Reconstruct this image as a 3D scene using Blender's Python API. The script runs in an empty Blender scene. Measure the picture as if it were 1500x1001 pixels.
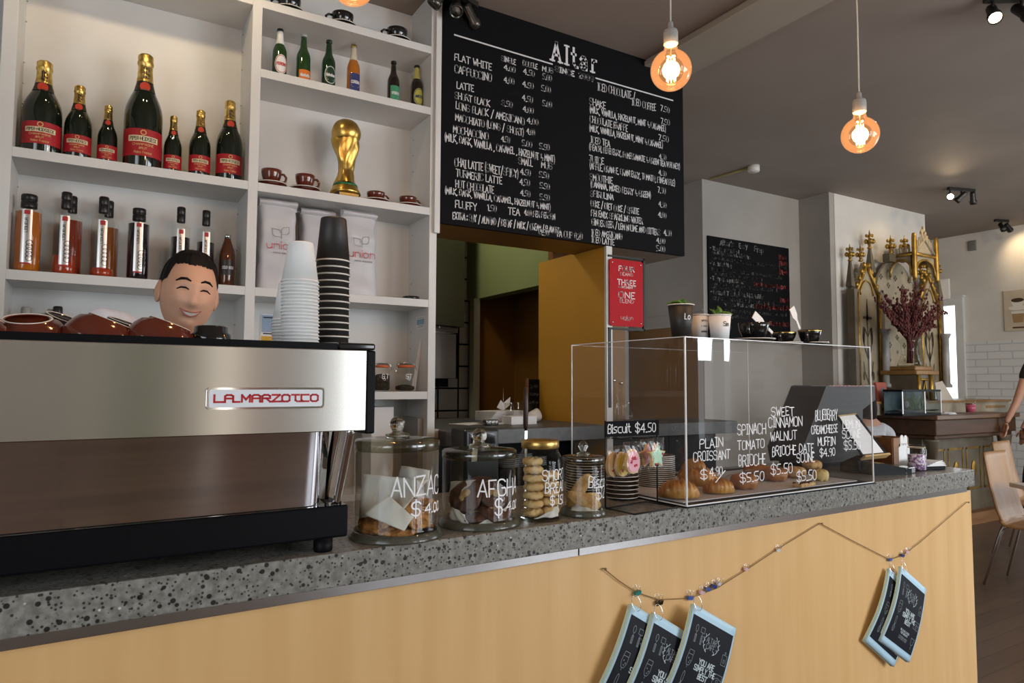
import bpy, math, random
from mathutils import Vector, Matrix
PI = math.pi
S = bpy.context.scene
COL = S.collection
rnd = random.Random(7)

# ------------------------------------------------------------------ camera
F_PX, YAW, PITCH, ROLL = 1008.48, 0.541246, 0.0618315, 0.0040113
TURN = 0.0272582            # the counter stands turned by this much against the shelf wall
EYE = Vector((0, 0, 1.44))
_cy, _sy = math.cos(YAW), math.sin(YAW)
FW = Vector((_sy * math.cos(PITCH), _cy * math.cos(PITCH), math.sin(PITCH)))
_r = Vector((_cy, -_sy, 0)); _u = _r.cross(FW)
RT = math.cos(ROLL) * _r + math.sin(ROLL) * _u
UP = -math.sin(ROLL) * _r + math.cos(ROLL) * _u
cam = bpy.data.cameras.new('camera'); co = bpy.data.objects.new('camera', cam); COL.objects.link(co)
cam.sensor_width = 36; cam.lens = F_PX * 36 / 1500; cam.clip_start = 0.05; cam.clip_end = 200
m = Matrix((RT, UP, -FW)).transposed().to_4x4(); m.translation = EYE; co.matrix_world = m
S.camera = co

# ------------------------------------------------------------------ light
w = bpy.data.worlds.new('daylight'); S.world = w; w.use_nodes = True
bg = w.node_tree.nodes['Background']; bg.inputs[0].default_value = (0.86, 0.93, 1.0, 1); bg.inputs[1].default_value = 2.2
S.view_settings.view_transform = 'Standard'; S.view_settings.look = 'None'
S.view_settings.gamma = 1; S.view_settings.use_curve_mapping = False
S.view_settings.exposure = 0.20
S.cycles.max_bounces = 9; S.cycles.diffuse_bounces = 4; S.cycles.glossy_bounces = 4
S.cycles.transmission_bounces = 8; S.cycles.transparent_max_bounces = 24
S.cycles.sample_clamp_indirect = 4.0; S.cycles.caustics_reflective = False; S.cycles.caustics_refractive = False

def area(name, loc, size, aim, power, color):
    l = bpy.data.lights.new(name, 'AREA'); l.shape = 'RECTANGLE'; l.size, l.size_y = size
    l.energy = power; l.color = color
    o = bpy.data.objects.new(name, l); COL.objects.link(o); o.location = loc
    o.rotation_euler = Vector(aim).to_track_quat('-Z', 'Y').to_euler(); return o
# daylight through the shop front behind the camera, then added lamps
DAY = (0.90, 0.95, 1.0)
for i, (x0, x1, p) in enumerate(((2.35, 3.5, 40), (4.0, 6.7, 165))):
    area('window_daylight', ((x0 + x1) / 2, -3.2, 1.75), (x1 - x0, 2.2), (0, 1, -0.12), p, DAY)
for x0, x1, p in ((.10, .17, 1.2), (1.12, 1.20, 1.6)):
    area('window_daylight', ((x0 + x1) / 2, -2.985, 1.75), (x1 - x0, 2.2), (0, 1, 0), p, (1, .93, .8))  # added slit lamps on solid wall, there to streak the steel panel
for x0, x1, p in ((7.15, 7.55, 27), (7.69, 7.93, 16)):
    area('window_daylight', ((x0 + x1) / 2, -2.985, 2.32), (x1 - x0, 1.1), (0, 1, -0.08), p, DAY)
area('window_daylight', (10.45, .5, 1.8), (3.0, 2.2), (-1, .25, -.1), 42, DAY)  # added lamp in an added window, brightens the right side
area('window_daylight', (-2.35, -0.6, 1.8), (2.4, 2.0), (1, 0.35, -0.1), 28, DAY)  # added lamp, the left wall opening only gives it a source

# ------------------------------------------------------------------ helpers
def ray(x, y): return FW + (x - 750) / F_PX * RT - (y - 500.5) / F_PX * UP
_c, _s = math.cos(TURN), math.sin(TURN)
def to_c(p): return Vector((p[0] * _c + p[1] * _s, -p[0] * _s + p[1] * _c, p[2]))
def to_w(p): return Vector((p[0] * _c - p[1] * _s, p[0] * _s + p[1] * _c, p[2]))
def at(x, y, axis, val, counter=False):
    """the point of the place seen at photo pixel (x, y) on the plane axis = val"""
    d = ray(x, y)
    if counter: d = to_c(d)
    i = 'xyz'.index(axis); t = (val - EYE[i]) / d[i]
    return EYE + d * t
def depth(p): return (Vector(p) - EYE).dot(FW)

class MB:
    def __init__(s): s.v, s.f, s.sm, s.mi = [], [], [], []
    def add(s, vs, fs, smooth=False, mi=0, M=None):
        o = len(s.v)
        s.v += [tuple(M @ Vector(p)) if M else tuple(p) for p in vs]
        for f in fs: s.f.append([i + o for i in f]); s.sm.append(smooth); s.mi.append(mi)
        return s
    def box(s, x0, y0, z0, x1, y1, z1, mi=0, M=None):
        v = [(x, y, z) for x in (x0, x1) for y in (y0, y1) for z in (z0, z1)]
        return s.add(v, [(0, 1, 3, 2), (4, 6, 7, 5), (0, 4, 5, 1), (2, 3, 7, 6), (0, 2, 6, 4), (1, 5, 7, 3)], False, mi, M)
    def lathe(s, prof, n=28, mi=0, M=None, smooth=True, closed=False, caps=True):
        v, f = [], []
        for r, z in prof:
            for k in range(n):
                a = 2 * PI * k / n; v.append((r * math.cos(a), r * math.sin(a), z))
        m_ = len(prof); last = m_ if closed else m_ - 1
        for i in range(last):
            j = (i + 1) % m_
            for k in range(n):
                q = (k + 1) % n; f.append((i * n + k, i * n + q, j * n + q, j * n + k))
        if not closed and caps:
            if prof[0][0] > 1e-6: f.append(tuple(range(n - 1, -1, -1)))
            if prof[-1][0] > 1e-6: f.append(tuple((m_ - 1) * n + k for k in range(n)))
        return s.add(v, f, smooth, mi, M)
    def tube(s, pts, r, n=8, mi=0, M=None, closed=False, caps=True):
        P = [Vector(p) for p in pts]; k_ = len(P); v, f = [], []
        R = r if isinstance(r, (list, tuple)) else [r] * k_
        prev = None
        for i, p in enumerate(P):
            a = P[(i - 1) % k_] if (closed or i > 0) else p
            b = P[(i + 1) % k_] if (closed or i < k_ - 1) else p
            t = (b - a).normalized()
            if prev is None: nrm = t.orthogonal().normalized()
            else: nrm = (prev - t * prev.dot(t)); nrm = nrm.normalized() if nrm.length > 1e-6 else t.orthogonal().normalized()
            prev = nrm; bn = t.cross(nrm)
            for k in range(n):
                an = 2 * PI * k / n; v.append(p + R[i] * (math.cos(an) * nrm + math.sin(an) * bn))
        for i in range(k_ if closed else k_ - 1):
            j = (i + 1) % k_
            for k in range(n):
                q = (k + 1) % n; f.append((i * n + k, i * n + q, j * n + q, j * n + k))
        if caps and not closed:
            f.append(tuple(range(n - 1, -1, -1))); f.append(tuple((k_ - 1) * n + k for k in range(n)))
        return s.add(v, f, True, mi, M)
    def grid(s, fn, nu, nv, smooth=True, mi=0, M=None, wrap=False):
        v = [fn(i / nu, j / nv) for j in range(nv + 1) for i in range(nu + (0 if wrap else 1))]
        c = nu if wrap else nu + 1; f = []
        for j in range(nv):
            for i in range(nu):
                q = (i + 1) % c if wrap else i + 1
                f.append((j * c + i, j * c + q, (j + 1) * c + q, (j + 1) * c + i))
        return s.add(v, f, smooth, mi, M)
    def ball(s, c, r, nu=16, nv=10, mi=0, M=None):
        r = r if isinstance(r, (tuple, list)) else (r, r, r)
        return s.grid(lambda u, v: (c[0] + r[0] * math.sin(PI * v) * math.cos(2 * PI * u), c[1] + r[1] * math.sin(PI * v) * math.sin(2 * PI * u), c[2] - r[2] * math.cos(PI * v)), nu, nv, True, mi, M, True)
    def prism(s, poly, d0, d1, mp=None, mi=0, M=None, smooth=False):
        """poly in (a, b), drawn out from d0 to d1; mp(a, b, d) -> point (default x, depth y, z)"""
        mp = mp or (lambda a, b, d: (a, d, b)); n = len(poly)
        v = [mp(a, b, d0) for a, b in poly] + [mp(a, b, d1) for a, b in poly]
        f = [tuple(range(n)), tuple(range(2 * n - 1, n - 1, -1))] + [(i, (i + 1) % n + n - n, (i + 1) % n + n, i + n) for i in range(n)]
        return s.add(v, f, smooth, mi, M)
    def patch(s, r, z0, z1, a0, a1, n=16, mi=0, M=None, prof=None):
        """a curved patch on a cylinder whose front (angle 0) looks along -y"""
        R = (lambda v: r) if prof is None else prof
        return s.grid(lambda u, v: (R(v) * math.sin(a0 + (a1 - a0) * u), -R(v) * math.cos(a0 + (a1 - a0) * u), z0 + (z1 - z0) * v), n, 1 if prof is None else 6, True, mi, M)
    def ribbon(s, polys, wd, mp, mi=0, M=None):
        for pl in polys:
            for (x0, y0), (x1, y1) in zip(pl, pl[1:]):
                dx, dy = x1 - x0, y1 - y0; L = math.hypot(dx, dy)
                if L < 1e-6: continue
                ex, ey = dx / L * wd * .42, dy / L * wd * .42; nx, ny = -dy / L * wd / 2, dx / L * wd / 2
                q = [(x0 - ex - nx, y0 - ey - ny), (x1 + ex - nx, y1 + ey - ny), (x1 + ex + nx, y1 + ey + ny), (x0 - ex + nx, y0 - ey + ny)]
                s.add([mp(a, b) for a, b in q], [(0, 1, 2, 3)], False, mi, M)
        return s
    def build(s, name, mats, parent=None, loc=(0, 0, 0), rotz=0, bevel=0, sub=0, rot=None):
        me = bpy.data.meshes.new(name); me.from_pydata(s.v, [], s.f)
        for p, sm, mi in zip(me.polygons, s.sm, s.mi): p.use_smooth = sm; p.material_index = mi
        for mt in (mats if isinstance(mats, (list, tuple)) else [mats]): me.materials.append(mt)
        me.update()
        o = bpy.data.objects.new(name, me); COL.objects.link(o); o.location = loc
        o.rotation_euler = rot if rot else (0, 0, rotz)
        if parent: o.parent = parent
        if bevel:
            b = o.modifiers.new('bevel', 'BEVEL'); b.width = bevel; b.segments = 2; b.limit_method = 'ANGLE'
        if sub:
            q = o.modifiers.new('sub', 'SUBSURF'); q.levels = q.render_levels = sub
        return o

def tag(o, label, cat, group=None, kind=None):
    if label: o['label'] = label
    if cat: o['category'] = cat
    if group: o['group'] = group
    if kind: o['kind'] = kind
    return o
def thing(name, label, cat, loc=(0, 0, 0), rotz=0, group=None):
    o = bpy.data.objects.new(name, None); COL.objects.link(o); o.empty_display_size = .05
    o.location = loc; o.rotation_euler = (0, 0, rotz); return tag(o, label, cat, group)
def cthing(name, label, cat, loc, rotz=0, group=None):
    return thing(name, label, cat, to_w(loc), TURN + rotz, group)
def struct(name, mb, mat, **k):
    return tag(mb.build(name, mat, **k), None, None, None, 'structure')
def dup(root, loc, rotz=None, label=None, group=None, rot=None):
    r = root.copy(); COL.objects.link(r); r.location = loc
    if rotz is not None: r.rotation_euler = (0, 0, rotz)
    if rot is not None: r.rotation_euler = rot
    if label: r['label'] = label
    if group: r['group'] = group
    for ch in list(root.children):
        c = ch.copy(); COL.objects.link(c); c.parent = r
        for g in list(ch.children):
            d = g.copy(); COL.objects.link(d); d.parent = c
    return r
def arc(cx, cy, r, a0, a1, n=12, ry=None):
    ry = r if ry is None else ry
    return [(cx + r * math.cos(a0 + (a1 - a0) * i / n), cy + ry * math.sin(a0 + (a1 - a0) * i / n)) for i in range(n + 1)]

# ------------------------------------------------------------------ lettering drawn as strokes
GL = {'A': '02 28 42;14 34', 'B': '02 08 28 37 36 25 05;25 34 33 22 02', 'C': '47 38 18 07 03 12 32 43', 'D': '02 08 28 46 44 22 02',
 'E': '38 08 02 32;05 25', 'F': '38 08 02;05 25', 'G': '47 38 18 07 03 12 32 43 45 25', 'H': '02 08;42 48;05 45', 'I': '08 28;18 12;02 22',
 'J': '08 38;28 23 12 03', 'K': '02 08;48 05 42', 'L': '08 02 32', 'M': '02 08 24 48 42', 'N': '02 08 42 48', 'O': '18 07 03 12 32 43 47 38 18',
 'P': '02 08 38 47 46 35 05', 'Q': '18 07 03 12 32 43 47 38 18;34 42', 'R': '02 08 38 47 46 35 05;25 42', 'S': '47 38 18 07 06 15 35 44 43 32 12 03',
 'T': '08 48;28 22', 'U': '08 03 12 32 43 48', 'V': '08 22 48', 'W': '08 12 26 32 48', 'X': '02 48;08 42', 'Y': '08 25 48;25 22', 'Z': '08 48 02 42',
 '0': '18 07 03 12 22 33 37 28 18', '1': '07 18 12', '2': '07 18 28 37 36 02 32', '3': '07 18 28 37 36 25 15;25 34 33 22 12 03', '4': '32 38 04 44',
 '5': '38 08 05 25 34 33 22 02', '6': '37 18 05 03 12 22 33 34 25 05', '7': '08 38 12', '8': '18 07 06 15 25 36 37 28 18;15 04 03 12 22 33 34 25',
 '9': '36 25 15 06 07 18 28 37 34 22', '$': '47 38 18 07 06 15 35 44 43 32 12 03;29 21', '.': '02 12', ',': '12 01', '/': '01 39', '(': '19 07 03 11', ')': '09 17 13 01',
 '-': '05 25', "'": '09 07', ':': '03 04;06 07', '&': '42 07 18 27 04 13 22 44', '+': '05 45;27 23', '_': '02 42', '|': '02 08',
 'a': '36 16 05 03 12 22 35 36 33 42', 'b': '08 02 22 33 35 26 06', 'c': '36 16 05 03 12 32', 'd': '38 32 12 03 05 16 36', 'e': '04 34 35 26 16 05 03 12 32',
 'f': '38 28 17 12;05 25', 'g': '36 16 05 03 12 32;36 31 20 00', 'h': '08 02;05 16 26 35 32', 'i': '06 02;07 08', 'j': '16 11 00;17 18', 'k': '08 02;36 04 32',
 'l': '08 03 12', 'm': '06 02;05 16 25 22;25 36 45 42', 'n': '06 02;05 16 26 35 32', 'o': '16 05 03 12 22 33 35 26 16', 'p': '06 00;06 26 35 33 22 02',
 'q': '36 30;36 16 05 03 12 32', 'r': '06 02;05 16 26', 's': '36 16 05 14 24 33 22 02', 't': '18 13 22 32;06 26', 'u': '06 03 12 22 33 36;33 32', 'v': '06 12 26',
 'w': '06 12 25 32 46', 'x': '06 32;02 36', 'y': '06 14;36 10 00', 'z': '06 36 02 32', ' ': ''}
def word(text, height, width=None, jit=0.0, gap=1.1, seed=1, smooth=True):
    """polylines of the text, baseline at v = 0, starting at u = 0"""
    r = random.Random(seed); out, x = [], 0.0
    for ch in text:
        g = GL.get(ch, ''); mx = 2.0
        if g:
            mx = max(int(p[0]) for st in g.split(';') for p in st.split())
            dy = r.uniform(-jit, jit) * 3; sh = r.uniform(-jit, jit)
            for st in g.split(';'):
                pl = [(x + int(p[0]) + r.uniform(-jit, jit) + sh * (int(p[1]) - 2) * .3, int(p[1]) - 2 + dy + r.uniform(-jit, jit)) for p in st.split()]
                if len(pl) > 3 and smooth and ch not in 'AEFHIKLMNTVWXYZ147':
                    q = [pl[0]]
                    for a, b in zip(pl, pl[1:]):
                        q += [(a[0] * .75 + b[0] * .25, a[1] * .75 + b[1] * .25), (a[0] * .25 + b[0] * .75, a[1] * .25 + b[1] * .75)]
                    pl = q + [pl[-1]]
                out.append(pl)
        x += mx + gap
    x -= gap; k = height / 6; kx = k if width is None else width / max(x, 1e-6)
    return [[(a * kx, b * k) for a, b in pl] for pl in out]
def shift(polys, du, dv): return [[(a + du, b + dv) for a, b in pl] for pl in polys]

# ------------------------------------------------------------------ materials
def mat(name, col, rough=.5, metal=0.0, spec=.5, emit=None, es=0, coat=0, aniso=0, trans=0, ior=1.45, alpha=1):
    mt = bpy.data.materials.new(name); mt.use_nodes = True
    b = mt.node_tree.nodes['Principled BSDF']; c = tuple(col) + (1,)
    b.inputs['Base Color'].default_value = c; b.inputs['Roughness'].default_value = rough; b.inputs['Metallic'].default_value = metal
    b.inputs['Specular IOR Level'].default_value = spec; b.inputs['IOR'].default_value = ior
    b.inputs['Coat Weight'].default_value = coat; b.inputs['Anisotropic'].default_value = aniso
    b.inputs['Transmission Weight'].default_value = trans; b.inputs['Alpha'].default_value = alpha
    if emit: b.inputs['Emission Color'].default_value = tuple(emit) + (1,); b.inputs['Emission Strength'].default_value = es
    return mt
def N(mt, t, **k):
    n = mt.node_tree.nodes.new(t)
    for a, b in k.items():
        if a in n.inputs: n.inputs[a].default_value = b
        else: setattr(n, a, b)
    return n
def L(mt, a, b): mt.node_tree.links.new(a, b)
def ramp(mt, fac, stops):
    r = N(mt, 'ShaderNodeValToRGB'); e = r.color_ramp.elements
    while len(e) < len(stops): e.new(.5)
    for i, (p, c) in enumerate(stops): e[i].position = p; e[i].color = tuple(c) + (1,)
    L(mt, fac, r.inputs[0]); return r
def coords(mt, scale=(1, 1, 1), kind='Object'):
    t = N(mt, 'ShaderNodeTexCoord'); mp = N(mt, 'ShaderNodeMapping'); mp.inputs['Scale'].default_value = scale
    L(mt, t.outputs[kind], mp.inputs[0]); return mp.outputs[0]
def noisy(name, c0, c1, scale=5, rough=.6, stretch=(1, 1, 1), metal=0, bump=0, detail=4, coat=0, spec=.5, lo=.35, hi=.65):
    mt = mat(name, c0, rough, metal, spec, coat=coat); b = mt.node_tree.nodes['Principled BSDF']
    n = N(mt, 'ShaderNodeTexNoise', Scale=scale, Detail=detail); L(mt, coords(mt, stretch), n.inputs['Vector'])
    L(mt, ramp(mt, n.outputs['Fac'], [(lo, c0), (hi, c1)]).outputs[0], b.inputs['Base Color'])
    if bump:
        bp = N(mt, 'ShaderNodeBump', Strength=bump, Distance=.01); L(mt, n.outputs['Fac'], bp.inputs['Height']); L(mt, bp.outputs[0], b.inputs['Normal'])
    return mt
def thin_glass(name, tint=(.97, .98, .98), ior=1.45, gloss=(1, 1, 1), rough=0.0, base=0.0):
    mt = bpy.data.materials.new(name); mt.use_nodes = True; nt = mt.node_tree; nt.nodes.remove(nt.nodes['Principled BSDF'])
    out = nt.nodes['Material Output']; tr = N(mt, 'ShaderNodeBsdfTransparent'); tr.inputs[0].default_value = tint + (1,)
    gl = N(mt, 'ShaderNodeBsdfGlossy'); gl.inputs[0].default_value = gloss + (1,); gl.inputs['Roughness'].default_value = rough
    fr = N(mt, 'ShaderNodeFresnel', IOR=ior); mx = N(mt, 'ShaderNodeMixShader')
    ad = N(mt, 'ShaderNodeMath', operation='ADD'); ad.inputs[1].default_value = base; L(mt, fr.outputs[0], ad.inputs[0])
    ge = N(mt, 'ShaderNodeNewGeometry'); fl = N(mt, 'ShaderNodeMath', operation='SUBTRACT'); fl.inputs[0].default_value = 1; L(mt, ge.outputs['Backfacing'], fl.inputs[1])
    mu = N(mt, 'ShaderNodeMath', operation='MULTIPLY'); L(mt, ad.outputs[0], mu.inputs[0]); L(mt, fl.outputs[0], mu.inputs[1])
    L(mt, mu.outputs[0], mx.inputs[0]); L(mt, tr.outputs[0], mx.inputs[1]); L(mt, gl.outputs[0], mx.inputs[2]); L(mt, mx.outputs[0], out.inputs[0])
    return mt

M = {}
M['white_shelf'] = noisy('white shelf paint', (.62, .62, .60), (.68, .68, .66), 3, .45)
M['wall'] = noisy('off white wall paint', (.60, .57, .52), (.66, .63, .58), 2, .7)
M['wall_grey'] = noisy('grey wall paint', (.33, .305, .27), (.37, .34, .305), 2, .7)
M['ceiling'] = noisy('taupe ceiling paint', (.27, .225, .19), (.30, .25, .215), 1.5, .75)
M['ochre'] = noisy('ochre wall paint', (.52, .255, .018), (.57, .285, .025), 2, .5)
M['dark_ochre'] = noisy('brown ochre paint', (.16, .068, .008), (.20, .088, .012), 2, .5)
M['green_wall'] = noisy('green wall paint', (.20, .24, .09), (.24, .28, .11), 2, .6)
M['olive'] = noisy('dark olive panel', (.03, .03, .012), (.04, .04, .017), 2, .6)
M['black_paint'] = mat('black board paint', (.004, .004, .005), .7, spec=.12)
M['chalk'] = mat('white chalk pen', (.62, .62, .62), .8)
M['chalk_grey'] = mat('grey chalk', (.24, .23, .22), .8)
M['chalk_red'] = mat('red chalk', (.30, .06, .05), .8)
M['glass_pen'] = mat('white pen on glass', (.85, .85, .85), .7)
M['steel'] = mat('brushed steel', (.62, .60, .56), .11, 1.0, aniso=.9)
_t = N(M['steel'], 'ShaderNodeTangent', direction_type='RADIAL', axis='Z'); L(M['steel'], _t.outputs[0], M['steel'].node_tree.nodes['Principled BSDF'].inputs['Tangent'])
M['mirror_steel'] = mat('polished steel', (.78, .78, .82), .04, 1.0)
M['chrome'] = mat('chrome', (.8, .8, .8), .08, 1.0)
M['trim'] = mat('aluminium trim', (.62, .62, .63), .22, 1.0)
M['black_plastic'] = mat('black plastic', (.004, .004, .005), .45, spec=.12)
M['black_gloss'] = mat('black glaze', (.008, .008, .008), .08, coat=.5)
M['black_satin'] = mat('satin black glaze', (.006, .006, .006), .35, spec=.2)
M['tank_glass'] = thin_glass('tank glass', (.82, .85, .86), 1.08)
M['black_metal'] = mat('black powder coat', (.008, .008, .008), .5)
M['brown_glaze'] = noisy('brown glaze', (.10, .018, .008), (.12, .024, .012), 6, .12, coat=.4)
M['white_glaze'] = mat('unglazed white rim', (.72, .68, .62), .3)
M['paper_white'] = noisy('white paper cup', (.78, .78, .77), (.82, .82, .81), 3, .55)
M['paper_black'] = mat('black paper cup', (.022, .02, .018), .5)
M['paper'] = noisy('white paper', (.75, .75, .74), (.82, .82, .82), 8, .7)
M['gold'] = noisy('gold leaf', (.55, .33, .07), (.75, .5, .14), 14, .3, metal=1, bump=.3)
M['altar_gold'] = noisy('old gilding', (.25, .14, .025), (.46, .28, .055), 14, .36, metal=.7, bump=.3)
M['gold_foil'] = noisy('crinkled gold foil', (.45, .30, .06), (.85, .62, .22), 45, .28, metal=1, bump=.6)
M['red_label'] = noisy('red label', (.33, .008, .014), (.38, .012, .018), 8, .45)
M['cream'] = mat('cream print', (.75, .66, .42), .5)
M['ink'] = mat('dark ink', (.02, .018, .015), .6)
M['champagne_glass'] = mat('dark green glass', (.004, .009, .004), .06, coat=.6)
M['glass'] = thin_glass('clear glass')
M['jar_glass'] = thin_glass('jar glass', (.955, .96, .945), 1.27)
M['acrylic'] = thin_glass('clear acrylic', (.97, .97, .97), 1.45)
M['acrylic_edge'] = mat('polished acrylic edge', (.72, .74, .75), .12, coat=.6)
M['solid_glass'] = mat('solid glass', (.95, .95, .9), .02, trans=1, ior=1.5)
M['smoke_glass'] = mat('greenish glass', (.10, .10, .075), .1, alpha=.55, coat=.6)
M['cookie'] = noisy('oat biscuit', (.20, .075, .018), (.52, .26, .075), 70, .85, bump=1)
M['choc'] = noisy('chocolate biscuit', (.045, .018, .012), (.085, .035, .022), 40, .5, bump=.6)
M['walnut'] = noisy('walnut', (.30, .17, .05), (.40, .25, .09), 60, .6, bump=.6)
M['shortbread'] = noisy('shortbread', (.62, .40, .16), (.72, .52, .26), 40, .8, bump=.5)
M['biscotti'] = noisy('biscotti', (.42, .22, .07), (.62, .40, .18), 45, .8, bump=.8)
M['pastry'] = noisy('baked pastry', (.26, .085, .014), (.62, .33, .09), 14, .42, stretch=(1, 1, 1), bump=.6, coat=.15)
M['brioche'] = noisy('brioche crust', (.25, .085, .02), (.42, .18, .05), 18, .45, bump=.5)
M['wood'] = noisy('birch veneer', (.66, .40, .165), (.72, .455, .205), 2.2, .33, stretch=(6, 6, .45), coat=.1)
M['chair_wood'] = noisy('bent plywood', (.30, .145, .045), (.36, .18, .06), 3, .45, stretch=(8, 8, .6))
M['dark_wood'] = noisy('dark oak', (.075, .035, .014), (.14, .068, .028), 3, .35, stretch=(.6, 6, 6))
M['brown_wood'] = noisy('brown wood', (.17, .075, .028), (.24, .115, .045), 3, .45, stretch=(.6, 6, 6))
M['skin'] = noisy('skin', (.62, .34, .22), (.70, .41, .28), 7, .5)
M['skin_pale'] = noisy('pale skin', (.42, .22, .15), (.48, .26, .18), 7, .5)
M['lip'] = mat('lips', (.42, .14, .11), .45)
M['teeth'] = mat('teeth', (.75, .72, .66), .3)
M['hair'] = noisy('black hair', (.006, .005, .005), (.014, .011, .010), 60, .6, stretch=(1, 1, .2), spec=.2, bump=.6)
M['leaf'] = noisy('succulent leaf', (.07, .16, .02), (.13, .25, .04), 12, .4)
M['red_sign'] = mat('red enamel sign', (.42, .006, .012), .55, spec=.2)
M['sign_white'] = mat('pale sign print', (.80, .72, .70), .5)
M['bulb'] = None

def terrazzo():
    mt = mat('black pitted terrazzo', (.2, .2, .2), .3, coat=.15); b = mt.node_tree.nodes['Principled BSDF']; c = coords(mt)
    n1 = N(mt, 'ShaderNodeTexVoronoi', Scale=95.0); L(mt, c, n1.inputs['Vector'])
    n2 = N(mt, 'ShaderNodeTexNoise', Scale=55.0, Detail=3.0); L(mt, c, n2.inputs['Vector'])
    n3 = N(mt, 'ShaderNodeTexVoronoi', Scale=42.0); L(mt, c, n3.inputs['Vector'])
    base = ramp(mt, n2.outputs['Fac'], [(.35, (.15, .145, .125)), (.65, (.27, .262, .235))])
    a = ramp(mt, n1.outputs['Distance'], [(.22, (0, 0, 0)), (.32, (1, 1, 1))])
    g = N(mt, 'ShaderNodeTexNoise', Scale=18.0, Detail=1.0); L(mt, c, g.inputs['Vector'])
    d = ramp(mt, n3.outputs['Distance'], [(.20, (0, 0, 0)), (.26, (1, 1, 1))])
    m1 = N(mt, 'ShaderNodeMix', data_type='RGBA', blend_type='MULTIPLY'); m1.inputs[0].default_value = .85
    L(mt, base.outputs[0], m1.inputs[6]); L(mt, a.outputs[0], m1.inputs[7])
    m2 = N(mt, 'ShaderNodeMix', data_type='RGBA', blend_type='MULTIPLY'); m2.inputs[0].default_value = .9
    L(mt, m1.outputs[2], m2.inputs[6]); L(mt, d.outputs[0], m2.inputs[7]); n4 = N(mt, 'ShaderNodeTexVoronoi', Scale=24.0); L(mt, c, n4.inputs['Vector'])
    fl = ramp(mt, n4.outputs['Distance'], [(.055, (1, 1, 1)), (.085, (0, 0, 0))]); m3 = N(mt, 'ShaderNodeMix', data_type='RGBA')
    L(mt, fl.outputs[0], m3.inputs[0]); L(mt, m2.outputs[2], m3.inputs[6]); m3.inputs[7].default_value = (.55, .55, .52, 1)
    L(mt, m3.outputs[2], b.inputs['Base Color'])
    return mt
M['terrazzo'] = terrazzo()
def tiles(name, c, grout, w_, h_, rough=.15, axis='y', off=.5, mortar=.006):
    mt = mat(name, c, rough); b = mt.node_tree.nodes['Principled BSDF']
    t = N(mt, 'ShaderNodeTexCoord'); sx = N(mt, 'ShaderNodeSeparateXYZ'); cb = N(mt, 'ShaderNodeCombineXYZ'); L(mt, t.outputs['Object'], sx.inputs[0])
    L(mt, sx.outputs['X' if axis == 'y' else 'Y'], cb.inputs[0]); L(mt, sx.outputs['Z'], cb.inputs[1])
    k = N(mt, 'ShaderNodeTexBrick', offset=off); L(mt, cb.outputs[0], k.inputs['Vector'])
    k.inputs['Color1'].default_value = tuple(c) + (1,); k.inputs['Color2'].default_value = tuple(x * .94 for x in c) + (1,); k.inputs['Mortar'].default_value = tuple(grout) + (1,)
    k.inputs['Scale'].default_value = 1; k.inputs['Brick Width'].default_value = w_; k.inputs['Row Height'].default_value = h_; k.inputs['Mortar Size'].default_value = mortar
    L(mt, k.outputs['Color'], b.inputs['Base Color']); bp = N(mt, 'ShaderNodeBump', Strength=.5, Distance=.01, invert=True); L(mt, k.outputs['Fac'], bp.inputs['Height']); L(mt, bp.outputs[0], b.inputs['Normal'])
    return mt
M['kitchen_tile'] = tiles('pale blue kitchen tiles', (.52, .60, .66), (.01, .012, .02), .20, .20, off=0, mortar=.008)
M['white_brick'] = tiles('white painted brick', (.66, .66, .65), (.5, .5, .5), .30, .10, .25, 'x', mortar=.008)
def floor_mat():
    mt = mat('dark floorboards', (.1, .06, .04), .3); b = mt.node_tree.nodes['Principled BSDF']; c = coords(mt)
    k = N(mt, 'ShaderNodeTexBrick', offset=.37); L(mt, c, k.inputs['Vector'])
    k.inputs['Color1'].default_value = (.10, .058, .036, 1); k.inputs['Color2'].default_value = (.135, .08, .05, 1); k.inputs['Mortar'].default_value = (.03, .018, .012, 1)
    k.inputs['Scale'].default_value = 1; k.inputs['Brick Width'].default_value = 1.8; k.inputs['Row Height'].default_value = .12; k.inputs['Mortar Size'].default_value = .003
    n = N(mt, 'ShaderNodeTexNoise', Scale=4.0, Detail=5.0); L(mt, coords(mt, (1, 9, 1)), n.inputs['Vector'])
    mx = N(mt, 'ShaderNodeMix', data_type='RGBA', blend_type='MULTIPLY'); mx.inputs[0].default_value = .6
    L(mt, k.outputs['Color'], mx.inputs[6]); L(mt, ramp(mt, n.outputs['Fac'], [(.3, (.55, .5, .45)), (.7, (1, 1, 1))]).outputs[0], mx.inputs[7]); L(mt, mx.outputs[2], b.inputs['Base Color'])
    return mt
M['floor'] = floor_mat()

# ------------------------------------------------------------------ the room
H = 3.55
struct('floor', MB().box(-2.6, -3.2, -.1, 10.5, 6.3, 0), M['floor'])
struct('ceiling', MB().box(-2.6, -3.2, H, 10.5, 6.3, H + .1), M['ceiling'])
b = MB().box(2.985, -3.0, 3.505, 3.32, 3.285, H).box(2.965, -3.0, 3.50, 2.995, 3.28, 3.53)
struct('trim_1', b, noisy('painted ceiling batten', (.34, .30, .24), (.37, .33, .27), 2, .7))
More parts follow.
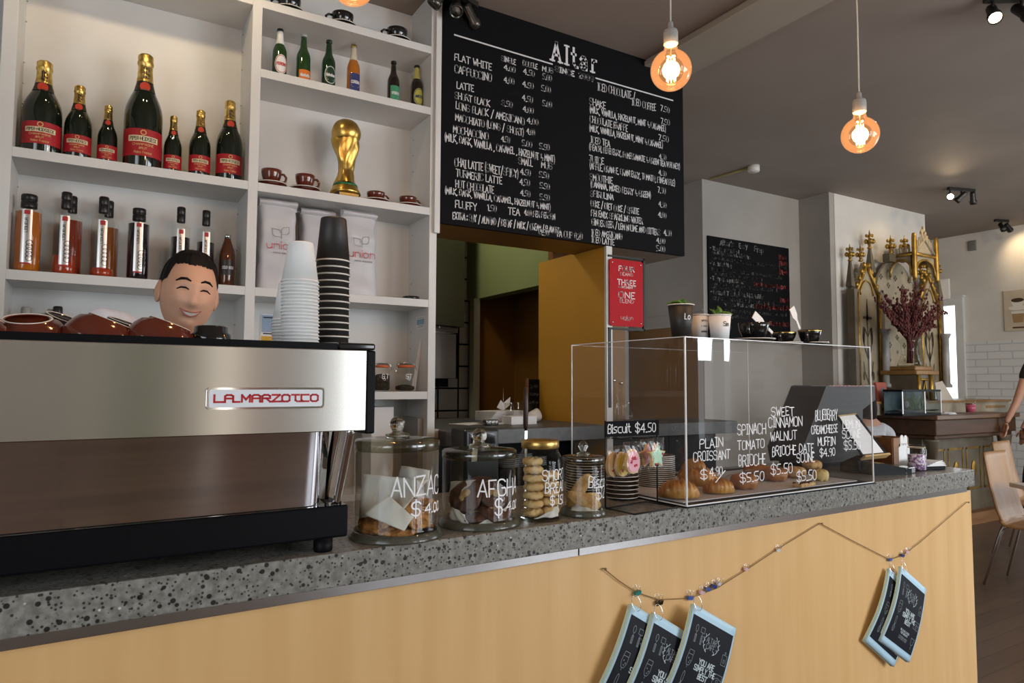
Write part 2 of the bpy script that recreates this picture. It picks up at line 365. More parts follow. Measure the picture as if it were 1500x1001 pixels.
# shop front behind the camera with three window openings, and the left side wall with one added for light
b = MB(); xs = [-2.6, 2.35, 3.5, 4.0, 6.7, 7.15, 7.55, 7.69, 7.93, 10.5]
for i in range(0, 10, 2): b.box(xs[i], -3.2, 0, xs[i + 1], -3.0, H)
for i in (1, 3, 5, 7): b.box(xs[i], -3.2, 0, xs[i + 1], -3.0, .62).box(xs[i], -3.2, 2.88, xs[i + 1], -3.0, H)
struct('wall_front', b, M['wall'])
for i, (x0, x1) in enumerate(((2.35, 3.5), (4.0, 6.7), (7.15, 7.55), (7.69, 7.93))):
    b = MB()
    for p, q in ((x0, x0 + .05), (x1 - .05, x1), ((x0 + x1) / 2 - .03, (x0 + x1) / 2 + .03))[:3 if i in (0, 1) else 2]: b.box(p, -3.06, .62, q, -3.0, 2.88)
    b.box(x0, -3.06, .62, x1, -3.0, .68).box(x0, -3.06, 2.82, x1, -3.0, 2.88)
    struct('window_%d' % (i + 1), b, M['white_shelf'])
struct('wall_left', MB().box(-2.6, -3, 0, -2.4, -1.8, H).box(-2.6, .6, 0, -2.4, 3.7, H).box(-2.6, -1.8, 0, -2.4, .6, .8).box(-2.6, -1.8, 2.8, -2.4, .6, H), M['wall'])
struct('wall_back', MB().box(-2.4, 3.62, 0, 1.50, 3.72, H), M['white_shelf'])
# bulkhead over the pass-through, its right jamb, the kitchen and the passage behind
struct('wall_bulkhead', MB().box(1.525, 3.307, 2.292, 2.70, 3.64, H), M['dark_ochre'])  # bounce from the ochre wall is put into this brown colour
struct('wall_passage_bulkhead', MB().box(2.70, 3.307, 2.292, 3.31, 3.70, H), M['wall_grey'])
struct('wall_jamb', MB().box(2.66, 3.315, 0, 2.70, 4.06, 2.30), M['ochre'])
struct('trim_2', MB().box(2.655, 3.295, 0, 2.70, 3.315, 2.292), M['white_shelf'])
struct('wall_kitchen', MB().box(.6, 5.6, 0, 3.0, 5.7, H), M['kitchen_tile'])
struct('wall_kitchen_left', MB().box(.5, 3.72, 0, .6, 5.7, H), M['white_shelf'])
g0 = at(690, 440, 'x', 2.88)
struct('wall_green', MB().box(2.88, 4.06, g0.z, 3.0, 5.6, H), M['green_wall'])
struct('wall_kitchen_recess', MB().box(3.3, 4.06, 0, 3.4, 5.75, H).box(2.9, 5.45, 0, 3.3, 5.6, H).box(2.74, 4.0, 0, 3.4, 4.06, H), M['dark_ochre'])
struct('trim_3', MB().box(2.84, 5.38, 1.0, 2.90, 5.46, g0.z), noisy('pale green door trim', (.30, .31, .22), (.34, .35, .25), 3, .5))
struct('wall_passage', MB().box(3.4, 6.1, 0, 5.24, 6.2, H), M['wall'])
struct('trim_4', MB().box(4.93, 6.06, 0, 5.00, 6.1, 2.1).box(5.06, 6.07, 0, 5.10, 6.1, 2.1).box(4.60, 6.07, 2.02, 5.0, 6.1, 2.1), M['white_shelf'])
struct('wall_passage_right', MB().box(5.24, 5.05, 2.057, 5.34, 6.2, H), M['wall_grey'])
struct('wall_passage_dado', MB().box(5.236, 4.955, 0, 5.34, 6.1, 2.057), M['dark_ochre'])
struct('trim_5', MB().box(5.225, 4.96, 2.05, 5.24, 6.1, 2.085).box(5.23, 4.96, 2.19, 5.24, 6.1, 2.21), M['wall_grey'])
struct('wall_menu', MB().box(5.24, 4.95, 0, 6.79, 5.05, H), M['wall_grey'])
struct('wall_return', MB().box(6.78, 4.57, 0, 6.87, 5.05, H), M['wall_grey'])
struct('wall_altar', MB().box(6.865, 4.57, 0, 8.69, 4.67, H), M['wall'])
struct('wall_altar_side', MB().box(8.60, 4.67, 0, 8.69, 6.3, H), M['wall'])
# far right wall with a doorway to the street
d0, d1, dz = 5.02, 5.36, 2.57
b = MB().box(10.3, -3.2, 2.045, 10.5, -1.0, H).box(10.3, 2.0, 2.045, 10.5, d0 - .06, H).box(10.3, -1.0, 2.9, 10.5, 2.0, H).box(10.3, d0 - .06, dz + .06, 10.5, d1 + .06, H).box(10.3, d1 + .06, 0, 10.5, 6.3, H)
struct('wall_right', b, M['wall'])
struct('wall_right_brick', MB().box(10.28, -3.2, 0, 10.5, -1.0, 2.045).box(10.28, 2.0, 0, 10.5, d0 - .06, 2.045).box(10.28, -1.0, 0, 10.5, 2.0, .7), M['white_brick'])
b = MB()
for y0, y1 in ((d0 - .1, d0), (d1, d1 + .1)): b.box(10.24, y0, 0, 10.32, y1, dz + .1)
b.box(10.24, d0, dz, 10.32, d1, dz + .1); b.box(10.29, d0, 0, 10.31, d0 + .02, dz).box(10.22, d0 - .12, dz + .1, 10.32, d1 + .12, dz + .13)
struct('door_1', b, M['white_shelf'])
struct('wall_far_end', MB().box(8.69, 6.2, 0, 10.5, 6.3, H), M['wall'])
struct('ground_outside', MB().box(10.5, 3.0, -.15, 26, 16, -.05), noisy('pale pavement', (.45, .45, .46), (.55, .55, .56), 2, .8))

b = MB()
for y in (-1.0, .47, 1.94): b.box(10.34, y, .7, 10.40, y + .06, 2.9)
b.box(10.34, -1.0, .7, 10.40, 2.0, .76).box(10.34, -1.0, 2.84, 10.40, 2.0, 2.9)
struct('window_5', b, M['white_shelf'])  # frame of the unseen window added to brighten the right side
# ------------------------------------------------------------------ pendants and spot lights
amber = bpy.data.materials.new('amber bulb glass'); amber.use_nodes = True
def _amber(mt):
    nt = mt.node_tree; nt.nodes.remove(nt.nodes['Principled BSDF']); out = nt.nodes['Material Output']
    tr = N(mt, 'ShaderNodeBsdfTransparent'); tr.inputs[0].default_value = (.98, .72, .48, 1)
    gl = N(mt, 'ShaderNodeBsdfGlossy'); gl.inputs['Roughness'].default_value = .02; fr = N(mt, 'ShaderNodeFresnel', IOR=1.6)
    mx = N(mt, 'ShaderNodeMixShader'); em = N(mt, 'ShaderNodeEmission', Strength=.2); em.inputs[0].default_value = (1, .47, .20, 1); ad = N(mt, 'ShaderNodeAddShader')
    L(mt, fr.outputs[0], mx.inputs[0]); L(mt, tr.outputs[0], mx.inputs[1]); L(mt, gl.outputs[0], mx.inputs[2])
    L(mt, mx.outputs[0], ad.inputs[0]); L(mt, em.outputs[0], ad.inputs[1]); L(mt, ad.outputs[0], out.inputs[0])
_amber(amber)
fil = mat('glowing filament', (1, .7, .4), .5, emit=(1, .62, .26), es=30)
grey_holder = mat('grey lamp holder', (.33, .33, .31), .5)
cord_m = mat('white flex', (.55, .53, .48), .6)
def pendant(p, label, R=.0625):
    t = thing('pendant_lamp', label, 'lamp', p, 0, 'bare bulb pendants over the counter')
    pr = [(R * math.sin(a), -R * math.cos(a)) for a in [PI * i / 22 for i in range(20)]]
    pr += [(.021, .066), (.020, .082)]
    MB().lathe([(r + 1e-5, z) for r, z in pr], 32).build('bulb', amber, t)
    b = MB()
    for k in range(8):
        a = 2 * PI * k / 8; x, y = .013 * math.cos(a), .013 * math.sin(a)
        b.tube([(x, y, -.034), (x * .9, y * .9, .036)], .0013, 5)
    b.build('filament', fil, t)
    MB().tube([(0, 0, -.036), (0, 0, .07)], .003, 8).build('filament_support', M['solid_glass'], t)
    MB().lathe([(.021, .080), (.0225, .083), (.0225, .118), (.020, .126), (.009, .128), (.008, .150), (.003, .156)], 20).build('lamp_holder', grey_holder, t)
    MB().tube([(0, 0, .15), (.004, .001, .4), (-.002, 0, .7), (0, 0, H - p[2])], .0028, 6).build('cord', cord_m, t)
    MB().lathe([(.05, H - p[2] - .025), (.05, H - p[2])], 20).build('ceiling_rose', grey_holder, t)
    l = bpy.data.lights.new('bulb_light', 'POINT'); l.energy = 9; l.color = (1, .66, .36); l.shadow_soft_size = .03
    o = bpy.data.objects.new('bulb_light', l); COL.objects.link(o); o.parent = t
    return t
def atd(x, y, D): return EYE + ray(x, y) * D
pendant(atd(983, 103, 2.12), 'large amber globe bulb hanging in front of the black menu board')
pendant(atd(1260, 198, 2.42), 'amber globe bulb hanging lower right, over the far end of the counter')
pendant(atd(516, -27, 1.86), 'amber globe bulb at the top edge, hanging before the white shelves')

spot_black = mat('black spot body', (.015, .014, .013), .4)
spot_glow = mat('halogen spot face', (1, .9, .7), .3, emit=(1, .78, .5), es=14)
spot_dark = mat('unlit spot face', (.25, .24, .22), .2)
def spot_bar(x, y, label, heads, dirx=1, scale=1.0, z=H, metal=spot_black, name='spot_light_bar'):
    p = at(x, y, 'z', z)
    t = thing(name, label, 'light', (p.x, p.y, z), 0, None)
    MB().box(-.17 * scale, -.018, -.03, .17 * scale, .018, 0).build('bar', metal, t, rotz=dirx)
    for k, (off, aim, lit) in enumerate(heads):
        base = Vector((off * math.cos(dirx), off * math.sin(dirx), -.05)); d = Vector(aim).normalized()
        q = d.to_track_quat('Z', 'Y').to_matrix().to_4x4(); q.translation = base + Vector((0, 0, -.04))
        hd = MB().tube([(base.x, base.y, -.02), tuple(base + Vector((0, 0, -.04)))], .008, 8)
        hd.lathe([(.02, -.06), (.026, -.05), (.028, .03), (.036, .04), (.036, .07), (.032, .07), (.03, .06)], 20, M=q)
        ho = hd.build('spot_head', metal, t)
        MB().lathe([(.0005, .058), (.031, .062)], 20, M=q).build('spot_face', spot_glow if lit else spot_dark, ho)
        if lit:
            l = bpy.data.lights.new('spot_beam', 'SPOT'); l.energy = lit; l.color = (1, .74, .44); l.spot_size = 1.5; l.spot_blend = .8; l.shadow_soft_size = .03
            o = bpy.data.objects.new('spot_beam', l); COL.objects.link(o); o.parent = t; o.location = base + Vector((0, 0, -.04)) + d * .09
            o.rotation_euler = d.to_track_quat('-Z', 'Y').to_euler()
    return t
spot_bar(668, -16, 'dark metal spot lights on the ceiling at the top left corner of the menu board', ((-.12, (-.5, .4, -.8), 0), (0, (-.2, -.5, -.8), 0), (.12, (.6, .3, -.5), 0)), .4, 1, H, mat('gunmetal', (.10, .095, .085), .25, .8))
spot_bar(1490, -6, 'black bar of lit spot lights in the top right corner', ((-.13, (-.4, -.3, -.6), 8), (.02, (-.1, -.5, -.6), 8), (.15, (.4, .2, -.6), 0)), -.6)
spot_bar(1408, 276, 'small bar of three spot lights on the ceiling above the altar', ((-.15, (-.7, -.4, -.35), 22), (0, (-.15, .75, -.65), 9), (.15, (.5, .2, -.8), 0)), -.3)
spot_bar(1467, 322, 'far spot light on the ceiling near the right wall', ((0, (-.3, -.4, -.6), 0), (.1, (.8, 0, -.5), 10)), -.3, .6)
# warm spots out of the frame that light the shelves
spot_bar(250, -260, 'spot lights above the champagne shelf', ((-.12, (-.15, .6, -.55), 8), (.12, (.3, .6, -.5), 8)), 0)

spot_bar(1760, 130, 'added spot lights outside the right edge, brightening the right wall and altar', ((-.12, (.8, .42, -.34), 75), (.12, (.24, .75, -.30), 40)), 0)  # added lamps, unseen, to lift the right wall and altar wall

p = at(1104, 243, 'z', H)
t = thing('smoke_detector', 'small white smoke detector on the ceiling with a short conduit', 'detector', p)
MB().lathe([(.05, -.06), (.055, -.05), (.055, 0)], 20).build('detector_body', M['white_glaze'], t)
q = at(1040, 261, 'z', H) - p
MB().tube([(0, 0, -.012), (q.x, q.y, -.012)], .011, 6).build('conduit', noisy('yellowed conduit', (.40, .33, .12), (.46, .38, .16), 4, .5), t)

# added ceiling lamp (out of sight) to brighten the kitchen behind the pass-through
t = thing('added_kitchen_lamp', 'added round ceiling lamp, out of sight, brightening the kitchen behind the pass-through', 'lamp', (2.0, 4.7, H))
MB().lathe([(.16, -.07), (.17, -.05), (.17, 0)], 28).build('lamp_body', grey_holder, t)
MB().lathe([(.0001, -.085), (.12, -.08), (.155, -.07)], 28).build('diffuser', mat('lamp diffuser', (1, .95, .85), .4, emit=(1, .93, .78), es=3), t)
l = bpy.data.lights.new('lamp_light', 'POINT'); l.energy = 26; l.color = (1, .93, .78); l.shadow_soft_size = .12
o = bpy.data.objects.new('lamp_light', l); COL.objects.link(o); o.parent = t; o.location = (0, 0, -.2)
# strips added on the wall behind the camera to streak the steel panel's reflection
for i, (x0, x1, c) in enumerate(((-1.0, -.75, (.10, .12, .06)), (-.45, -.38, (.75, .70, .62)), (.05, .16, (.30, .27, .22)), (.42, .72, (.26, .34, .20)), (.98, 1.05, (.8, .74, .62)), (1.25, 1.5, (.55, .30, .28)), (1.75, 1.9, (.35, .40, .30)))):
    struct('trim_%d' % (10 + i), MB().box(x0, -3.0, 0, x1, -2.96, 3.0), noisy('reflection strip paint %d' % i, c, tuple(q * 1.1 for q in c), 3, .6))

# ------------------------------------------------------------------ menu board
def plane_map_y(y): return lambda u, v: (u, y, v)
t = thing('menu_board', 'largest blackboard in view, a drinks menu with white lettering above the pass-through', 'menu board', (1.525, 3.307, 2.292))
o = Vector((1.525, 3.307, 2.292))
MB().box(0, -.022, 0, 1.782, 0, H - .003 - 2.292).build('board', M['black_paint'], t)
YB = 3.2845
def board_line(items, name, material, wd=.006, jit=.22, T=None, y=YB, o=o):
    bb = MB()
    for i, (s, x0, y0, x1, h) in enumerate(items):
        a = at(x0, y0, 'y', y); e = at(x1, y0 + (x1 - x0) * .25, 'y', y); D = depth(a)
        wdt = e.x - a.x; hh = h * D / F_PX
        bb.ribbon(shift(word(s, hh, wdt, jit, .9, i + 3), a.x, a.z), wd, lambda u, v: (u - o.x, y - o.y, v - o.z))
    return bb.build(name, material, T)
LEFT = [('FLAT WHITE', 666.2, 87.9, 719.9, 10.1),
 ('SINGLE', 734.4, 88.7, 755.4, 7.6),
 ('4.00', 738.2, 101.8, 754.6, 7.6),
 ('DOUBLE', 766.0, 95.8, 787.1, 7.6),
 ('4.50', 766.8, 107.7, 782.8, 8.1),
 ('MUG', 794.7, 103.4, 809.9, 7.6),
 ('5.00', 795.2, 115.3, 808.1, 8.1),
 ('CAPPUCCINO', 666.2, 105.9, 719.9, 11.4),
 ('4.00', 738.2, 120.1, 752.9, 8.1),
 ('4.50', 765.5, 126.2, 781.2, 8.1),
 ('5.00', 793.4, 132.2, 806.6, 8.1),
 ('LATTE', 669.3, 128.7, 693.8, 9.6),
 ('4.50', 765.0, 146.9, 780.0, 8.1),
 ('5.00', 795.2, 154.5, 808.3, 8.1),
 ('SHORT BLACK', 666.2, 143.9, 717.4, 9.6),
 ('3.50', 735.1, 154.0, 750.3, 8.1),
 ('4.00', 766.0, 162.9, 781.2, 8.1),
 ('LONG BLACK / AMERICANO', 668.0, 159.6, 768.1, 10.6),
 ('4.00', 771.9, 179.4, 788.3, 8.1),
 ('MACCHIATO (LONG / SHORT)', 667.5, 176.8, 766.8, 10.1),
 ('4.00', 771.4, 195.8, 783.3, 8.1),
 ('MOCHACCINO', 664.2, 194.3, 715.4, 10.6),
 ('4.50', 734.4, 206.7, 746.5, 8.1),
 ('5.00', 765.0, 213.1, 779.0, 8.1),
 ('5.50', 790.4, 217.6, 804.8, 8.1),
 ('(MILK, DARK, VANILLA , CARAMEL , HAZELNUT & MINT)', 652.0, 205.5, 812.4, 10.6),
 ('SMALL', 759.7, 239.9, 780.0, 9.6),
 ('MUG', 793.4, 245.5, 808.6, 9.1),
 ('CHAI LATTE (SWEET/SPICY)', 666.2, 243.0, 758.7, 11.7),
 ('4.50', 762.5, 254.9, 776.9, 8.6),
 ('5.50', 790.1, 259.2, 803.8, 8.1),
 ('TURMERIC LATTE', 668.0, 258.2, 735.1, 10.6),
 ('4.50', 761.2, 270.3, 775.7, 8.6),
 ('5.50', 790.9, 275.1, 804.8, 8.1),
 ('HOT CHOCOLATE', 667.5, 274.4, 723.2, 10.6),
 ('4.50', 762.5, 286.0, 776.4, 8.1),
 ('5.50', 790.9, 291.6, 804.8, 8.1),
 ('(MILK, DARK, VANILLA, CARAMEL, HAZELNUT & MINT)', 652.3, 283.0, 806.1, 9.1),
 ('FLUFFY', 667.2, 303.8, 698.4, 10.6),
 ('1.50', 714.4, 308.3, 727.0, 8.6),
 ('TEA', 744.5, 313.4, 761.2, 10.1),
 ('4.00 PER PERSON', 768.1, 314.9, 812.9, 8.6),
 ('EXTRA : SOY / ALMOND / DECAF / MILK / CREAM / FLAVOUR', 663.4, 320.7, 820.5, 10.1),
 ('0.50', 789.6, 343.5, 804.0, 8.6),
 ('TA CUP 0.20', 814.9, 345.8, 852.9, 9.1)]
RIGHT = [('ICED CHOCOLATE /', 875.7, 131.7, 930.2, 11.1),
 ('ICED COFFEE', 925.9, 153.3, 960.6, 10.1),
 ('7.50', 967.7, 162.1, 980.4, 8.1),
 ('SHAKE', 863.6, 153.3, 887.1, 10.1),
 ('(MILK, VANILLA, HAZELNUT, MINT & CARAMEL)', 864.3, 164.2, 975.0, 9.1),
 ('7.50', 968.2, 180.6, 980.9, 8.1),
 ('CHOCOLATE FRAPPE', 864.3, 178.9, 919.3, 10.1),
 ('(MILK, VANILLA, HAZELNUT, MINT & CARAMEL)', 863.6, 191.3, 970.7, 9.1),
 ('7.50', 964.9, 205.0, 979.1, 8.1),
 ('ICED TEA', 865.6, 208.8, 893.5, 9.6),
 ('(PEACH, BLUEBERRY, POMEGRANATE & GREEN TEA W HONEY)', 863.6, 219.1, 995.6, 8.6),
 ('4.90', 965.7, 232.1, 975.8, 7.6),
 ('JUICE', 863.6, 236.6, 884.6, 9.1),
 ('(APPLE, ORANGE, CRANBERRY, TOMATO, PINEAPPLE)', 864.3, 246.8, 988.5, 9.1),
 ('4.90', 964.9, 256.1, 975.8, 7.6),
 ('SMOOTHIE', 864.3, 263.2, 897.3, 9.6),
 ('(BANANA, MIXED BERRY & GREEN)', 865.6, 273.9, 953.0, 9.1),
 ('7.90', 963.6, 282.2, 975.0, 8.1),
 ('SPIRULINA', 865.1, 287.5, 898.5, 8.6),
 ('COKE / DIET COKE / SPRITE', 865.6, 302.7, 935.8, 9.1),
 ('4.90', 964.9, 302.5, 975.8, 7.6),
 ('PHOENIX SPARKLING WATER', 866.1, 316.4, 941.6, 9.1),
 ('4.00', 964.4, 317.7, 975.8, 7.6),
 ('GINGER BEER / LEMON LIME AND BITTERS', 866.9, 329.6, 966.9, 9.1),
 ('4.90', 972.5, 344.8, 983.4, 8.1),
 ('ICED AMERICANO', 866.9, 344.8, 911.2, 9.1),
 ('4.00', 961.9, 355.7, 974.0, 7.6),
 ('ICED LATTE', 866.9, 354.9, 899.8, 8.6),
 ('5.00', 961.9, 367.1, 974.0, 8.1)]
board_line(LEFT, 'coffee_list', M['chalk'], .005, .13, t)
board_line(RIGHT, 'cold_drinks_list', M['chalk'], .005, .13, t)
bb = MB()
for (ax, ay), (ex, ey) in (((666, 51), (809, 94)), ((873, 114.5), (985.6, 147.3))):
    a, e = at(ax, ay, 'y', YB), at(ex, ey, 'y', YB)
    bb.ribbon([[(a.x, a.z), (e.x, e.z)]], .0085, lambda u, v: (u - o.x, YB - o.y, v - o.z))
bb.build('rule_lines', M['chalk'], t)
# slab-serif title
def slab(s, x0, y0, x1, hpx, wd, name):
    G = {'A': ('02 28 42;14 34', '02 42'), 'l': ('18 12', '12'), 't': ('18 13 22 32;06 26', ''), 'a': ('06 26 35 32 42;34 14 03 12 22 33', ''), 'r': ('16 12;15 26 36', '12')}
    a = at(x0, y0, 'y', YB); e = at(x1, y0 + (x1 - x0) * .27, 'y', YB); D = depth(a); hh = hpx * D / F_PX
    pl, chs = [], []
    if s == 'Altar':
        GT = {'A': ('02 28 42;14 34', 4.6), 'l': ('12 18', 2.4), 't': ('18 13 22 32;06 26', 4.0), 'a': ('05 16 26 35 32;34 14 03 12 22 33', 4.2), 'r': ('12 16;15 26 36', 3.2)}; X_ = 0; sc_ = (e.x - a.x) / 22.6
        for ch in s:
            off = {'l': .7, 'r': .6, 'a': .5, 't': .9}.get(ch, 0)
            for st_ in GT[ch][0].split(';'): pl.append([(sc_ * (X_ + off + int(q[0])), hh / 6 * (int(q[1]) - 2)) for q in st_.split()]); chs.append(ch)
            X_ += GT[ch][1] + .9
    else:
        pl = word(s, hh, e.x - a.x, 0, 1.6); chs = ['S'] * len(pl)
    bb = MB().ribbon(shift(pl, a.x, a.z), wd, lambda u, v: (u - o.x, YB - o.y, v - o.z))
    for st, ch in zip(pl, chs):                      # little slab feet at the stroke ends
        if ch not in 'Alr': continue
        for (u, v) in (st[0], st[-1]):
            if min(abs(v), abs(v - hh)) < hh * .06: bb.ribbon([[(u - wd * .95, v), (u + wd * .95, v)]], wd * .62, lambda q, r: (a.x + q - o.x, YB - .0004 - o.y, a.z + r - o.z))
    bb.build(name, M['chalk'], t)
slab('Altar', 809, 88, 874, 28, .0165, 'title')
slab('SINCE', 813.5, 104, 841, 7.5, .0075, 'subtitle')
slab('2009', 848, 113.5, 869, 7.5, .0075, 'subtitle')

# ------------------------------------------------------------------ red bean sign under the board
p = at(888, 376, 'y', 3.30)
t = thing('coffee_sign', 'red coffee bean sign in a black frame under the menu board', 'sign', (2.706, 3.30, 1.70))
def on(x, y): q = at(x, y, 'y', 3.28); return q.x - 2.706, q.z - 1.70
x0, z1 = on(892, 377); x1, z0 = on(942.5, 480)
x0 += .005; z1 -= .005
def rrect(x0, z0, x1, z1, r, n=5):
    P = []
    for cx, cz, a in ((x1 - r, z1 - r, 0), (x0 + r, z1 - r, PI / 2), (x0 + r, z0 + r, PI), (x1 - r, z0 + r, 3 * PI / 2)):
        P += [(cx + r * math.cos(a + PI / 2 * i / n), cz + r * math.sin(a + PI / 2 * i / n)) for i in range(n + 1)]
    return P
MB().prism(rrect(x0, z0, x1, z1, .018), -.02, -.012).build('sign_plate', M['red_sign'], t)
b = MB()
for zz in (z0 - .022, z1 + .012): b.box(x0 - .002, -.015, zz, x1 + .02, 0, zz + .012)
b.box(x1 + .008, -.015, z0 - .022, x1 + .022, 0, z1 + .024).box(x0 - .002, -.012, z0 - .5, x0 + .016, 0, z0 - .01)
b.build('sign_frame', M['black_metal'], t)
b = MB(); cx = (x0 + x1) / 2; W_ = x1 - x0
for s, fz, h, wf in (('FOUR', .134, .030, .46), ('BEANS', .215, .018, .38), ('THREE', .340, .032, .54), ('CONTINENTS', .412, .013, .50), ('ONE', .530, .038, .48), ('BLEND', .620, .023, .41), ('union', .865, .022, .36), ('COFFEE ROASTERS', .905, .005, .2)):
    zz = z1 - (z1 - z0) * fz - h * .5
    b.ribbon(shift(word(s, h, W_ * wf, 0, 1.4), cx - W_ * wf / 2, zz), .0058 if h > .028 else .0026 if h > .01 else .001, lambda u, v: (u, -.0206, v))
b.build('sign_lettering', M['sign_white'], t)
b = MB()
for sx in (x0 + .02, x1 - .02):
    for sz in (z0 + .022, z1 - .022): b.lathe([(.007, 0), (.005, .004), (0.0001, .005)], 10, M=Matrix.Translation((sx, -.02, sz)) @ Matrix.Rotation(PI / 2, 4, 'X'))
b.build('screw', M['chrome'], t)

# ------------------------------------------------------------------ small food board on the far wall
YS = 4.9315
a = at(1037, 345, 'y', YS); e = at(1157, 478, 'y', YS); tr_ = at(1154, 366, 'y', YS)
t = thing('food_board', 'smaller blackboard with the food menu on the grey far wall', 'menu board', (a.x, 4.946, 1.88))
MB().box(0, -.014, 0, 1.27, 0, a.z - 1.88).build('board', M['black_paint'], t)
o2 = Vector((a.x, 4.946, 1.88))
SMALL = [("Altar's", 1054.8, 358.9, 1074.4, 7.7),
 ('Easy', 1082.9, 363.1, 1094.8, 6.8),
 ('Prep', 1105.0, 368.2, 1117.8, 7.7),
 ('- The Poor Son Bowl', 1040.1, 365.7, 1082.9, 5.1),
 ('On A Big Bacon & Lamb Cake', 1043.8, 371.6, 1099.0, 4.8),
 ('- Breakfast Wrap', 1040.1, 387.8, 1072.7, 5.1),
 ('- Tasty Creamy Mushrooms', 1040.7, 409.9, 1090.5, 5.1),
 ('- Gourmet Toasted Sandwich & Fries', 1041.2, 430.3, 1118.6, 6.1),
 ('& Bacon Venison with', 1060.8, 447.3, 1105.0, 4.4),
 ('- Mixed', 1041.2, 471.1, 1062.5, 5.1)]
SRED = [('$10.00', 1140.7, 379.3, 1151.8, 5.4),
 ('$12.00', 1141.0, 387.8, 1152.6, 6.1),
 ('$11.00', 1141.5, 401.4, 1152.6, 5.8),
 ('Plus it & Bacon $2 Extra', 1105.0, 418.4, 1154.3, 4.8),
 ('$14.00', 1142.7, 442.2, 1154.3, 5.4),
 ('$3 grated parmesan $8.50', 1107.0, 450.7, 1156.0, 5.8),
 ('with Potato $12.50', 1125.4, 476.2, 1156.0, 5.1)]
SGREY = [('served with fresh tomato, eggs, good lamb, toasted sourdough', 1042.1, 379.3, 1152.6, 3.7),
 ('Two poached eggs, bacon, ham, grilled butter mushrooms, jam', 1042.1, 395.4, 1145.8, 3.4),
 ('served with hash & coffee for a great day', 1043.0, 402.2, 1116.9, 3.4),
 ('served on toast with feta cheese, swiss and basil', 1043.0, 417.6, 1139.0, 3.7),
 ('with sweet beetroot', 1043.0, 422.6, 1084.6, 3.4),
 ('BLT / Cheese Onion & Tomato / Bacon Egg & Swiss Cheese', 1043.8, 438.8, 1142.4, 4.4),
 ('served with salad and sides of aioli', 1043.8, 454.9, 1152.6, 3.7),
 ('soup of the day with bread', 1043.8, 463.5, 1094.8, 3.7),
 ('served with salad', 1043.8, 479.6, 1071.0, 3.7)]
board_line(SMALL, 'dish_names', M['chalk_grey'], .008, .2, t, YS - .0015, o2)
board_line(SGREY, 'dish_notes', mat('faint chalk', (.10, .095, .09), .8), .006, .25, t, YS - .0015, o2)
board_line(SRED, 'prices', M['chalk_red'], .009, .25, t, YS - .0015, o2)

# ------------------------------------------------------------------ white shelving behind the bar
SY0, SY1, BKY = 3.30, 3.58, 3.42
UX = ((-1.25, -1.20), (-.371, -.321), (.563, .606), (1.473, 1.515))
t = thing('shelving_unit', 'white built-in shelving with deep bays behind the bar', 'shelves', (.57, 3.58, 0))
o = Vector((.57, 3.58, 0))
for a, e in UX: MB().box(a - o.x, SY0 - o.y, 0, e - o.x, 0, H - .002).build('upright', M['white_shelf'], t, bevel=.0015)
def shelf(x0, x1, top, th=.040):
    MB().box(x0 - o.x, SY0 + .001 - o.y, top - th, x1 - o.x, 0, top).build('shelf', M['white_shelf'], t, bevel=.0015)
BAYS = ((-1.20, -.371), (-.321, .563), (.606, 1.473))
LV = ((3.2, 2.37, 1.88, 1.40, .9), (3.249, 2.370, 1.881, 1.399, .90), (3.247, 2.912, 2.370, 1.880, 1.400, .90))
for (x0, x1), zs in zip(BAYS, LV):
    for z in zs: shelf(x0, x1, z)
MB().box(-1.25 - o.x, 0, 0, 1.515 - o.x, .02, H - .002).build('back_panel', M['white_shelf'], t)
MB().box(1.492 - o.x, SY0 - .022 - o.y, 2.235, 1.523 - o.x, SY0 - o.y, H - .003).build('batten', M['white_shelf'], t, bevel=.001)
b = MB()
for x in (.562, 1.472, -.320):
    for k in range(22):
        if k % 4 == 0: continue
        sx = -1 if x > 0 else 1
        b.tube([(x - o.x + .002 * sx, -.06, 1.45 + k * .09), (x - o.x + .0085 * sx, -.06, 1.45 + k * .09)], .003, 6)
b.build('shelf_pin', M['steel'], t)
Z2, Z3, Z4, Z5, ZB, ZC = 2.370, 1.881, 1.880, 1.400, 2.912, 3.247

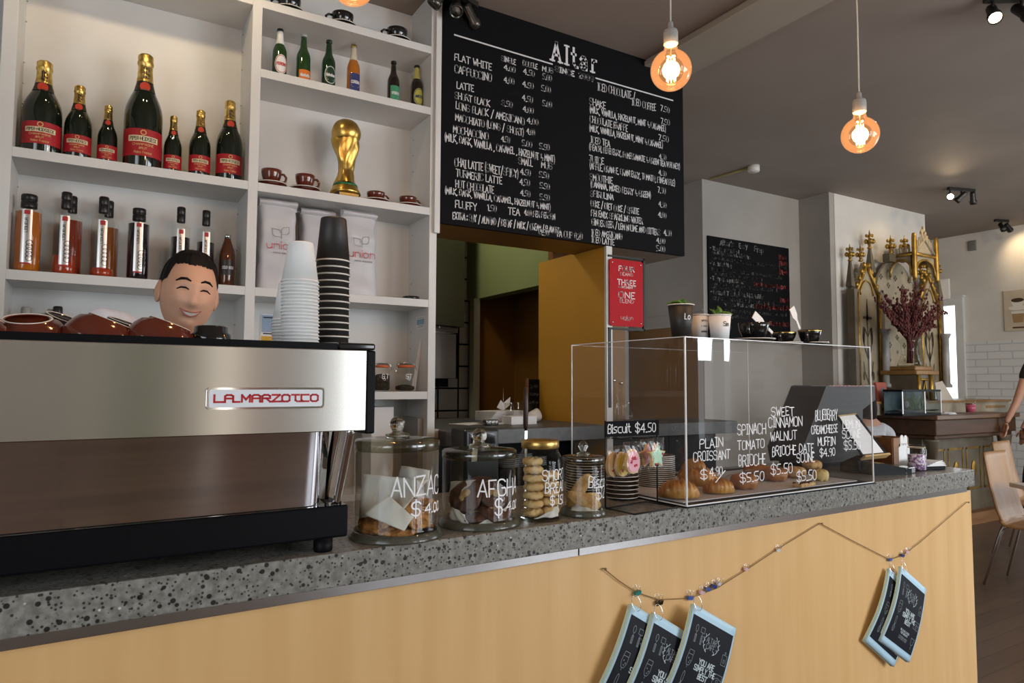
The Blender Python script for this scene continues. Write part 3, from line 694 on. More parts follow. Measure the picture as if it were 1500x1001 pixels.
def glyphs_on(bb, s, r, zc, h, wdt, wd, mi=0, a0=0.0, vertical=False, prof=None):
    """text wrapped round a bottle of radius r, centred on the angle a0 and height zc"""
    pl = shift(word(s, h, wdt, 0, 1.3), -wdt / 2, -h / 2)
    if vertical: pl = [[(-v, u) for u, v in st] for st in pl]
    R = prof or (lambda z: r)
    bb.ribbon(pl, wd, lambda u, v: (R(zc + v) * math.sin(a0 + u / r), -R(zc + v) * math.cos(a0 + u / r), zc + v), mi)
def prof_r(P):
    def f(z):
        for (r0, z0), (r1, z1) in zip(P, P[1:]):
            if z0 <= z <= z1 and z1 > z0: return r0 + (r1 - r0) * (z - z0) / (z1 - z0)
        return P[-1][0]
    return f
medal = noisy('red seal', (.42, .03, .015), (.5, .05, .02), 20, .4)
black_lab = mat('black neck label', (.014, .012, .008), .4)
def champagne(xpx, ytop, wpx, label, ytext=True):
    p = at(xpx, 240, 'y', BKY); D = depth(p); R = wpx * D / F_PX / 2 / 1.10
    h = at(xpx, ytop, 'y', BKY).z - Z2 - R * .1
    t = thing('champagne_bottle', label, 'bottle', (p.x, BKY, Z2), -.02, 'champagne bottles on the upper left shelf')
    P = [(.80, 0), (.95, .004), (1, .03), (1, .44), (.985, .49), (.93, .54), (.82, .59), (.66, .645), (.53, .69), (.45, .74), (.40, .80), (.37, .86), (.36, .92), (.36, .985)]
    P = [(r * R, z * h) for r, z in P]; rr = prof_r(P)
    MB().lathe(P, 36).build('bottle_glass', M['champagne_glass'], t)
    f0 = .70
    fo = [(rr(z * h) + .0012, z * h) for z in (f0, .74, .80, .86, .895)]
    fo += [(.385 * R, .9 * h), (.43 * R, .915 * h), (.42 * R, .935 * h), (.39 * R, .945 * h), (.41 * R, .965 * h), (.40 * R, .985 * h), (.30 * R, h), (.0001, 1.003 * h)]
    fb = MB().lathe(fo, 28).build('foil', M['gold_foil'], t)
    MB().patch(R, .665 * h, .755 * h, -1.1, 1.1, 14, prof=lambda v: rr((.665 + .09 * v) * h) + .002).build('neck_label', black_lab, t)
    bb = MB(); zc = .70 * h; rc = rr(zc) + .004
    bb.prism([(.27 * R * math.cos(a), .27 * R * math.sin(a)) for a in [2 * PI * k / 20 for k in range(20)]], -.003, 0, lambda a, b_, d: (a, -rc + d + .002 - abs(b_) * .0, zc + b_), 0)
    sl = bb.build('seal', medal, t)
    z0, z1 = .10 * h, .325 * h
    lb = MB().patch(R + .0012, z0, z1, -1.25, 1.25, 24, 0)
    lab = lb.build('label', M['red_label'], t)
    l2 = MB().patch(R + .0018, z0 + (z1 - z0) * .52, z0 + (z1 - z0) * .74, -.78, .78, 16).build('label_band', M['cream'], lab)
    tx = MB(); glyphs_on(tx, 'PIPER-HEIDSIECK', R + .0024, z0 + (z1 - z0) * .63, (z1 - z0) * .13, R * 1.42, R * .03, 0)
    glyphs_on(tx, 'CHAMPAGNE', R + .002, z0 + (z1 - z0) * .42, (z1 - z0) * .08, R * 1.1, R * .02, 1)
    glyphs_on(tx, 'BRUT', R + .002, z0 + (z1 - z0) * .28, (z1 - z0) * .08, R * .4, R * .02, 1)
    glyphs_on(tx, 'Reims France', R + .002, z0 + (z1 - z0) * .13, (z1 - z0) * .09, R * .9, R * .018, 1)
    tx.ribbon([arc(0, 0, .13 * R, 0, 2 * PI, 10)], R * .05, lambda u, v: ((R + .002) * math.sin(u / R), -(R + .002) * math.cos(u / R), z0 + (z1 - z0) * .86 + v), 1)
    tx.ribbon([[(-.95 * R, z1 - .012 * h), (.95 * R, z1 - .012 * h)], [(-.95 * R, z0 + .012 * h), (.95 * R, z0 + .012 * h)]], R * .03, lambda u, v: ((R + .002) * math.sin(u / R), -(R + .002) * math.cos(u / R), v), 1)
    tx.build('label_print', [M['ink'], mat('gold print', (.6, .38, .14), .5)], lab)
    nt_ = MB(); glyphs_on(nt_, 'PIPER', rr(.83 * h) + .002, .83 * h, .26 * R, .095 * h, R * .05, 0, .12, True, lambda z: rr(z) + .0022)
    nt_.build('neck_lettering', M['ink'], fb)
for a in ((59, 87, 55, 'second largest champagne bottle, leftmost on its shelf, with red label'),
          (112.5, 124, 39, 'champagne bottle between the leftmost large bottle and a very small one'),
          (156, 153.5, 28.6, 'small champagne bottle just left of the tallest bottle'),
          (208, 77.5, 56, 'tallest champagne bottle in the middle of the upper left shelf'),
          (252.5, 169, 26.5, 'smallest champagne bottle just right of the tallest one'),
          (292, 160.5, 32.5, 'champagne bottle second from the right end of its shelf'),
          (335, 146.5, 40, 'champagne bottle at the right end of the upper left shelf')): champagne(*a)

# syrup and liqueur bottles
def clear(name, c, rough=.05): return mat(name, c, rough, coat=.6)
M['liq_orange'] = noisy('amber syrup', (.40, .105, .006), (.50, .15, .01), 4, .08, coat=.6)
M['liq_red'] = noisy('red syrup', (.30, .03, .008), (.40, .05, .012), 4, .08, coat=.6)
M['liq_dark'] = mat('dark plum syrup', (.012, .004, .008), .06, coat=.6)
M['silver'] = mat('silver label', (.62, .60, .58), .28, .75)
M['cap_black'] = mat('black screw cap', (.012, .011, .011), .35)
red_sq = mat('red label square', (.40, .02, .025), .5)
def syrup(xpx, ytop, wpx, kind, liq, fill, label, Y=BKY - .02, plain=False):
    p = at(xpx, 360, 'y', Y); D = depth(p); R = wpx * D / F_PX / 2 / 1.10; h = at(xpx, ytop, 'y', Y).z - Z3
    t = thing('liqueur_bottle', label, 'bottle', (p.x, Y, Z3), .05, 'syrup and liqueur bottles on the middle left shelf')
    if kind == 'wide': P = [(.9 * R, 0), (R, .01), (R, .80 * h), (.97 * R, .825 * h), (.62 * R, .835 * h), (.60 * R, .84 * h)]; cap = [(.60 * R, .83 * h), (.61 * R, .84 * h), (.61 * R, .905 * h), (.57 * R, .91 * h), (.57 * R, .92 * h), (.61 * R, .925 * h), (.61 * R, .99 * h), (.56 * R, h), (.0001, h)]
    else: P = [(.9 * R, 0), (R, .01), (R, .725 * h), (.95 * R, .745 * h), (.42 * R, .76 * h), (.40 * R, .80 * h), (.40 * R, .84 * h)]; cap = [(.41 * R, .80 * h), (.44 * R, .81 * h), (.44 * R, .90 * h), (.41 * R, .905 * h), (.44 * R, .915 * h), (.44 * R, .99 * h), (.38 * R, h), (.0001, h)]
    MB().lathe(P, 28).build('bottle_glass', M['jar_glass'], t)
    zf = fill * h
    MB().lathe([(.86 * R, .008), (.955 * R, .018), (.955 * R, zf), (.0001, zf + .001)], 28).build('syrup', M[liq], t)
    MB().lathe(cap, 20).build('cap', M['cap_black'], t)
    if kind != 'wide': MB().lathe([(.30 * R, 1.001 * h), (.36 * R, 1.004 * h), (.0001, 1.006 * h)], 16).build('cap_top', red_sq, t)
    if plain: return
    z0, z1 = .10 * h, (.79 if kind == 'wide' else .70) * h
    lab = MB().patch(R + .0008, z0, z1, -.48, .30, 12).build('label', M['silver'], t)
    MB().patch(R + .0014, z1 - .065 * h, z1 - .012 * h, -.30, .14, 6).build('label_square', red_sq, lab); MB().patch(R + .0014, z0, z0 + .02 * h, -.48, .30, 8).build('label_stripe', red_sq, lab)
    tx = MB(); glyphs_on(tx, 'LIQUEUR', R + .0014, z1 - .20 * h, .20 * R, .18 * h, .0018, 0, -.12, True)
    for k in range(5): tx.ribbon([arc(.18 * R, z0 + (.08 + k * .047) * h, .012, 0, 2 * PI, 8)], .0022, lambda u, v: ((R + .0014) * math.sin(u / R), -(R + .0014) * math.cos(u / R), v))
    tx.build('label_print', M['ink'], lab)
syrup(40, 285.5, 37, 'wide', 'liq_orange', .77, 'amber filled syrup bottle with a wide black cap, leftmost on the middle shelf')
syrup(95, 282, 34, 'neck', 'liq_red', .235, 'nearly empty syrup bottle with red liquid at the bottom and a tall black cap')
syrup(150, 289, 33, 'neck', 'liq_red', .12, 'almost empty silver labelled bottle, second from the wide capped plum bottle')
syrup(104, 288, 30, 'neck', 'liq_red', .70, 'red syrup bottle half hidden behind the nearly empty bottle on the left', 3.515, True)
syrup(158, 295, 30, 'neck', 'liq_orange', .66, 'amber bottle half hidden behind the almost empty silver labelled bottle', 3.515, True)
syrup(202.5, 306, 32, 'wide', 'liq_dark', .78, 'dark plum bottle with a wide black cap in the middle of the shelf')
syrup(264, 304, 29, 'neck', 'liq_dark', .60, 'dark liqueur bottle with a clear neck right behind the head of the barista')
syrup(301, 309, 27.5, 'neck', 'liq_dark', .57, 'dark liqueur bottle beside the small brown bottle')
brown_glass = mat('brown bottle glass', (.075, .022, .006), .07, coat=.6)
green_glass = mat('green beer glass', (.012, .045, .008), .07, coat=.6)
dgreen_glass = mat('deep green beer glass', (.004, .028, .010), .07, coat=.6)
amber_glass = mat('amber beer', (.40, .13, .012), .07, coat=.6)
black_glass = mat('near black bottle glass', (.012, .006, .004), .07, coat=.6)
p = at(332.5, 380, 'y', BKY - .02); R = 25 * depth(p) / F_PX / 2.2; h = at(332.5, 344, 'y', BKY - .02).z - Z3
t = thing('brown_bottle', 'small brown glass bottle with a silver cap at the right end of the middle shelf', 'bottle', (p.x, BKY - .02, Z3))
MB().lathe([(.9 * R, 0), (R, .008), (R, .58 * h), (.9 * R, .68 * h), (.55 * R, .84 * h), (.40 * R, .91 * h), (.40 * R, .94 * h)], 26).build('bottle_glass', brown_glass, t)
MB().lathe([(.43 * R, .92 * h), (.44 * R, .99 * h), (.36 * R, h), (.0001, h)], 18).build('cap', M['chrome'], t)
lb = MB().patch(R + .001, .22 * h, .50 * h, -.9, .6, 12).build('label', black_lab, t)
tx = MB(); glyphs_on(tx, 'COLD BREW', R + .0016, .36 * h, .012, .05, .0018, 0, 0); tx.build('label_print', M['chalk'], lb)
# bottle tops just visible behind the cups on the machine
for x, y, w_, c, lab in ((38, 450, 13, 'ink', 'grey topped bottle behind the leftmost brown cup on the machine'), (74, 453, 10, 'ink', 'dark bottle neck behind the blue banded bottle on the low shelf'),
                         (84, 449, 12, 'b', 'bottle with a blue neck band on the low shelf behind the cups'), (120, 463, 12, 'cap_black', 'black capped bottle on the low shelf behind the white cloth')):
    Y = 3.42 if x != 74 else 3.47
    p = at(x, 470, 'y', Y); h = at(x, y, 'y', Y).z - Z5; R = w_ * depth(p) / F_PX / 2
    t = thing('spirit_bottle', lab, 'bottle', (p.x, Y, Z5), 0, 'spirit bottles on the low left shelf')
    MB().lathe([(R * 2.1, 0), (R * 2.2, .02), (R * 2.2, .6 * h), (R * 1.9, .68 * h), (R, .78 * h), (R * .95, .9 * h)], 22).build('bottle_glass', black_glass, t)
    MB().lathe([(R * 1.02, .88 * h), (R * 1.05, .93 * h), (R, .99 * h), (R * .8, h), (.0001, h)], 18).build('cap', M['cap_black'] if c != 'ink' else grey_holder, t)
    if c == 'b': MB().lathe([(R * 1.03, .80 * h), (R * 1.04, .88 * h)], 18, caps=False).build('neck_band', mat('blue neck band', (.03, .05, .35), .4), t)

# beer bottles
def beer(xpx, ytop, wpx, glass, label, lab_c, lab_shape, text, ink, cap=None, neck=None, tint=None):
    Y = BKY; p = at(xpx, 90, 'y', Y); D = depth(p); R = wpx * D / F_PX / 1.98; h = at(xpx, ytop, 'y', Y).z - ZB - .002
    t = thing('beer_bottle', label, 'bottle', (p.x, Y, ZB), .05, 'beer bottles on the upper right shelf')
    P = [(.9, 0), (1, .02), (1, .54), (.96, .595), (.80, .655), (.58, .715), (.48, .77), (.42, .86), (.40, .95)]
    P = [(r * R, z * h) for r, z in P]; rr = prof_r(P)
    MB().lathe(P, 26).build('bottle_glass', glass, t)
    MB().lathe([(.46 * R, .945 * h), (.48 * R, .955 * h), (.45 * R, .992 * h), (.3 * R, h), (.0001, h)], 18).build('crown_cap', cap or M['gold_foil'], t)
    if neck: MB().lathe([(rr(z * h) + .001, z * h) for z in (.70, .76, .82, .9, .945)], 20).build('neck_label', neck, t)
    lb = MB(); zc = .31 * h
    if lab_shape == 'oval':
        lb.grid(lambda u, v: ((R + .001) * math.sin(u * 0 + .95 * v * math.cos(2 * PI * u)), -(R + .001) * math.cos(.95 * v * math.cos(2 * PI * u)), zc + .175 * h * v * math.sin(2 * PI * u)), 24, 3, True)
    else: lb.patch(R + .001, .12 * h, (.44 if lab_shape == 'tall' else .30) * h, -.9, .9, 14); zc = (.28 if lab_shape == 'tall' else .2) * h
    lo_ = lb.build('label', lab_c, t)
    tx = MB(); glyphs_on(tx, text, R + .002, zc, .05 * h, R * 1.35, R * .09, 0, 0)
    tx.ribbon([[(-.6 * R, zc - .065 * h), (.6 * R, zc - .065 * h)], [(-.4 * R, zc - .09 * h), (.4 * R, zc - .09 * h)]], R * .08, lambda u, v: ((R + .002) * math.sin(u / R), -(R + .002) * math.cos(u / R), v))
    if lab_shape == 'oval': tx.ribbon([[(.84 * R * math.cos(a), zc + .155 * h * math.sin(a)) for a in [2 * PI * k / 20 for k in range(21)]]], R * .09, lambda u, v: ((R + .0018) * math.sin(u / R), -(R + .0018) * math.cos(u / R), v))
    tx.build('label_print', ink, lo_)
wl = mat('white beer label', (.68, .68, .66), .5); navy = mat('navy print', (.03, .04, .15), .5); silverp = mat('silver print', (.6, .62, .6), .4)
oran = mat('orange label square', (.62, .16, .02), .5); yl = mat('yellow green label', (.55, .55, .10), .5); grn = mat('green label', (.05, .26, .13), .5); redp = mat('red print', (.45, .03, .03), .5)
beer(409.6, 42, 20, green_glass, 'green beer bottle with a white oval label, leftmost of the beers', wl, 'oval', 'PERONI', redp, M['cap_black'], wl)
beer(444.6, 50, 20, green_glass, 'plain green beer bottle with a small orange square', oran, 'low', 'Monteith', M['chalk'], mat('grey cap', (.4, .42, .4), .4))
beer(481.6, 58.5, 19.5, dgreen_glass, 'deep green beer bottle with a dark oval label and silver rings', mat('dark green label', (.01, .04, .02), .4), 'oval', 'Heineken', silverp, dgreen_glass)
beer(518, 65.5, 18.5, amber_glass, 'golden clear beer bottle with a dark and white label', navy, 'tall', 'CORONA', M['chalk'], None, mat('pale neck', (.55, .5, .38), .3))
beer(576.8, 89.5, 17.5, black_glass, 'almost black beer bottle with a green and white label', grn, 'tall', 'SPEIGHTS', M['chalk'], M['cap_black'])
beer(611, 96, 18, black_glass, 'dark brown beer bottle with a yellow oval label at the right end', yl, 'oval', 'AMSTEL', navy, M['cap_black'], mat('yellow neck', (.5, .45, .12), .4))

# cups and saucers
def cup_mesh(R, h, mats, handle_ang, name, label, group, loc, taper=.62, rim=None, cat='cup', rotz=0, gold=False):
    t = thing(name, label, cat, loc, rotz, group)
    P = [(taper * R * .92, 0), (taper * R, .004), (taper * R * 1.16, .12 * h), (R * .90, .5 * h), (R * .985, .8 * h), (R, h), (R - .003, h), (R * .96 - .003, .78 * h), (R * .86, .45 * h), (taper * R * .9, .12 * h), (.0001, .09 * h)]
    MB().lathe(P, 32).build('cup_body', mats, t)
    if handle_ang is not None:
        pts = [(R * .93, 0, h * .84), (R * 1.25, 0, h * .86), (R * 1.5, 0, h * .66), (R * 1.42, 0, h * .40), (R * 1.1, 0, h * .26), (R * .84, 0, h * .3)]
        MB().tube(pts, .0045 + R * .03, 8).build('handle', mats, t, rotz=handle_ang)
    return t
def saucer(R, mats, label, group, loc, name='saucer', rim=True, thick=.014):
    t = thing(name, label, 'saucer', loc, 0, group)
    MB().lathe([(.52 * R, 0), (.55 * R, .003), (.9 * R, thick - .003), (R, thick), (R * .985, thick + .0025), (.88 * R, thick * .75), (.5 * R, .006), (.0001, .005)], 36).build('plate_body', mats, t)
    MB().lathe([(R * .985, thick + .0018), (R + .0006, thick - .0006), (R * .998, thick - .0016), (R * .97, thick - .0026)], 36, caps=False).build('rim_line', M['white_glaze'], t)
    return t
first = None
for x, yb, lab in ((425, -2, 'black cup at the left of the top right shelf, cut by the photo edge'), (503, 35, 'black cup with a small badge in the middle of the top right shelf'), (583, 57, 'black cup at the right end of the top right shelf')):
    p = at(x, yb, 'y', 3.36); R = .056; loc = Vector((p.x, 3.375, ZC + .012))
    if first is None:
        first = cup_mesh(R, .062, M['black_gloss'], PI * .96, 'coffee_cup', lab, 'black cups on the top right shelf', loc)
        fs = saucer(.078, M['black_gloss'], 'black saucer under the leftmost black cup on the top right shelf', 'black saucers on the top right shelf', (p.x, 3.375, ZC))
    else:
        dup(first, loc, None, lab); dup(fs, (p.x, 3.375, ZC), None, 'black saucer under the %s black cup on the top right shelf' % ('middle' if x == 503 else 'rightmost'))
first = None
for i, (x, lab) in enumerate(((397.6, 'brown cup at the left end of the trophy shelf'), (447, 'brown cup beside the gold trophy, on its left'), (551, 'brown cup just right of the gold trophy'), (598, 'brown cup at the right end of the trophy shelf'))):
    Y = 3.35 if i < 2 else 3.375; p = at(x, 260, 'y', Y); z = Z2 + .010
    if first is None:
        first = cup_mesh(.047, .070, M['brown_glaze'], .1, 'coffee_cup', lab, 'brown cups on the trophy shelf', (p.x, Y, z), .6)
        fs = saucer(.073, M['brown_glaze'], 'brown saucer under the ' + lab, 'brown saucers on the trophy shelf', (p.x, Y, Z2))
    else:
        c_ = dup(first, (p.x, Y, z), None, lab); c_.scale = (1, 1, 1 if i < 2 else .66); dup(fs, (p.x, Y, Z2), None, 'brown saucer under the ' + lab)

# trophy: a gold globe on a twisted stem, green banded foot
p = at(506, 260, 'y', 3.40); h = at(506, 175, 'y', 3.40).z - Z2
t = thing('trophy', 'gold trophy with a globe top and green banded foot among brown cups', 'trophy', (p.x, 3.40, Z2))
P_ = [(.16, .105), (.145, .13), (.125, .2), (.10, .3), (.085, .36), (.095, .45), (.12, .55), (.145, .64), (.16, .72)]
Pf = prof_r([(r * h, z * h) for r, z in P_])
def stem(u, v):
    z = (.2 + .54 * v) * h; a = 2 * PI * u; r = Pf(z) * (1 + .13 * math.sin(3 * a + 5.0 * v) + .05 * math.sin(7 * a - 9 * v))
    return (r * math.cos(a), r * math.sin(a), z)
MB().grid(stem, 40, 24, wrap=True).build('stem', M['gold'], t)
MB().grid(lambda u, v: ((.175 * h + .006 * h * math.sin(9 * u * 2 * PI) * math.sin(7 * v)) * math.sin(PI * v) * math.cos(2 * PI * u), .175 * h * math.sin(PI * v) * math.sin(2 * PI * u), .825 * h - .175 * h * math.cos(PI * v)), 32, 20, wrap=True).build('globe', M['gold'], t)
MB().lathe([(.0001, .07 * h), (.185 * h, .07 * h), (.175 * h, .105 * h), (.145 * h, .165 * h), (.125 * h, .21 * h), (.0001, .21 * h)], 32).build('foot', M['gold'], t)
gb = mat('malachite band', (.01, .16, .06), .3)
for z0 in (.105, .165): MB().lathe([(Pf(z0 * h) + .006, z0 * h), (Pf((z0 + .03) * h) + .006, (z0 + .025) * h)], 32).build('green_band', gb, t)
MB().box(-.06, -.05, 0, .06, .05, .028).build('plinth', M['black_gloss'], t, bevel=.002)
MB().box(-.045, -.0515, .002, .055, -.050, .027).build('name_plate', mat('brass plate', (.42, .27, .08), .35, .7), t)

# coffee bean bags
bag_m = noisy('matt white foil bag', (.50, .50, .52), (.57, .57, .59), 6, .42, bump=.35)
grey_p = mat('grey print', (.22, .22, .23), .6); red_p = mat('red logo print', (.55, .06, .07), .6)
def bag(x0, x1, ytop, Y, label, rz, print_dx=0, logo=True, seed=1):
    a, e = at(x0, 360, 'y', Y), at(x1, 360, 'y', Y); W_ = e.x - a.x; h = min(at((x0 + x1) / 2, ytop, 'y', Y).z - Z4, .44); r = random.Random(seed)
    t = thing('coffee_bag', label, 'bag', ((a.x + e.x) / 2, Y, Z4), rz, 'white coffee bags on the shelf')
    ph = [r.uniform(0, 6) for _ in range(6)]
    def dep(v): return .052 * min(1, (1 - v) * 3.2) ** .6 + .004 if v < .985 else .006
    def fn(u, v):
        a_ = 2 * PI * u; ca, sa = math.cos(a_), math.sin(a_); n = 4.5
        k = (abs(ca) ** n + abs(sa) ** n) ** (-1 / n)
        cr = 1 + .018 * math.sin(13 * v + ph[0] + 2 * math.sin(a_ * 2)) + .014 * math.sin(29 * v + ph[1] + 5 * u)
        return (W_ / 2 * k * ca * cr * (.95 + .05 * math.cos(v * 5)), dep(v) * k * sa * cr + .004 * math.sin(21 * v + 9 * u + ph[2]), h * v)
    b = MB().grid(fn, 48, 44, wrap=True)
    b.add([fn(k / 48, 0) for k in range(48)], [tuple(range(47, -1, -1))]); b.build('bag_body', bag_m, t)
    b = MB(); yf = -.064; fz = h * .875
    MB().grid(lambda u, v: (W_ * .49 * (2 * u - 1), -.01 - .034 * math.sin(PI * min(v * 1.3, 1)) + .003 * math.sin(9 * u + ph[3]), h * (1.0 - .12 * v)), 12, 8).build('folded_top', bag_m, t)
    if not logo: return
    cx = print_dx; s = W_
    tx = MB(); tx.ribbon(shift(word('union', s * .20, s * .74, 0, 1.1), cx - s * .37, h * .44), s * .017, lambda u, v: (u, yf, v), 0)
    leafs = [[(0, 0), (0, .20), (.05, .26), (.19, .28), (.20, .14), (.15, .08), (.02, .07)], [(0, -.04), (0, .10), (-.05, .19), (-.24, .21), (-.23, .05), (-.16, .005), (-.02, .0)]]
    tx.ribbon([[(cx + a * s, h * .57 + b_ * s) for a, b_ in lf] for lf in leafs], s * .012, lambda u, v: (u, yf, v), 1)
    tx.ribbon(shift(word('COFFEE ROASTERS', s * .035, s * .5, 0, 1.1), cx - s * .2, h * .39), s * .007, lambda u, v: (u, yf, v), 1)
    tx.build('bag_print', [red_p, grey_p], t)
bag(377, 433, 283, 3.39, 'white coffee bag with red logo at the left of the shelf behind the cups', -.04, .01, True, 1)
bag(437, 488, 291, 3.47, 'white coffee bag standing back between the two others, behind black cups', .0, 0, False, 2)
bag(497, 549, 306, 3.40, 'white coffee bag with red logo right of the black cup stack', .06, 0, True, 3)
p = at(603, 437, 'y', 3.36)
t = thing('tape_roll', 'black and gold tape roll lying at the right end of the bag shelf', 'tape', (p.x, 3.37, Z4))
MB().lathe([(.028, 0), (.045, 0), (.045, .018), (.028, .018)], 24, closed=True).build('roll', M['black_gloss'], t)
MB().lathe([(.018, .002), (.028, .002), (.028, .020), (.018, .020)], 24, closed=True).build('core', mat('gold core', (.5, .36, .1), .35), t)
MB().tube([(-.045, 0, .006), (-.075, -.008, .005), (-.10, 0, .005)], .005, 8).build('loose_end', M['black_gloss'], t)

# low shelf: clip jars with tea, leaning things and notices
tea = noisy('loose tea', (.012, .008, .006), (.05, .035, .02), 90, .9, bump=1); rubber = mat('orange rubber seal', (.62, .13, .03), .5)
def clip_jar(x, wpx, label, fill, txt):
    Y = 3.40; p = at(x, 560, 'y', Y); D = depth(p); R = wpx * D / F_PX / 2.1; h = at(x, 532, 'y', Y).z - Z5
    t = thing('clip_jar', label, 'jar', (p.x, Y, Z5), 0, 'clip jars with tea on the low shelf')
    MB().lathe([(.85 * R, 0), (R, .01), (R, .70 * h), (.82 * R, .82 * h), (.80 * R, .86 * h)], 28).build('jar_glass', M['jar_glass'], t)
    MB().lathe([(.84 * R, .84 * h), (.87 * R, .86 * h), (.87 * R, .91 * h), (.84 * R, .92 * h)], 28).build('seal', rubber, t)
    MB().lathe([(.84 * R, .92 * h), (.82 * R, .97 * h), (.6 * R, h), (.0001, h)], 28).build('lid', M['smoke_glass'], t)
    MB().lathe([(.8 * R, .006), (.94 * R, .012), (.94 * R, fill * h), (.5 * R, fill * h + .008), (.0001, fill * h + .01)], 24).build('tea', tea, t)
    MB().tube([(-.9 * R, -.02, .6 * h), (-1.1 * R, -.02, .7 * h), (-.9 * R, -.02, .95 * h), (0, -.02, 1.01 * h), (.9 * R, -.02, .95 * h), (1.05 * R, -.02, .75 * h)], .0018, 6).build('wire_clip', M['chrome'], t)
    tx = MB(); glyphs_on(tx, txt, R + .001, .52 * h, .16 * h, R * .8, .003, 0, .1); tx.build('lettering', M['glass_pen'], t)
clip_jar(559, 26, 'clip jar with orange seal full of dark tea, next to the machine', .55, 'G.T')
clip_jar(593, 31, 'larger clip jar with orange seal and a little black tea', .17, 'ST.')
p = at(617, 565, 'y', 3.36)
t = thing('spatula', 'long white plastic spatula leaning in the corner of the low shelf', 'spatula', (p.x - .03, 3.40, Z5))
MB().prism([(-.012, .002), (.012, .002), (.055, .30), (.045, .30)], -.003, .003).build('blade', M['paper_white'], t)
p = at(619, 560, 'y', 3.42)
t = thing('honey_bottle', 'small yellow and black squeeze bottle on the low shelf', 'bottle', (p.x, 3.44, Z5))
MB().lathe([(.018, 0), (.02, .006), (.02, .03)], 16).build('bottle_base', mat('yellow plastic', (.55, .45, .02), .4), t)
MB().lathe([(.0205, .03), (.0205, .055)], 16).build('label', M['black_plastic'], t)
MB().lathe([(.02, .055), (.018, .075), (.008, .085), (.004, .10), (.0001, .10)], 16).build('nozzle', mat('yellow nozzle', (.6, .5, .03), .4), t)
a = at(601, 606, 'y', 3.5)
for k, (dx, hh, c, lab) in enumerate(((0, .36, noisy('grey folder', (.34, .33, .30), (.38, .37, .34), 4, .6), 'grey folder standing under the jar shelf'), (.045, .33, M['paper'], 'white folder standing beside the grey folder'), (.09, .30, noisy('beige folder', (.5, .46, .38), (.55, .5, .42), 4, .6), 'beige folder in the corner under the jar shelf'))):
    t = tag(MB().box(0, -.09, 0, .032, .13, hh).build('folder', c, None, (a.x + dx - .02, 3.44, .90), bevel=.002), lab, 'folder', 'folders under the jar shelf')
tag(MB().box(0, -.06, 0, .12, .08, .42).build('storage_box', M['paper'], None, (1.20, 3.44, .90), bevel=.003), 'white box behind the round jar knob under the shelf', 'box')
# notices on the back panel and on the right side
def notice(name, label, P0, P1, axis, val, cols, lines):
    a, e = at(*P0, axis, val), at(*P1, axis, val)
    t = thing(name, label, 'notice', (a.x, a.y, e.z))
    hh = a.z - e.z
    if axis == 'y': mp = lambda u, v, d: (u * (e.x - a.x), -d, v * hh)
    else: mp = lambda u, v, d: (-d, u * (e.y - a.y), v * hh)
    MB().prism([(0, 0), (1, 0), (1, 1), (0, 1)], 0, .001, mp).build('sheet', M['paper'], t)
    for i, (z0, z1, c) in enumerate(cols): MB().prism([(.03, z0), (.97, z0), (.97, z1), (.03, z1)], .001, .0015, mp).build('panel', c, t)
    b = MB()
    for (u0, u1, v) in lines: b.prism([(u0, v), (u1, v), (u1, v + .03), (u0, v + .03)], .0015, .0018, mp)
    b.build('print', M['ink'], t)
notice('poster', 'small blue and yellow notice stuck behind the white cups', (382, 460), (420, 520), 'y', 3.578, ((.0, .12, mat('yellow print', (.62, .48, .04), .6)), (.12, .34, mat('photo print', (.10, .08, .05), .6)), (.34, .45, mat('orange print', (.65, .38, .03), .6)), (.55, .97, mat('pale blue print', (.30, .40, .55), .6))), ((.1, .9, .5), (.1, .7, .9)))
notice('sticker', 'small pale sticker on the right side of the shelf bay', (622, 463), (610.5, 483), 'x', 1.4715, ((.35, .8, mat('blue sticker print', (.25, .38, .5), .6)),), ((.1, .9, .15), (.1, .8, .25), (.1, .9, .88)))

# ------------------------------------------------------------------ counter
CT = 1.03
t = cthing('counter', 'pale birch veneer bar counter front with a steel trim strip', 'counter', (0, 1.672, 0))
MB().box(-1.5, 0, .0, 3.752, .02, .926).build('front_panel', M['wood'], t, bevel=.001)
MB().box(3.732, .02, 0, 3.752, .62, .926).build('end_panel', M['wood'], t)
MB().box(-1.5, .02, .05, 3.73, .6, .9).build('carcass', M['brown_wood'], t)
MB().box(-1.5, -.012, .926, 1.299, .0, .949).build('trim_strip', M['trim'], t, bevel=.001)
MB().box(1.303, -.012, .926, 3.69, .0, .949).build('trim_strip', M['trim'], t, bevel=.001)
MB().box(-1.5, 0, .926, 3.69, .60, .949).build('top_batten', M['black_plastic'], t)
tag(MB().box(-1.5, 0, .949, 3.757, .70, CT).build('countertop', M['terrazzo'], None, to_w((0, 1.654, 0)), TURN, bevel=.003), 'thick dark speckled terrazzo countertop', 'countertop')

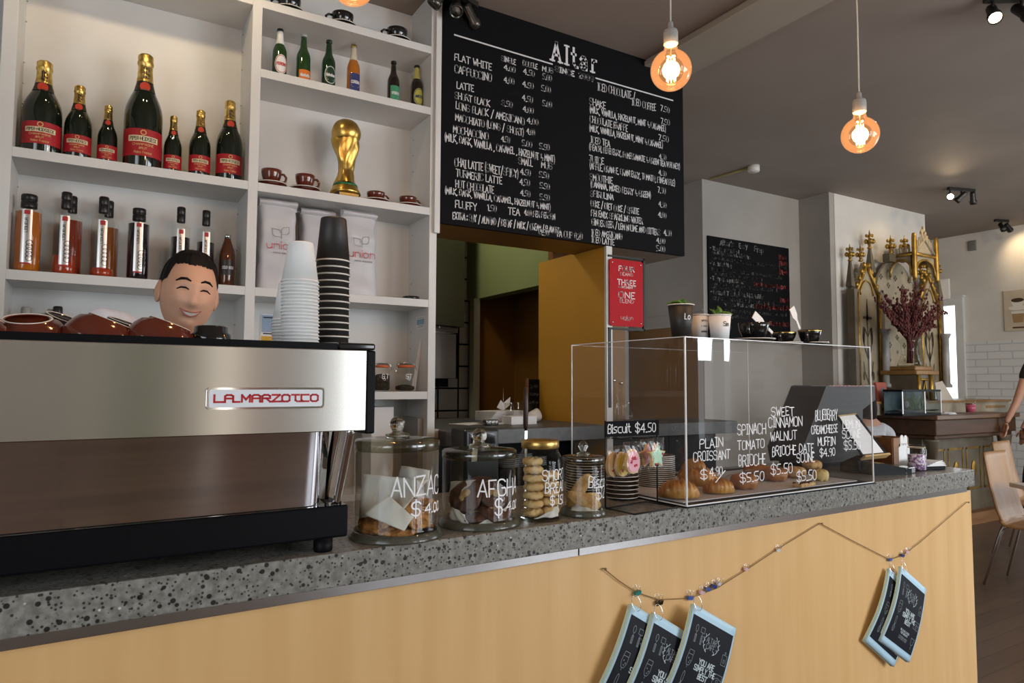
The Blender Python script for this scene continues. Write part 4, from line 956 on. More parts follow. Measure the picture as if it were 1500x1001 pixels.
# ------------------------------------------------------------------ espresso machine
MX0, MX1 = -.44, .608
t = cthing('espresso_machine', 'large steel espresso machine seen from behind, with a red lettered badge', 'coffee machine', (MX1, 1.55, CT)); mo = Vector((MX1, 1.55, CT))
def mb_box(x0, y0, z0, x1, y1, z1): return MB().box(x0 - mo.x, y0 - mo.y, z0 - mo.z, x1 - mo.x, y1 - mo.y, z1 - mo.z)
mb_box(MX0, 1.55, 1.330, .585, 1.562, 1.518).build('back_panel', M['steel'], t, bevel=.002)
b = mb_box(MX0, 1.562, 1.335, .25, 2.10, 1.478); b.box(.25 - mo.x, .012, 1.335 - CT, .590 - mo.x, .55, 1.515 - CT); b.build('upper_body', M['black_plastic'], t)
mb_box(.585, 1.551, 1.322, .608, 2.12, 1.518).build('side_cheek', M['black_plastic'], t, bevel=.004)
b = mb_box(.25, 1.553, 1.5185, .515, 2.10, 1.522); b.box(MX0 - mo.x, .003, 1.478 - CT, .25 - mo.x, .018, 1.522 - CT); b.box(MX0 - mo.x, .53, 1.478 - CT, .25 - mo.x, .545, 1.522 - CT); b.box(MX0 - mo.x, .003, 1.4785 - CT, .25 - mo.x, .545, 1.481 - CT); b.box(MX0 - mo.x, 0.003, 1.522 - CT, .515 - mo.x, .018, 1.533 - CT).box(MX0 - mo.x, .53, 1.522 - CT, .515 - mo.x, .545, 1.55 - CT)
b.build('cup_tray', M['black_plastic'], t)
mb_box(.516, 1.548, 1.5185, .606, 2.10, 1.5345).build('tray_end_cap', M['black_gloss'], t, bevel=.005)
b = MB(); Y0, Y1 = 1.73 - mo.y, 1.66 - mo.y
def mirror(u, v):
    x = MX0 + (.548 - MX0) * u; z = 1.138 + (1.332 - 1.138) * v; y = 1.690 - .03 * v
    if u > .965: y += (u - .965) * 1.2
    return (x - mo.x, y - mo.y, z - mo.z)
MB().grid(mirror, 60, 6).build('splash_panel', M['mirror_steel'], t)
mb_box(MX0, 1.78, 1.06, .54, 2.08, 1.335).build('lower_body', M['black_plastic'], t)
mb_box(MX0, 1.683, 1.060, .594, 2.10, 1.139).build('base', M['black_plastic'], t, bevel=.006)
MB().grid(lambda u, v: (MX0 + (.59 - MX0) * u - mo.x, 1.683 + .05 * v - mo.y, 1.1395 - mo.z), 2, 1).build('base_ledge', M['black_gloss'], t)
for x, y in ((.535, 1.695), (.535, 2.04), (-.38, 1.695), (-.38, 2.04)):
    MB().lathe([(.021, 0), (.023, .005), (.023, .032)], 20, M=Matrix.Translation((x - mo.x, y - mo.y, 0))).build('foot', M['black_plastic'], t)
for xo, yo in ((.0, 0), (-.0, .10)):
    p0 = Vector((.568, 1.70 + yo, 1.139)) - mo; p1 = Vector((.568, 1.60 + yo, 1.335)) - mo
    MB().tube([p0, p0 * .93 + p1 * .07, p0 * .07 + p1 * .93, p1], [.013, .0105, .0105, .013], 12).build('leg_rod', M['chrome'], t)
# badge
a, e = at(303, 600, 'y', 1.546, True), at(474, 569, 'y', 1.546, True)
bx0, bx1, bz0, bz1 = a.x - mo.x, e.x - mo.x, a.z - mo.z + .0005, e.z - mo.z
b = MB().prism(rrect(bx0, bz0, bx1, bz1, .006), -.006, 0); bd = b.build('badge', M['chrome'], t, bevel=.0015)
MB().prism(rrect(bx0 + .003, bz0 + .003, bx1 - .003, bz1 - .003, .004), -.0066, -.006).build('badge_face', noisy('white badge face', (.72, .74, .78), (.80, .82, .85), 5, .25), bd)
LG = {'L': '08 02 42', 'A': '02 07 18 38 47 42;05 45', 'M': '02 08 24 48 42', 'R': '02 07 18 38 47 45 05;25 42', 'Z': '08 48 02 42', 'O': '03 07 18 38 47 43 32 12 03', 'C': '48 08 03 12 42', 'T': '08 48;28 23 32'}
tx = MB(); x = 0; PL = []
for i, ch in enumerate(('L', 'A', '_', 'M', 'A', 'R', 'Z', 'O', 'T', 'C', 'O')):
    g = '02 42' if ch == '_' else LG[ch]
    k = .5 if ch == '_' else 1
    for st in g.split(';'): PL.append([(x + int(p[0]) * k, int(p[1]) - 2) for p in st.split()])
    if i in (0, 1, 4, 5, 6, 8): PL.append([(x + 4 * k - (0 if ch in 'LZTR' else 0), 0), (x + 4 * k + 1.2, 0)])
    x += 4 * k + 1.2
W_ = bx1 - bx0; k = W_ * .89 / (x - 1.2); hz = .0145
PL = [[(bx0 + W_ * .055 + a * k, (bz0 + bz1) / 2 - hz / 2 + c / 6 * hz) for a, c in st] for st in PL]
tx.ribbon(PL, .0042, lambda u, v: (u, -.0070, v)); tx.build('badge_lettering', mat('red enamel letters', (.50, .015, .02), .4), bd)

# ------------------------------------------------------------------ cups lying on the machine
MT, MTL = 1.5222, 1.4812
matte_brown = noisy('matt brown foot', (.075, .016, .008), (.09, .022, .011), 12, .95, spec=.0)
def bowl(name, R, h, foot, mats):
    t = thing(name, None, None)
    P = [(foot * .84, .004), (foot * .86, 0), (foot, 0), (foot * 1.03, .004), (R * .74, .15 * h), (R * .86, .36 * h), (R * .95, .64 * h), (R, h), (R - .004, h), (R * .93 - .003, .64 * h), (R * .82, .36 * h), (foot * .7, .10 * h), (.0001, .09 * h)]
    MB().lathe([(.0001, .005)] + P, 36).build('cup_body', mats, t)
    MB().lathe([(foot * .90, .0012), (foot * .92, -.0012), (foot * .985, -.0012), (foot * 1.005, .0012)], 36, caps=False).build('foot_ring', M['white_glaze'], t)
    MB().lathe([(.0001, .0012), (foot * .86, .0016)], 30).build('foot_base', matte_brown if mats is not M['black_gloss'] else M['black_satin'], t)
    MB().tube([(R * .95, 0, h * .82), (R * 1.28, 0, h * .84), (R * 1.45, 0, h * .62), (R * 1.3, 0, h * .36), (R * .86, 0, h * .4)], .0055, 8).build('handle', mats, t)
    return t
def place_tilted(root, px, py, Y, n, spin, first, label, cat, group, R, h):
    """foot of the cup points along n; the rim's lowest edge rests on the tray"""
    n = Vector(n).normalized(); q = (-n).to_track_quat('Z', 'Y').to_matrix()
    spin = max([2 * PI * k / 24 for k in range(24)], key=lambda a: (q @ Vector((math.cos(a), math.sin(a), 0))).y)   # handle to the back
    q = q @ Matrix.Rotation(spin, 3, 'Z')
    low = min((q @ Vector((R * math.cos(a), R * math.sin(a), h))).z for a in [2 * PI * k / 48 for k in range(48)])
    p = at(px, py, 'y', Y, True); loc = Vector((p.x, Y, MTL - low))
    e = (Matrix.Rotation(TURN, 3, 'Z') @ q).to_euler()
    if first: root.location = to_w(loc); root.rotation_euler = e; tag(root, label, cat, group); return root
    return dup(root, to_w(loc), None, label, group, e)
bc = bowl('coffee_cup', .076, .063, .043, M['brown_glaze'])
place_tilted(bc, 40, 470, 1.66, (-.05, -.30, .9), 2.2, True, 'brown cup upside down on the machine, foot ring showing, leftmost', 'cup', 'brown cups upside down on the machine', .076, .063)
place_tilted(bc, 163, 470, 1.66, (.36, -.06, .9), 1.9, False, 'brown cup upside down on the machine between two black cups, tilted right', 'cup', None, .076, .063)
place_tilted(bc, 250, 470, 1.65, (.34, -.05, .9), 1.9, False, 'brown cup upside down on the machine right before the chin of the barista', 'cup', None, .076, .063)
place_tilted(bc, -32, 475, 1.64, (.2, .1, .9), 2.4, False, 'brown cup upside down on the machine, cut by the left edge of the photo', 'cup', None, .076, .063)
kc = bowl('coffee_cup', .070, .074, .040, M['black_gloss'])
place_tilted(kc, 97, 480, 1.76, (.32, -.22, .9), 1.4, True, 'black cup upside down between the left and middle brown cups', 'cup', 'black cups upside down on the machine', .070, .074)
place_tilted(kc, 186, 480, 1.78, (.30, -.16, .9), 1.4, False, 'black cup upside down behind the middle brown cup', 'cup', None, .070, .074)
t = cthing('plastic_lid', 'low black plastic lid standing on the machine right of the brown cups', 'lid', tuple(at(309, 490, 'y', 1.66, True).to_2d()) + (MT,))
MB().lathe([(.044, 0), (.042, .026), (.036, .030), (.035, .042), (.030, .045), (.0001, .043)], 30).build('lid_body', M['black_gloss'], t)
MB().box(.038, -.008, .0, .060, .008, .012).build('tab', M['black_gloss'], t, bevel=.003)
# white cloth behind the cups
a = at(100, 480, 'y', 1.92, True); e = at(226, 480, 'y', 1.86, True)
def cloth(u, v):
    x = (e.x - a.x) * u; b_ = math.sin(PI * v) ** .7
    return (x, .16 * v + .01 * math.sin(9 * u), .175 * b_ * (math.sin(PI * u) ** .5) * (.88 + .10 * math.sin(6 * u + 3 * v)) + .002)
tag(MB().grid(cloth, 40, 20).build('cloth', noisy('white cotton cloth', (.66, .67, .74), (.74, .75, .80), 30, .9, bump=.3), None, to_w((a.x, 1.88, MTL)), TURN), 'crumpled white cloth behind the cups on the machine', 'cloth')

# ------------------------------------------------------------------ stacks of paper cups on the machine
def paper_cup(name, mats, rimm, R, r, h, label, group, loc, cat='paper cup', inverted=True, open_=True):
    t = thing(name, label, cat, loc, 0, group)
    if inverted: P = [(R * .985, .002), (r, h - .004), (r - .001, h), (r - .003, h), (r - .0035, h - .005), (.0001, h - .0055)]; rz = .002
    else: P = [(.0001, .005), (r - .003, .005), (r - .003, 0), (r, 0), (R * .985, h - .002), (R * .985 - .002, h - .002), (r * 1.02 - .002, .012), (.0001, .012)]; rz = h - .002
    MB().lathe(P, 32).build('cup_body', mats, t)
    MB().lathe([(R * .985 + .0022 * math.cos(a), rz + .0022 * math.sin(a)) for a in [2 * PI * k / 8 for k in range(8)]], 32, closed=True).build('rim', rimm, t)
    return t
def stack(px, Y, wpx, n, pitch_px, cup_px, foot_px, mats, rimm, what, group):
    p = at(px, 500, 'y', Y, True); D = depth(to_w(p)); s = D / F_PX
    R, r, h, pit = wpx * s / 2 / 1.03, foot_px * s / 2 / 1.03, cup_px * s, pitch_px * s
    first = paper_cup('paper_cup', mats, rimm, R, r, h, what % 'bottom cup', group, to_w((p.x, Y, MT)))
    rr_ = random.Random(n)
    for k in range(1, n):
        nm = 'top cup' if k == n - 1 else 'cup number %d from the bottom' % (k + 1)
        dup(first, to_w((p.x - .0006 * k * (1 if n == 13 else .3) + rr_.uniform(-.0006, .0006), Y + rr_.uniform(-.0005, .0005), MT + k * pit)), rr_.uniform(0, 6), what % nm)
stack(439.8, 1.70, 54.5, 21, 4.93, 59, 37, M['paper_white'], M['paper_white'], '%s of the tall white paper cup stack', 'tall stack of white paper cups')
stack(425, 1.80, 51, 11, 4.4, 56, 35, M['paper_white'], M['paper_white'], '%s of the short white paper cup stack', 'short stack of white paper cups')
stack(486.5, 1.77, 50.5, 14, 10.15, 65, 38.5, M['paper_black'], mat('white paper rim', (.74, .72, .66), .5), '%s of the black paper cup stack', 'stack of black paper cups')

# ------------------------------------------------------------------ biscuit jars
def jar_at(xl, xr, yb):
    xm = (xl + xr) / 2; p = at(xm, yb, 'z', CT, True); d = Vector((p.x, p.y, 0)).normalized()
    D = depth(to_w(p)); R = (xr - xl) * (D + .1) / F_PX / 2 / 1.02
    R = (xr - xl) * (D + R) / F_PX / 2 / 1.02
    c = p + d * (R * 1.10); return Vector((c.x, c.y, CT)), R, math.atan2(d.x, d.y)
def jar_text(bb, s, R, zc, h, a0, wdt, wd):
    pl = word(s, h, wdt, .12, .9, 5)
    bb.ribbon(pl, wd, lambda u, v: (R * math.sin(a0 + u / R), -R * math.cos(a0 + u / R), zc + v))
def biscuit_jar(name, label, xl, xr, yb, ytop, yk, words, knob='ball', gold=False):
    c, R, ang = jar_at(xl, xr, yb)
    D = depth(to_w(c)); zt = EYE.z - (ytop - 569) * D / F_PX * 1.0 - CT
    t = cthing(name, label, 'jar', c, -ang, 'glass biscuit jars on the counter'); h = zt
    if gold:
        o_ = [(R * .90, 0), (R, .012), (R, .70 * h), (.93 * R, .80 * h), (.80 * R, .87 * h), (.78 * R, .93 * h)]
    else:
        o_ = [(R * 1.10, 0), (R * 1.12, .006), (R * 1.03, .018), (R, .03), (R, .86 * h), (R * .97, .88 * h)]
    inn = [(r - .004 if i > 1 else R - .008, max(z, .008)) for i, (r, z) in enumerate(o_)]
    if not gold: inn = [(R - .008, .012), (R - .004, .03), (R - .004, .86 * h), (R * .97 - .004, .88 * h)]
    MB().lathe([(.0001, 0)] + o_ + inn[::-1] + [(.0001, .010)], 44).build('jar_glass', M['jar_glass'], t)
    if gold:
        MB().lathe([(.82 * R, .90 * h), (.84 * R, .905 * h), (.84 * R, .985 * h), (.80 * R, h), (.70 * R, h), (.69 * R, .992 * h), (.0001, .992 * h)], 40).build('lid', noisy('brass screw lid', (.45, .29, .08), (.6, .42, .14), 10, .3, metal=.9), t)
    else:
        MB().lathe([(R * .99, .875 * h), (R * 1.012, .88 * h), (R * 1.012, .965 * h), (R * .97, .985 * h), (R * .55, 1.0 * h), (.0001, 1.0 * h)], 44).build('lid', M['lid_glass'], t)
        MB().lathe([(R * 1.005, .0005), (R * 1.115, .0005), (R * 1.125, .006), (R * 1.03, .019), (R * 1.004, .021)], 44, closed=True).build('foot_ring', M['smoke_glass'], t)
        kz = h; kh = (ytop - yk) * D / F_PX
        if knob == 'ball':
            kr = kh * .38
            k = MB().lathe([(.0001, kz), (R * .28, kz), (R * .30, kz + kh * .14), (R * .27, kz + kh * .17), (kr * .7, kz + kh * .24)] + [(kr * math.sin(a), kz + kh * .62 - kr * math.cos(a)) for a in [.8 + (PI - .8) * i / 14 for i in range(14)]] + [(.0001, kz + kh)], 32)
        else:
            kr = kh * .34
            k = MB().lathe([(.0001, kz), (R * .32, kz), (R * .32, kz + kh * .12), (kr * .6, kz + kh * .2), (kr * .5, kz + kh * .28), (kr, kz + kh * .6), (kr * .7, kz + kh * .85), (.0001, kz + kh)], 28)
        k.build('knob', M['solid_glass'], t)
    bb = MB()
    for s, z, hh, a0, wdt, wd in words: jar_text(bb, s, R + .0012, z * h, hh, a0, wdt * R, wd)
    bb.build('lettering', M['glass_pen'], t)
    return c, R, h, ang
M['lid_glass'] = thin_glass('cloudy lid glass', (.70, .71, .62), 1.5, base=.05, rough=.15)
def cookie(R, th, seed, mats, name, label, cat, group, loc, rot, walnut=False):
    r = random.Random(seed); ph = [r.uniform(0, 6) for _ in range(4)]
    def fn(u, v):
        a = 2 * PI * u; rim = R * (1 + .04 * math.sin(3 * a + ph[0]) + .025 * math.sin(7 * a + ph[1]))
        k = math.sin(PI * v) ** .45; z = -math.cos(PI * v) * th / 2 * (1 if v > .5 else .8)
        z += .12 * th * math.sin(9 * k * math.cos(a) + ph[2]) * math.sin(8 * k * math.sin(a) + ph[3]) * (1 - k * .3)
        return (rim * k * math.cos(a), rim * k * math.sin(a), z)
    me = MB().grid(fn, 32, 14, wrap=True)
    if not walnut: o = me.build(name, mats, None, to_w(loc), rot=rot); return tag(o, label, cat, group)
    t = thing(name, label, cat, to_w(loc), 0, group); t.rotation_euler = rot; me.build('biscuit_base', mats, t)
    MB().ball((.003, .002, th * .55), (.016, .013, .006), 14, 8).ball((-.012, -.006, th * .52), (.008, .011, .005), 12, 8).build('walnut', M['walnut'], t)
    return t
def sheet(name, label, corners, mats, group=None, bulge=.01, cat='paper'):
    a, b_, c, d = [Vector(q) for q in corners]; n = (b_ - a).cross(d - a).normalized()
    m_ = MB().grid(lambda u, v: (a * (1 - u) * (1 - v) + b_ * u * (1 - v) + c * u * v + d * (1 - u) * v) + n * bulge * math.sin(PI * u) * math.sin(2.5 * v) + n * .003 * math.sin(11 * u + 5 * v), 14, 14)
    o = m_.build(name, mats, None, to_w((0, 0, 0)), TURN)
    s = o.modifiers.new('thickness', 'SOLIDIFY'); s.thickness = .0006
    return tag(o, label, cat, group)
M['baking_paper'] = noisy('baking paper', (.62, .60, .56), (.70, .68, .64), 6, .6)

c, R, h, ang = biscuit_jar('biscuit_jar', 'largest glass jar next to the machine, lettered ANZAC $4.00', 517, 643, 800, 648, 617, (('ANZAC', .455, .048, -.12, 1.42, .0042), ('$', .265, .034, .34, .22, .0042), ('4.00', .27, .024, .70, .62, .0036), ('-', .235, .02, 1.02, .3, .0036)))
def inj(x, y, z, A=None):
    A = ang if A is None else A
    return Vector((c.x + x * math.cos(A) + y * math.sin(A), c.y - x * math.sin(A) + y * math.cos(A), CT + z))
for i, (x, y, z, rx, ry, R_, lab) in enumerate(((-.005, -.035, .022, .10, .05, .062, 'flat oat biscuit lying at the front of the ANZAC jar'), (-.04, .03, .026, -.15, .1, .06, 'oat biscuit lying at the back left of the ANZAC jar'), (.045, .035, .026, .1, -.15, .058, 'oat biscuit lying at the back right of the ANZAC jar'),
    (.045, -.018, .064, -.85, .35, .055, 'oat biscuit leaning upright under the price on the ANZAC jar'), (.066, .030, .066, -.5, -.5, .05, 'oat biscuit leaning against the right side of the ANZAC jar'), (-.055, -.02, .045, .35, -.5, .048, 'oat biscuit propped at the left under the paper in the ANZAC jar'))):
    cookie(R_, .017, i, M['cookie'], 'oat_biscuit', lab, 'biscuit', 'oat biscuits in the ANZAC jar', inj(x, y, z), (rx, ry, i * 1.3))
sheet('baking_paper', 'tall crumpled white paper lining the left of the ANZAC jar', [inj(-.098, -.02, .05), inj(.02, -.075, .085), inj(.085, -.02, .15), inj(-.092, .01, .165)], M['baking_paper'], 'papers in the biscuit jars', -.02)
sheet('baking_paper', 'folded white paper across the biscuits of the ANZAC jar', [inj(-.088, -.05, .068), inj(.02, -.094, .030), inj(.045, -.07, .060), inj(-.02, -.06, .118)], M['baking_paper'], 'papers in the biscuit jars', .008)
sheet('baking_paper', 'white paper behind the lettering in the back of the ANZAC jar', [inj(-.02, .03, .05), inj(.085, .01, .06), inj(.09, .02, .17), inj(.01, .06, .18)], M['baking_paper'], 'papers in the biscuit jars', .01)

c, R, h, ang = biscuit_jar('biscuit_jar', 'glass jar of chocolate biscuits lettered AFGHAN $4.00', 646, 757, 780, 663, 634, (('AFGHA', .425, .046, -.04, 1.42, .0042), ('$', .19, .044, .42, .22, .0042), ('4.00', .235, .022, .80, .58, .0036)))
for i, (x, y, z, rx, ry, R_, lab) in enumerate(((-.038, -.035, .085, .95, -.45, .05, 'chocolate biscuit with a walnut facing left front in the AFGHAN jar'), (.01, .02, .05, .2, .1, .056, 'chocolate biscuit in the middle of the AFGHAN jar pile'), (.045, -.035, .045, .45, .3, .052, 'chocolate biscuit at the right front of the AFGHAN jar'),
    (-.01, -.03, .03, .15, -.1, .056, 'lowest chocolate biscuit at the front of the AFGHAN jar'), (.03, .03, .10, .3, .5, .054, 'topmost chocolate biscuit at the back right of the AFGHAN jar'), (.04, -.02, .085, .75, .45, .046, 'chocolate biscuit leaning under the letters of the AFGHAN jar'))):
    cookie(R_, .026, 20 + i, M['choc'], 'chocolate_biscuit', lab, 'biscuit', 'chocolate biscuits in the AFGHAN jar', inj(x, y, z), (rx, ry, -ang), True)
sheet('baking_paper', 'white paper curling up the left of the AFGHAN jar', [inj(-.085, -.015, .06), inj(-.03, -.06, .12), inj(-.01, -.055, .135), inj(-.088, .02, .12)], M['baking_paper'], 'papers in the biscuit jars', -.006)
sheet('baking_paper', 'white paper at the bottom right of the AFGHAN jar', [inj(-.01, -.09, .013), inj(.06, -.065, .012), inj(.085, -.035, .06), inj(.03, -.075, .03)], M['baking_paper'], 'papers in the biscuit jars', .004)
sheet('baking_paper', 'white paper at the bottom left of the AFGHAN jar', [inj(-.085, -.03, .02), inj(-.03, -.085, .014), inj(-.04, -.075, .04), inj(-.08, -.04, .06)], M['baking_paper'], 'papers in the biscuit jars', .004)

c, R, h, ang = biscuit_jar('biscuit_jar', 'slim glass jar with brass lid and stacked shortbread', 757, 825, 768, 651, 0, (('SHORT', .52, .030, .10, 1.35, .003), ('BREAD', .37, .030, .22, 1.30, .003), ('$ 1.50', .22, .026, .45, 1.0, .003)), gold=True)
for k in range(7): cookie(.031, .026, 40 + k, M['shortbread'], 'shortbread', 'shortbread disc in the left column, number %d from the bottom' % (k + 1), 'biscuit', 'shortbread in the slim jar', inj(-.022 + .002 * (k % 2), -.016, .022 + k * .0255), (0, 0, k))
for k in range(5): cookie(.031, .026, 50 + k, M['shortbread'], 'shortbread', 'shortbread disc in the right column, number %d from the bottom' % (k + 1), 'biscuit', 'shortbread in the slim jar', inj(.028, .018 - .002 * (k % 2), .024 + k * .0262), (0, 0, k))
sheet('baking_paper', 'white paper under the shortbread in the slim jar', [inj(-.02, -.06, .012), inj(.055, -.035, .014), inj(.055, -.02, .05), inj(.03, -.05, .03)], M['baking_paper'], 'papers in the biscuit jars', .003)

c, R, h, ang = biscuit_jar('biscuit_jar', 'smallest glass jar with two biscotti, lettered Bisco $2', 823, 886, 760, 673, 651, (('Bisco', .50, .034, .25, 1.15, .003), ('$2', .30, .036, .62, .7, .003)), knob='drop')
def log(u, v):
    a = 2 * PI * u; k = math.sin(PI * min(max(v, .001), .999)) ** .3
    return (.021 * k * math.cos(a) * (1 + .05 * math.sin(9 * v + 4 * u)), .013 * k * math.sin(a) * (1.15 if math.sin(a) > 0 else .8), .115 * (v - .5))
for (x, y, z, rot, lab) in ((-.012, .006, .078, (0, .62, 0), 'biscotti leaning steeply in the smallest jar'), (.0, -.022, .048, (.1, 1.86, 0), 'biscotti lying across the front of the smallest jar'), (.0, .02, .040, (0, 1.4, .4), 'biscotti at the bottom back of the smallest jar')):
    tag(MB().grid(log, 20, 18, wrap=True).build('biscotti', M['biscotti'], None, to_w(inj(x, y, z)), rot=(rot[0], rot[1], rot[2] - ang)), lab, 'biscuit', 'biscotti in the smallest jar')
sheet('baking_paper', 'white paper heap at the bottom of the smallest jar', [inj(-.04, -.03, .014), inj(.04, -.045, .014), inj(.05, .0, .03), inj(-.03, .01, .032)], M['baking_paper'], 'papers in the biscuit jars', .008)

# knife standing behind the slim jar, in a steel pot
p = at(770, 640, 'y', 1.98, True); zt = at(768, 566, 'y', 1.98, True).z
t = cthing('table_knife', 'slim knife with a dark handle standing upright behind the brass lidded jar', 'knife', (p.x, 1.98, CT)); zt -= CT
MB().prism([(-.004, 0), (.006, .005), (.006, zt * .62), (-.003, zt * .62)], -.001, .001).build('blade', M['chrome'], t)
MB().lathe([(.004, zt * .62), (.008, zt * .66), (.009, zt * .85), (.006, zt * .98), (.0001, zt)], 14).build('knife_handle', mat('dark wood handle', (.03, .012, .008), .35), t)

# ------------------------------------------------------------------ biscuit stand with wrapped biscuits
t = cthing('biscuit_stand', 'black wire stand with a chalk sign Biscuit $4.50', 'stand', (1.495, 1.765, CT))
B0 = [(0, 0, .004), (.008, -.130, .004), (.218, -.112, .004), (.205, .025, .004)]
MB().tube(B0, .003, 6, closed=True).build('base_wire', M['black_metal'], t)
pR = at(963, 739, 'z', CT, True) - Vector((1.495, 1.765, CT))
for q in ((0, 0), (pR.x, pR.y)): MB().tube([(q[0], q[1], .004), (q[0], q[1], .290)], .003, 6).build('upright_wire', M['black_metal'], t)
q = Vector((pR.x, pR.y, 0)); n_ = q.normalized(); sz0, sz1 = .237, .288
MB().prism([(-.004, sz0), (q.length + .004, sz0), (q.length + .004, sz1), (-.004, sz1)], -.006, -.003, lambda a, b_, d: (n_.x * a - n_.y * -d * 0 + d * n_.y * -1 * 0, n_.y * a + d, b_)).build('sign', M['black_paint'], t)
tx = MB(); tx.ribbon(shift(word('Biscuit $4.50', .029, q.length * .92, .06, 1.0), .006, sz0 + .012), .0034, lambda u, v: (n_.x * u, n_.y * u - .0066, v)); tx.build('sign_lettering', M['glass_pen'], t)
for x0 in (.028, .105): MB().tube([(x0, .0, .232), (x0 + .0, -.075, .232), (x0 + .012, -.085, .240)], .0022, 6).build('hook', M['black_metal'], t)
film = thin_glass('clear wrapper film', (.97, .97, .97), 1.35, rough=.08, base=.015)
icing_p = noisy('pink icing', (.70, .32, .38), (.76, .38, .44), 8, .4); icing_g = noisy('mint icing', (.42, .66, .48), (.48, .72, .54), 8, .4); dots = mat('red sugar dots', (.5, .02, .06), .4); icing_y = mat('yellow icing', (.72, .52, .06), .4); bis = noisy('plain iced biscuit', (.62, .40, .18), (.7, .48, .24), 20, .7)
egg = [(.026 * math.cos(a) * (1 - .16 * math.sin(a)), .034 * math.sin(a)) for a in [2 * PI * k / 28 for k in range(28)]]
star = [((.036 if k % 2 == 0 else .019) * math.cos(PI / 2 + PI * k / 5), (.036 if k % 2 == 0 else .019) * math.sin(PI / 2 + PI * k / 5)) for k in range(10)]
def packet(cx, cy, cz, shape, ic, label, rz, dotp, w_=.075, hh=.105):
    t = cthing('wrapped_biscuit', label, 'biscuit', (cx, cy, cz), rz, 'wrapped iced biscuits on the stand')
    MB().prism([(a * 1.12, b_ * 1.12) for a, b_ in shape], -.006, .006).build('biscuit', bis, t, bevel=.002)
    MB().prism(shape, -.0085, -.006).build('icing', ic, t, bevel=.001)
    b = MB()
    for x, z in dotp: b.lathe([(.0045, -.0005), (.004, .002), (.0001, .003)], 8, M=Matrix.Translation((x, -.0085, z)) @ Matrix.Rotation(PI / 2, 4, 'X'))
    b.build('sugar_dots', dots, t)
    def f(sg): return lambda u, v: (w_ * (u - .5) * (1 + .04 * math.sin(9 * v)), sg * (.014 * (math.sin(PI * u) * math.sin(PI * v)) ** .4 + .0015 * math.sin(23 * u + 17 * v)), hh * (v - .45))
    MB().grid(f(-1), 16, 18).grid(f(1), 16, 18).build('wrapper', film, t)
def pk(x, y, Y): return at(x, y, 'y', Y, True)
q = pk(926, 676, 1.688); packet(q.x, q.y, q.z, egg, icing_p, 'wrapped egg shaped biscuit with pink icing, hanging in front', .10, [(-.008, .012), (-.012, .004), (.004, .014), (.002, .009), (-.006, .009), (.010, .008), (.004, -.014), (.011, -.012), (-.013, -.002)], .085, .115)
q = pk(911, 680, 1.73); packet(q.x, q.y, q.z, egg, icing_y, 'wrapped biscuit with yellow icing hanging behind the pink egg', .15, [(-.01, -.02)], .08, .11)
q = pk(897, 680, 1.745); packet(q.x, q.y, q.z, egg, bis, 'plain wrapped biscuit at the back left of the stand', .25, [(-.01, -.02)], .07, .10)
q = pk(961, 668, 1.688); packet(q.x, q.y, q.z, star, icing_g, 'wrapped star shaped biscuit with mint green icing', .12, [(.024, .006), (-.014, -.026)], .080, .110)
q = pk(948, 668, 1.73); packet(q.x, q.y, q.z, star, icing_p, 'wrapped star biscuit hanging behind the mint green star', .2, [(.01, .01)], .078, .105)

# ------------------------------------------------------------------ stacks of saucers
def saucer_stack(px, py, Y, R, n, pitch, mats, desc, group, rim=True):
    p = at(px, py, 'y', Y, True)
    s = saucer(R, mats, desc % 'lowest', group, to_w((p.x, Y, CT)), 'saucer', True, .010)
    for k in range(1, n):
        dup(s, to_w((p.x + rnd.uniform(-.001, .001), Y + rnd.uniform(-.001, .001), CT + k * pitch)), None, desc % ('topmost' if k == n - 1 else 'number %d from the bottom' % (k + 1)))
saucer_stack(858, 730, 2.03, .073, 15, .0095, M['black_satin'], '%s black saucer of the stack behind the smallest biscuit jar', 'black saucers behind the smallest biscuit jar')
saucer_stack(911, 725, 1.90, .060, 10, .0148, M['black_satin'], '%s black saucer of the stack behind the pink wrapped biscuit', 'black saucers behind the wrapped biscuits')
saucer_stack(962, 715, 2.02, .072, 17, .0075, noisy('grey glaze', (.10, .10, .10), (.13, .13, .13), 4, .15), '%s grey plate of the stack behind the star biscuit', 'grey plates behind the star biscuit')

# ------------------------------------------------------------------ acrylic cake case
CX0, CX1, CY0, CY1, CZ0, CZ1 = 1.740, 2.850, 1.640, 2.265, 1.036, 1.598
t = cthing('cake_display_case', 'clear acrylic cake display case with white pen lettering', 'display case', (CX0, CY0, CT)); o3 = Vector((CX0, CY0, CT)); W_, Dp, Z0, Z1 = CX1 - CX0, CY1 - CY0, CZ0 - CT, CZ1 - CT
MB().box(-.004, -.004, 0, W_ + .004, Dp, .005).build('base_tray', M['black_plastic'], t)
MB().box(.0045, 0, Z0, W_ - .0045, .004, Z1).build('front_pane', M['acrylic'], t)
MB().box(0, .0, Z0, .004, Dp, Z1).build('side_pane', M['acrylic'], t)
MB().box(W_ - .004, .0, Z0, W_, Dp, Z1).build('side_pane', M['acrylic'], t)
MB().box(.0, 0, Z1 + .0005, W_, Dp, Z1 + .0045).build('top_pane', M['acrylic'], t)
b = MB(); e_ = .0026
b.box(0, Dp, Z0, .004, Dp + .003, Z1 + .004).box(0, 0, Z1 + .003, .004, Dp, Z1 + .0062).box(-.0015, -.0015, Z0, .0035, .0035, Z1 + .004).box(W_ - .003, -.0015, Z0, W_ + .0015, .003, Z1 + .002)
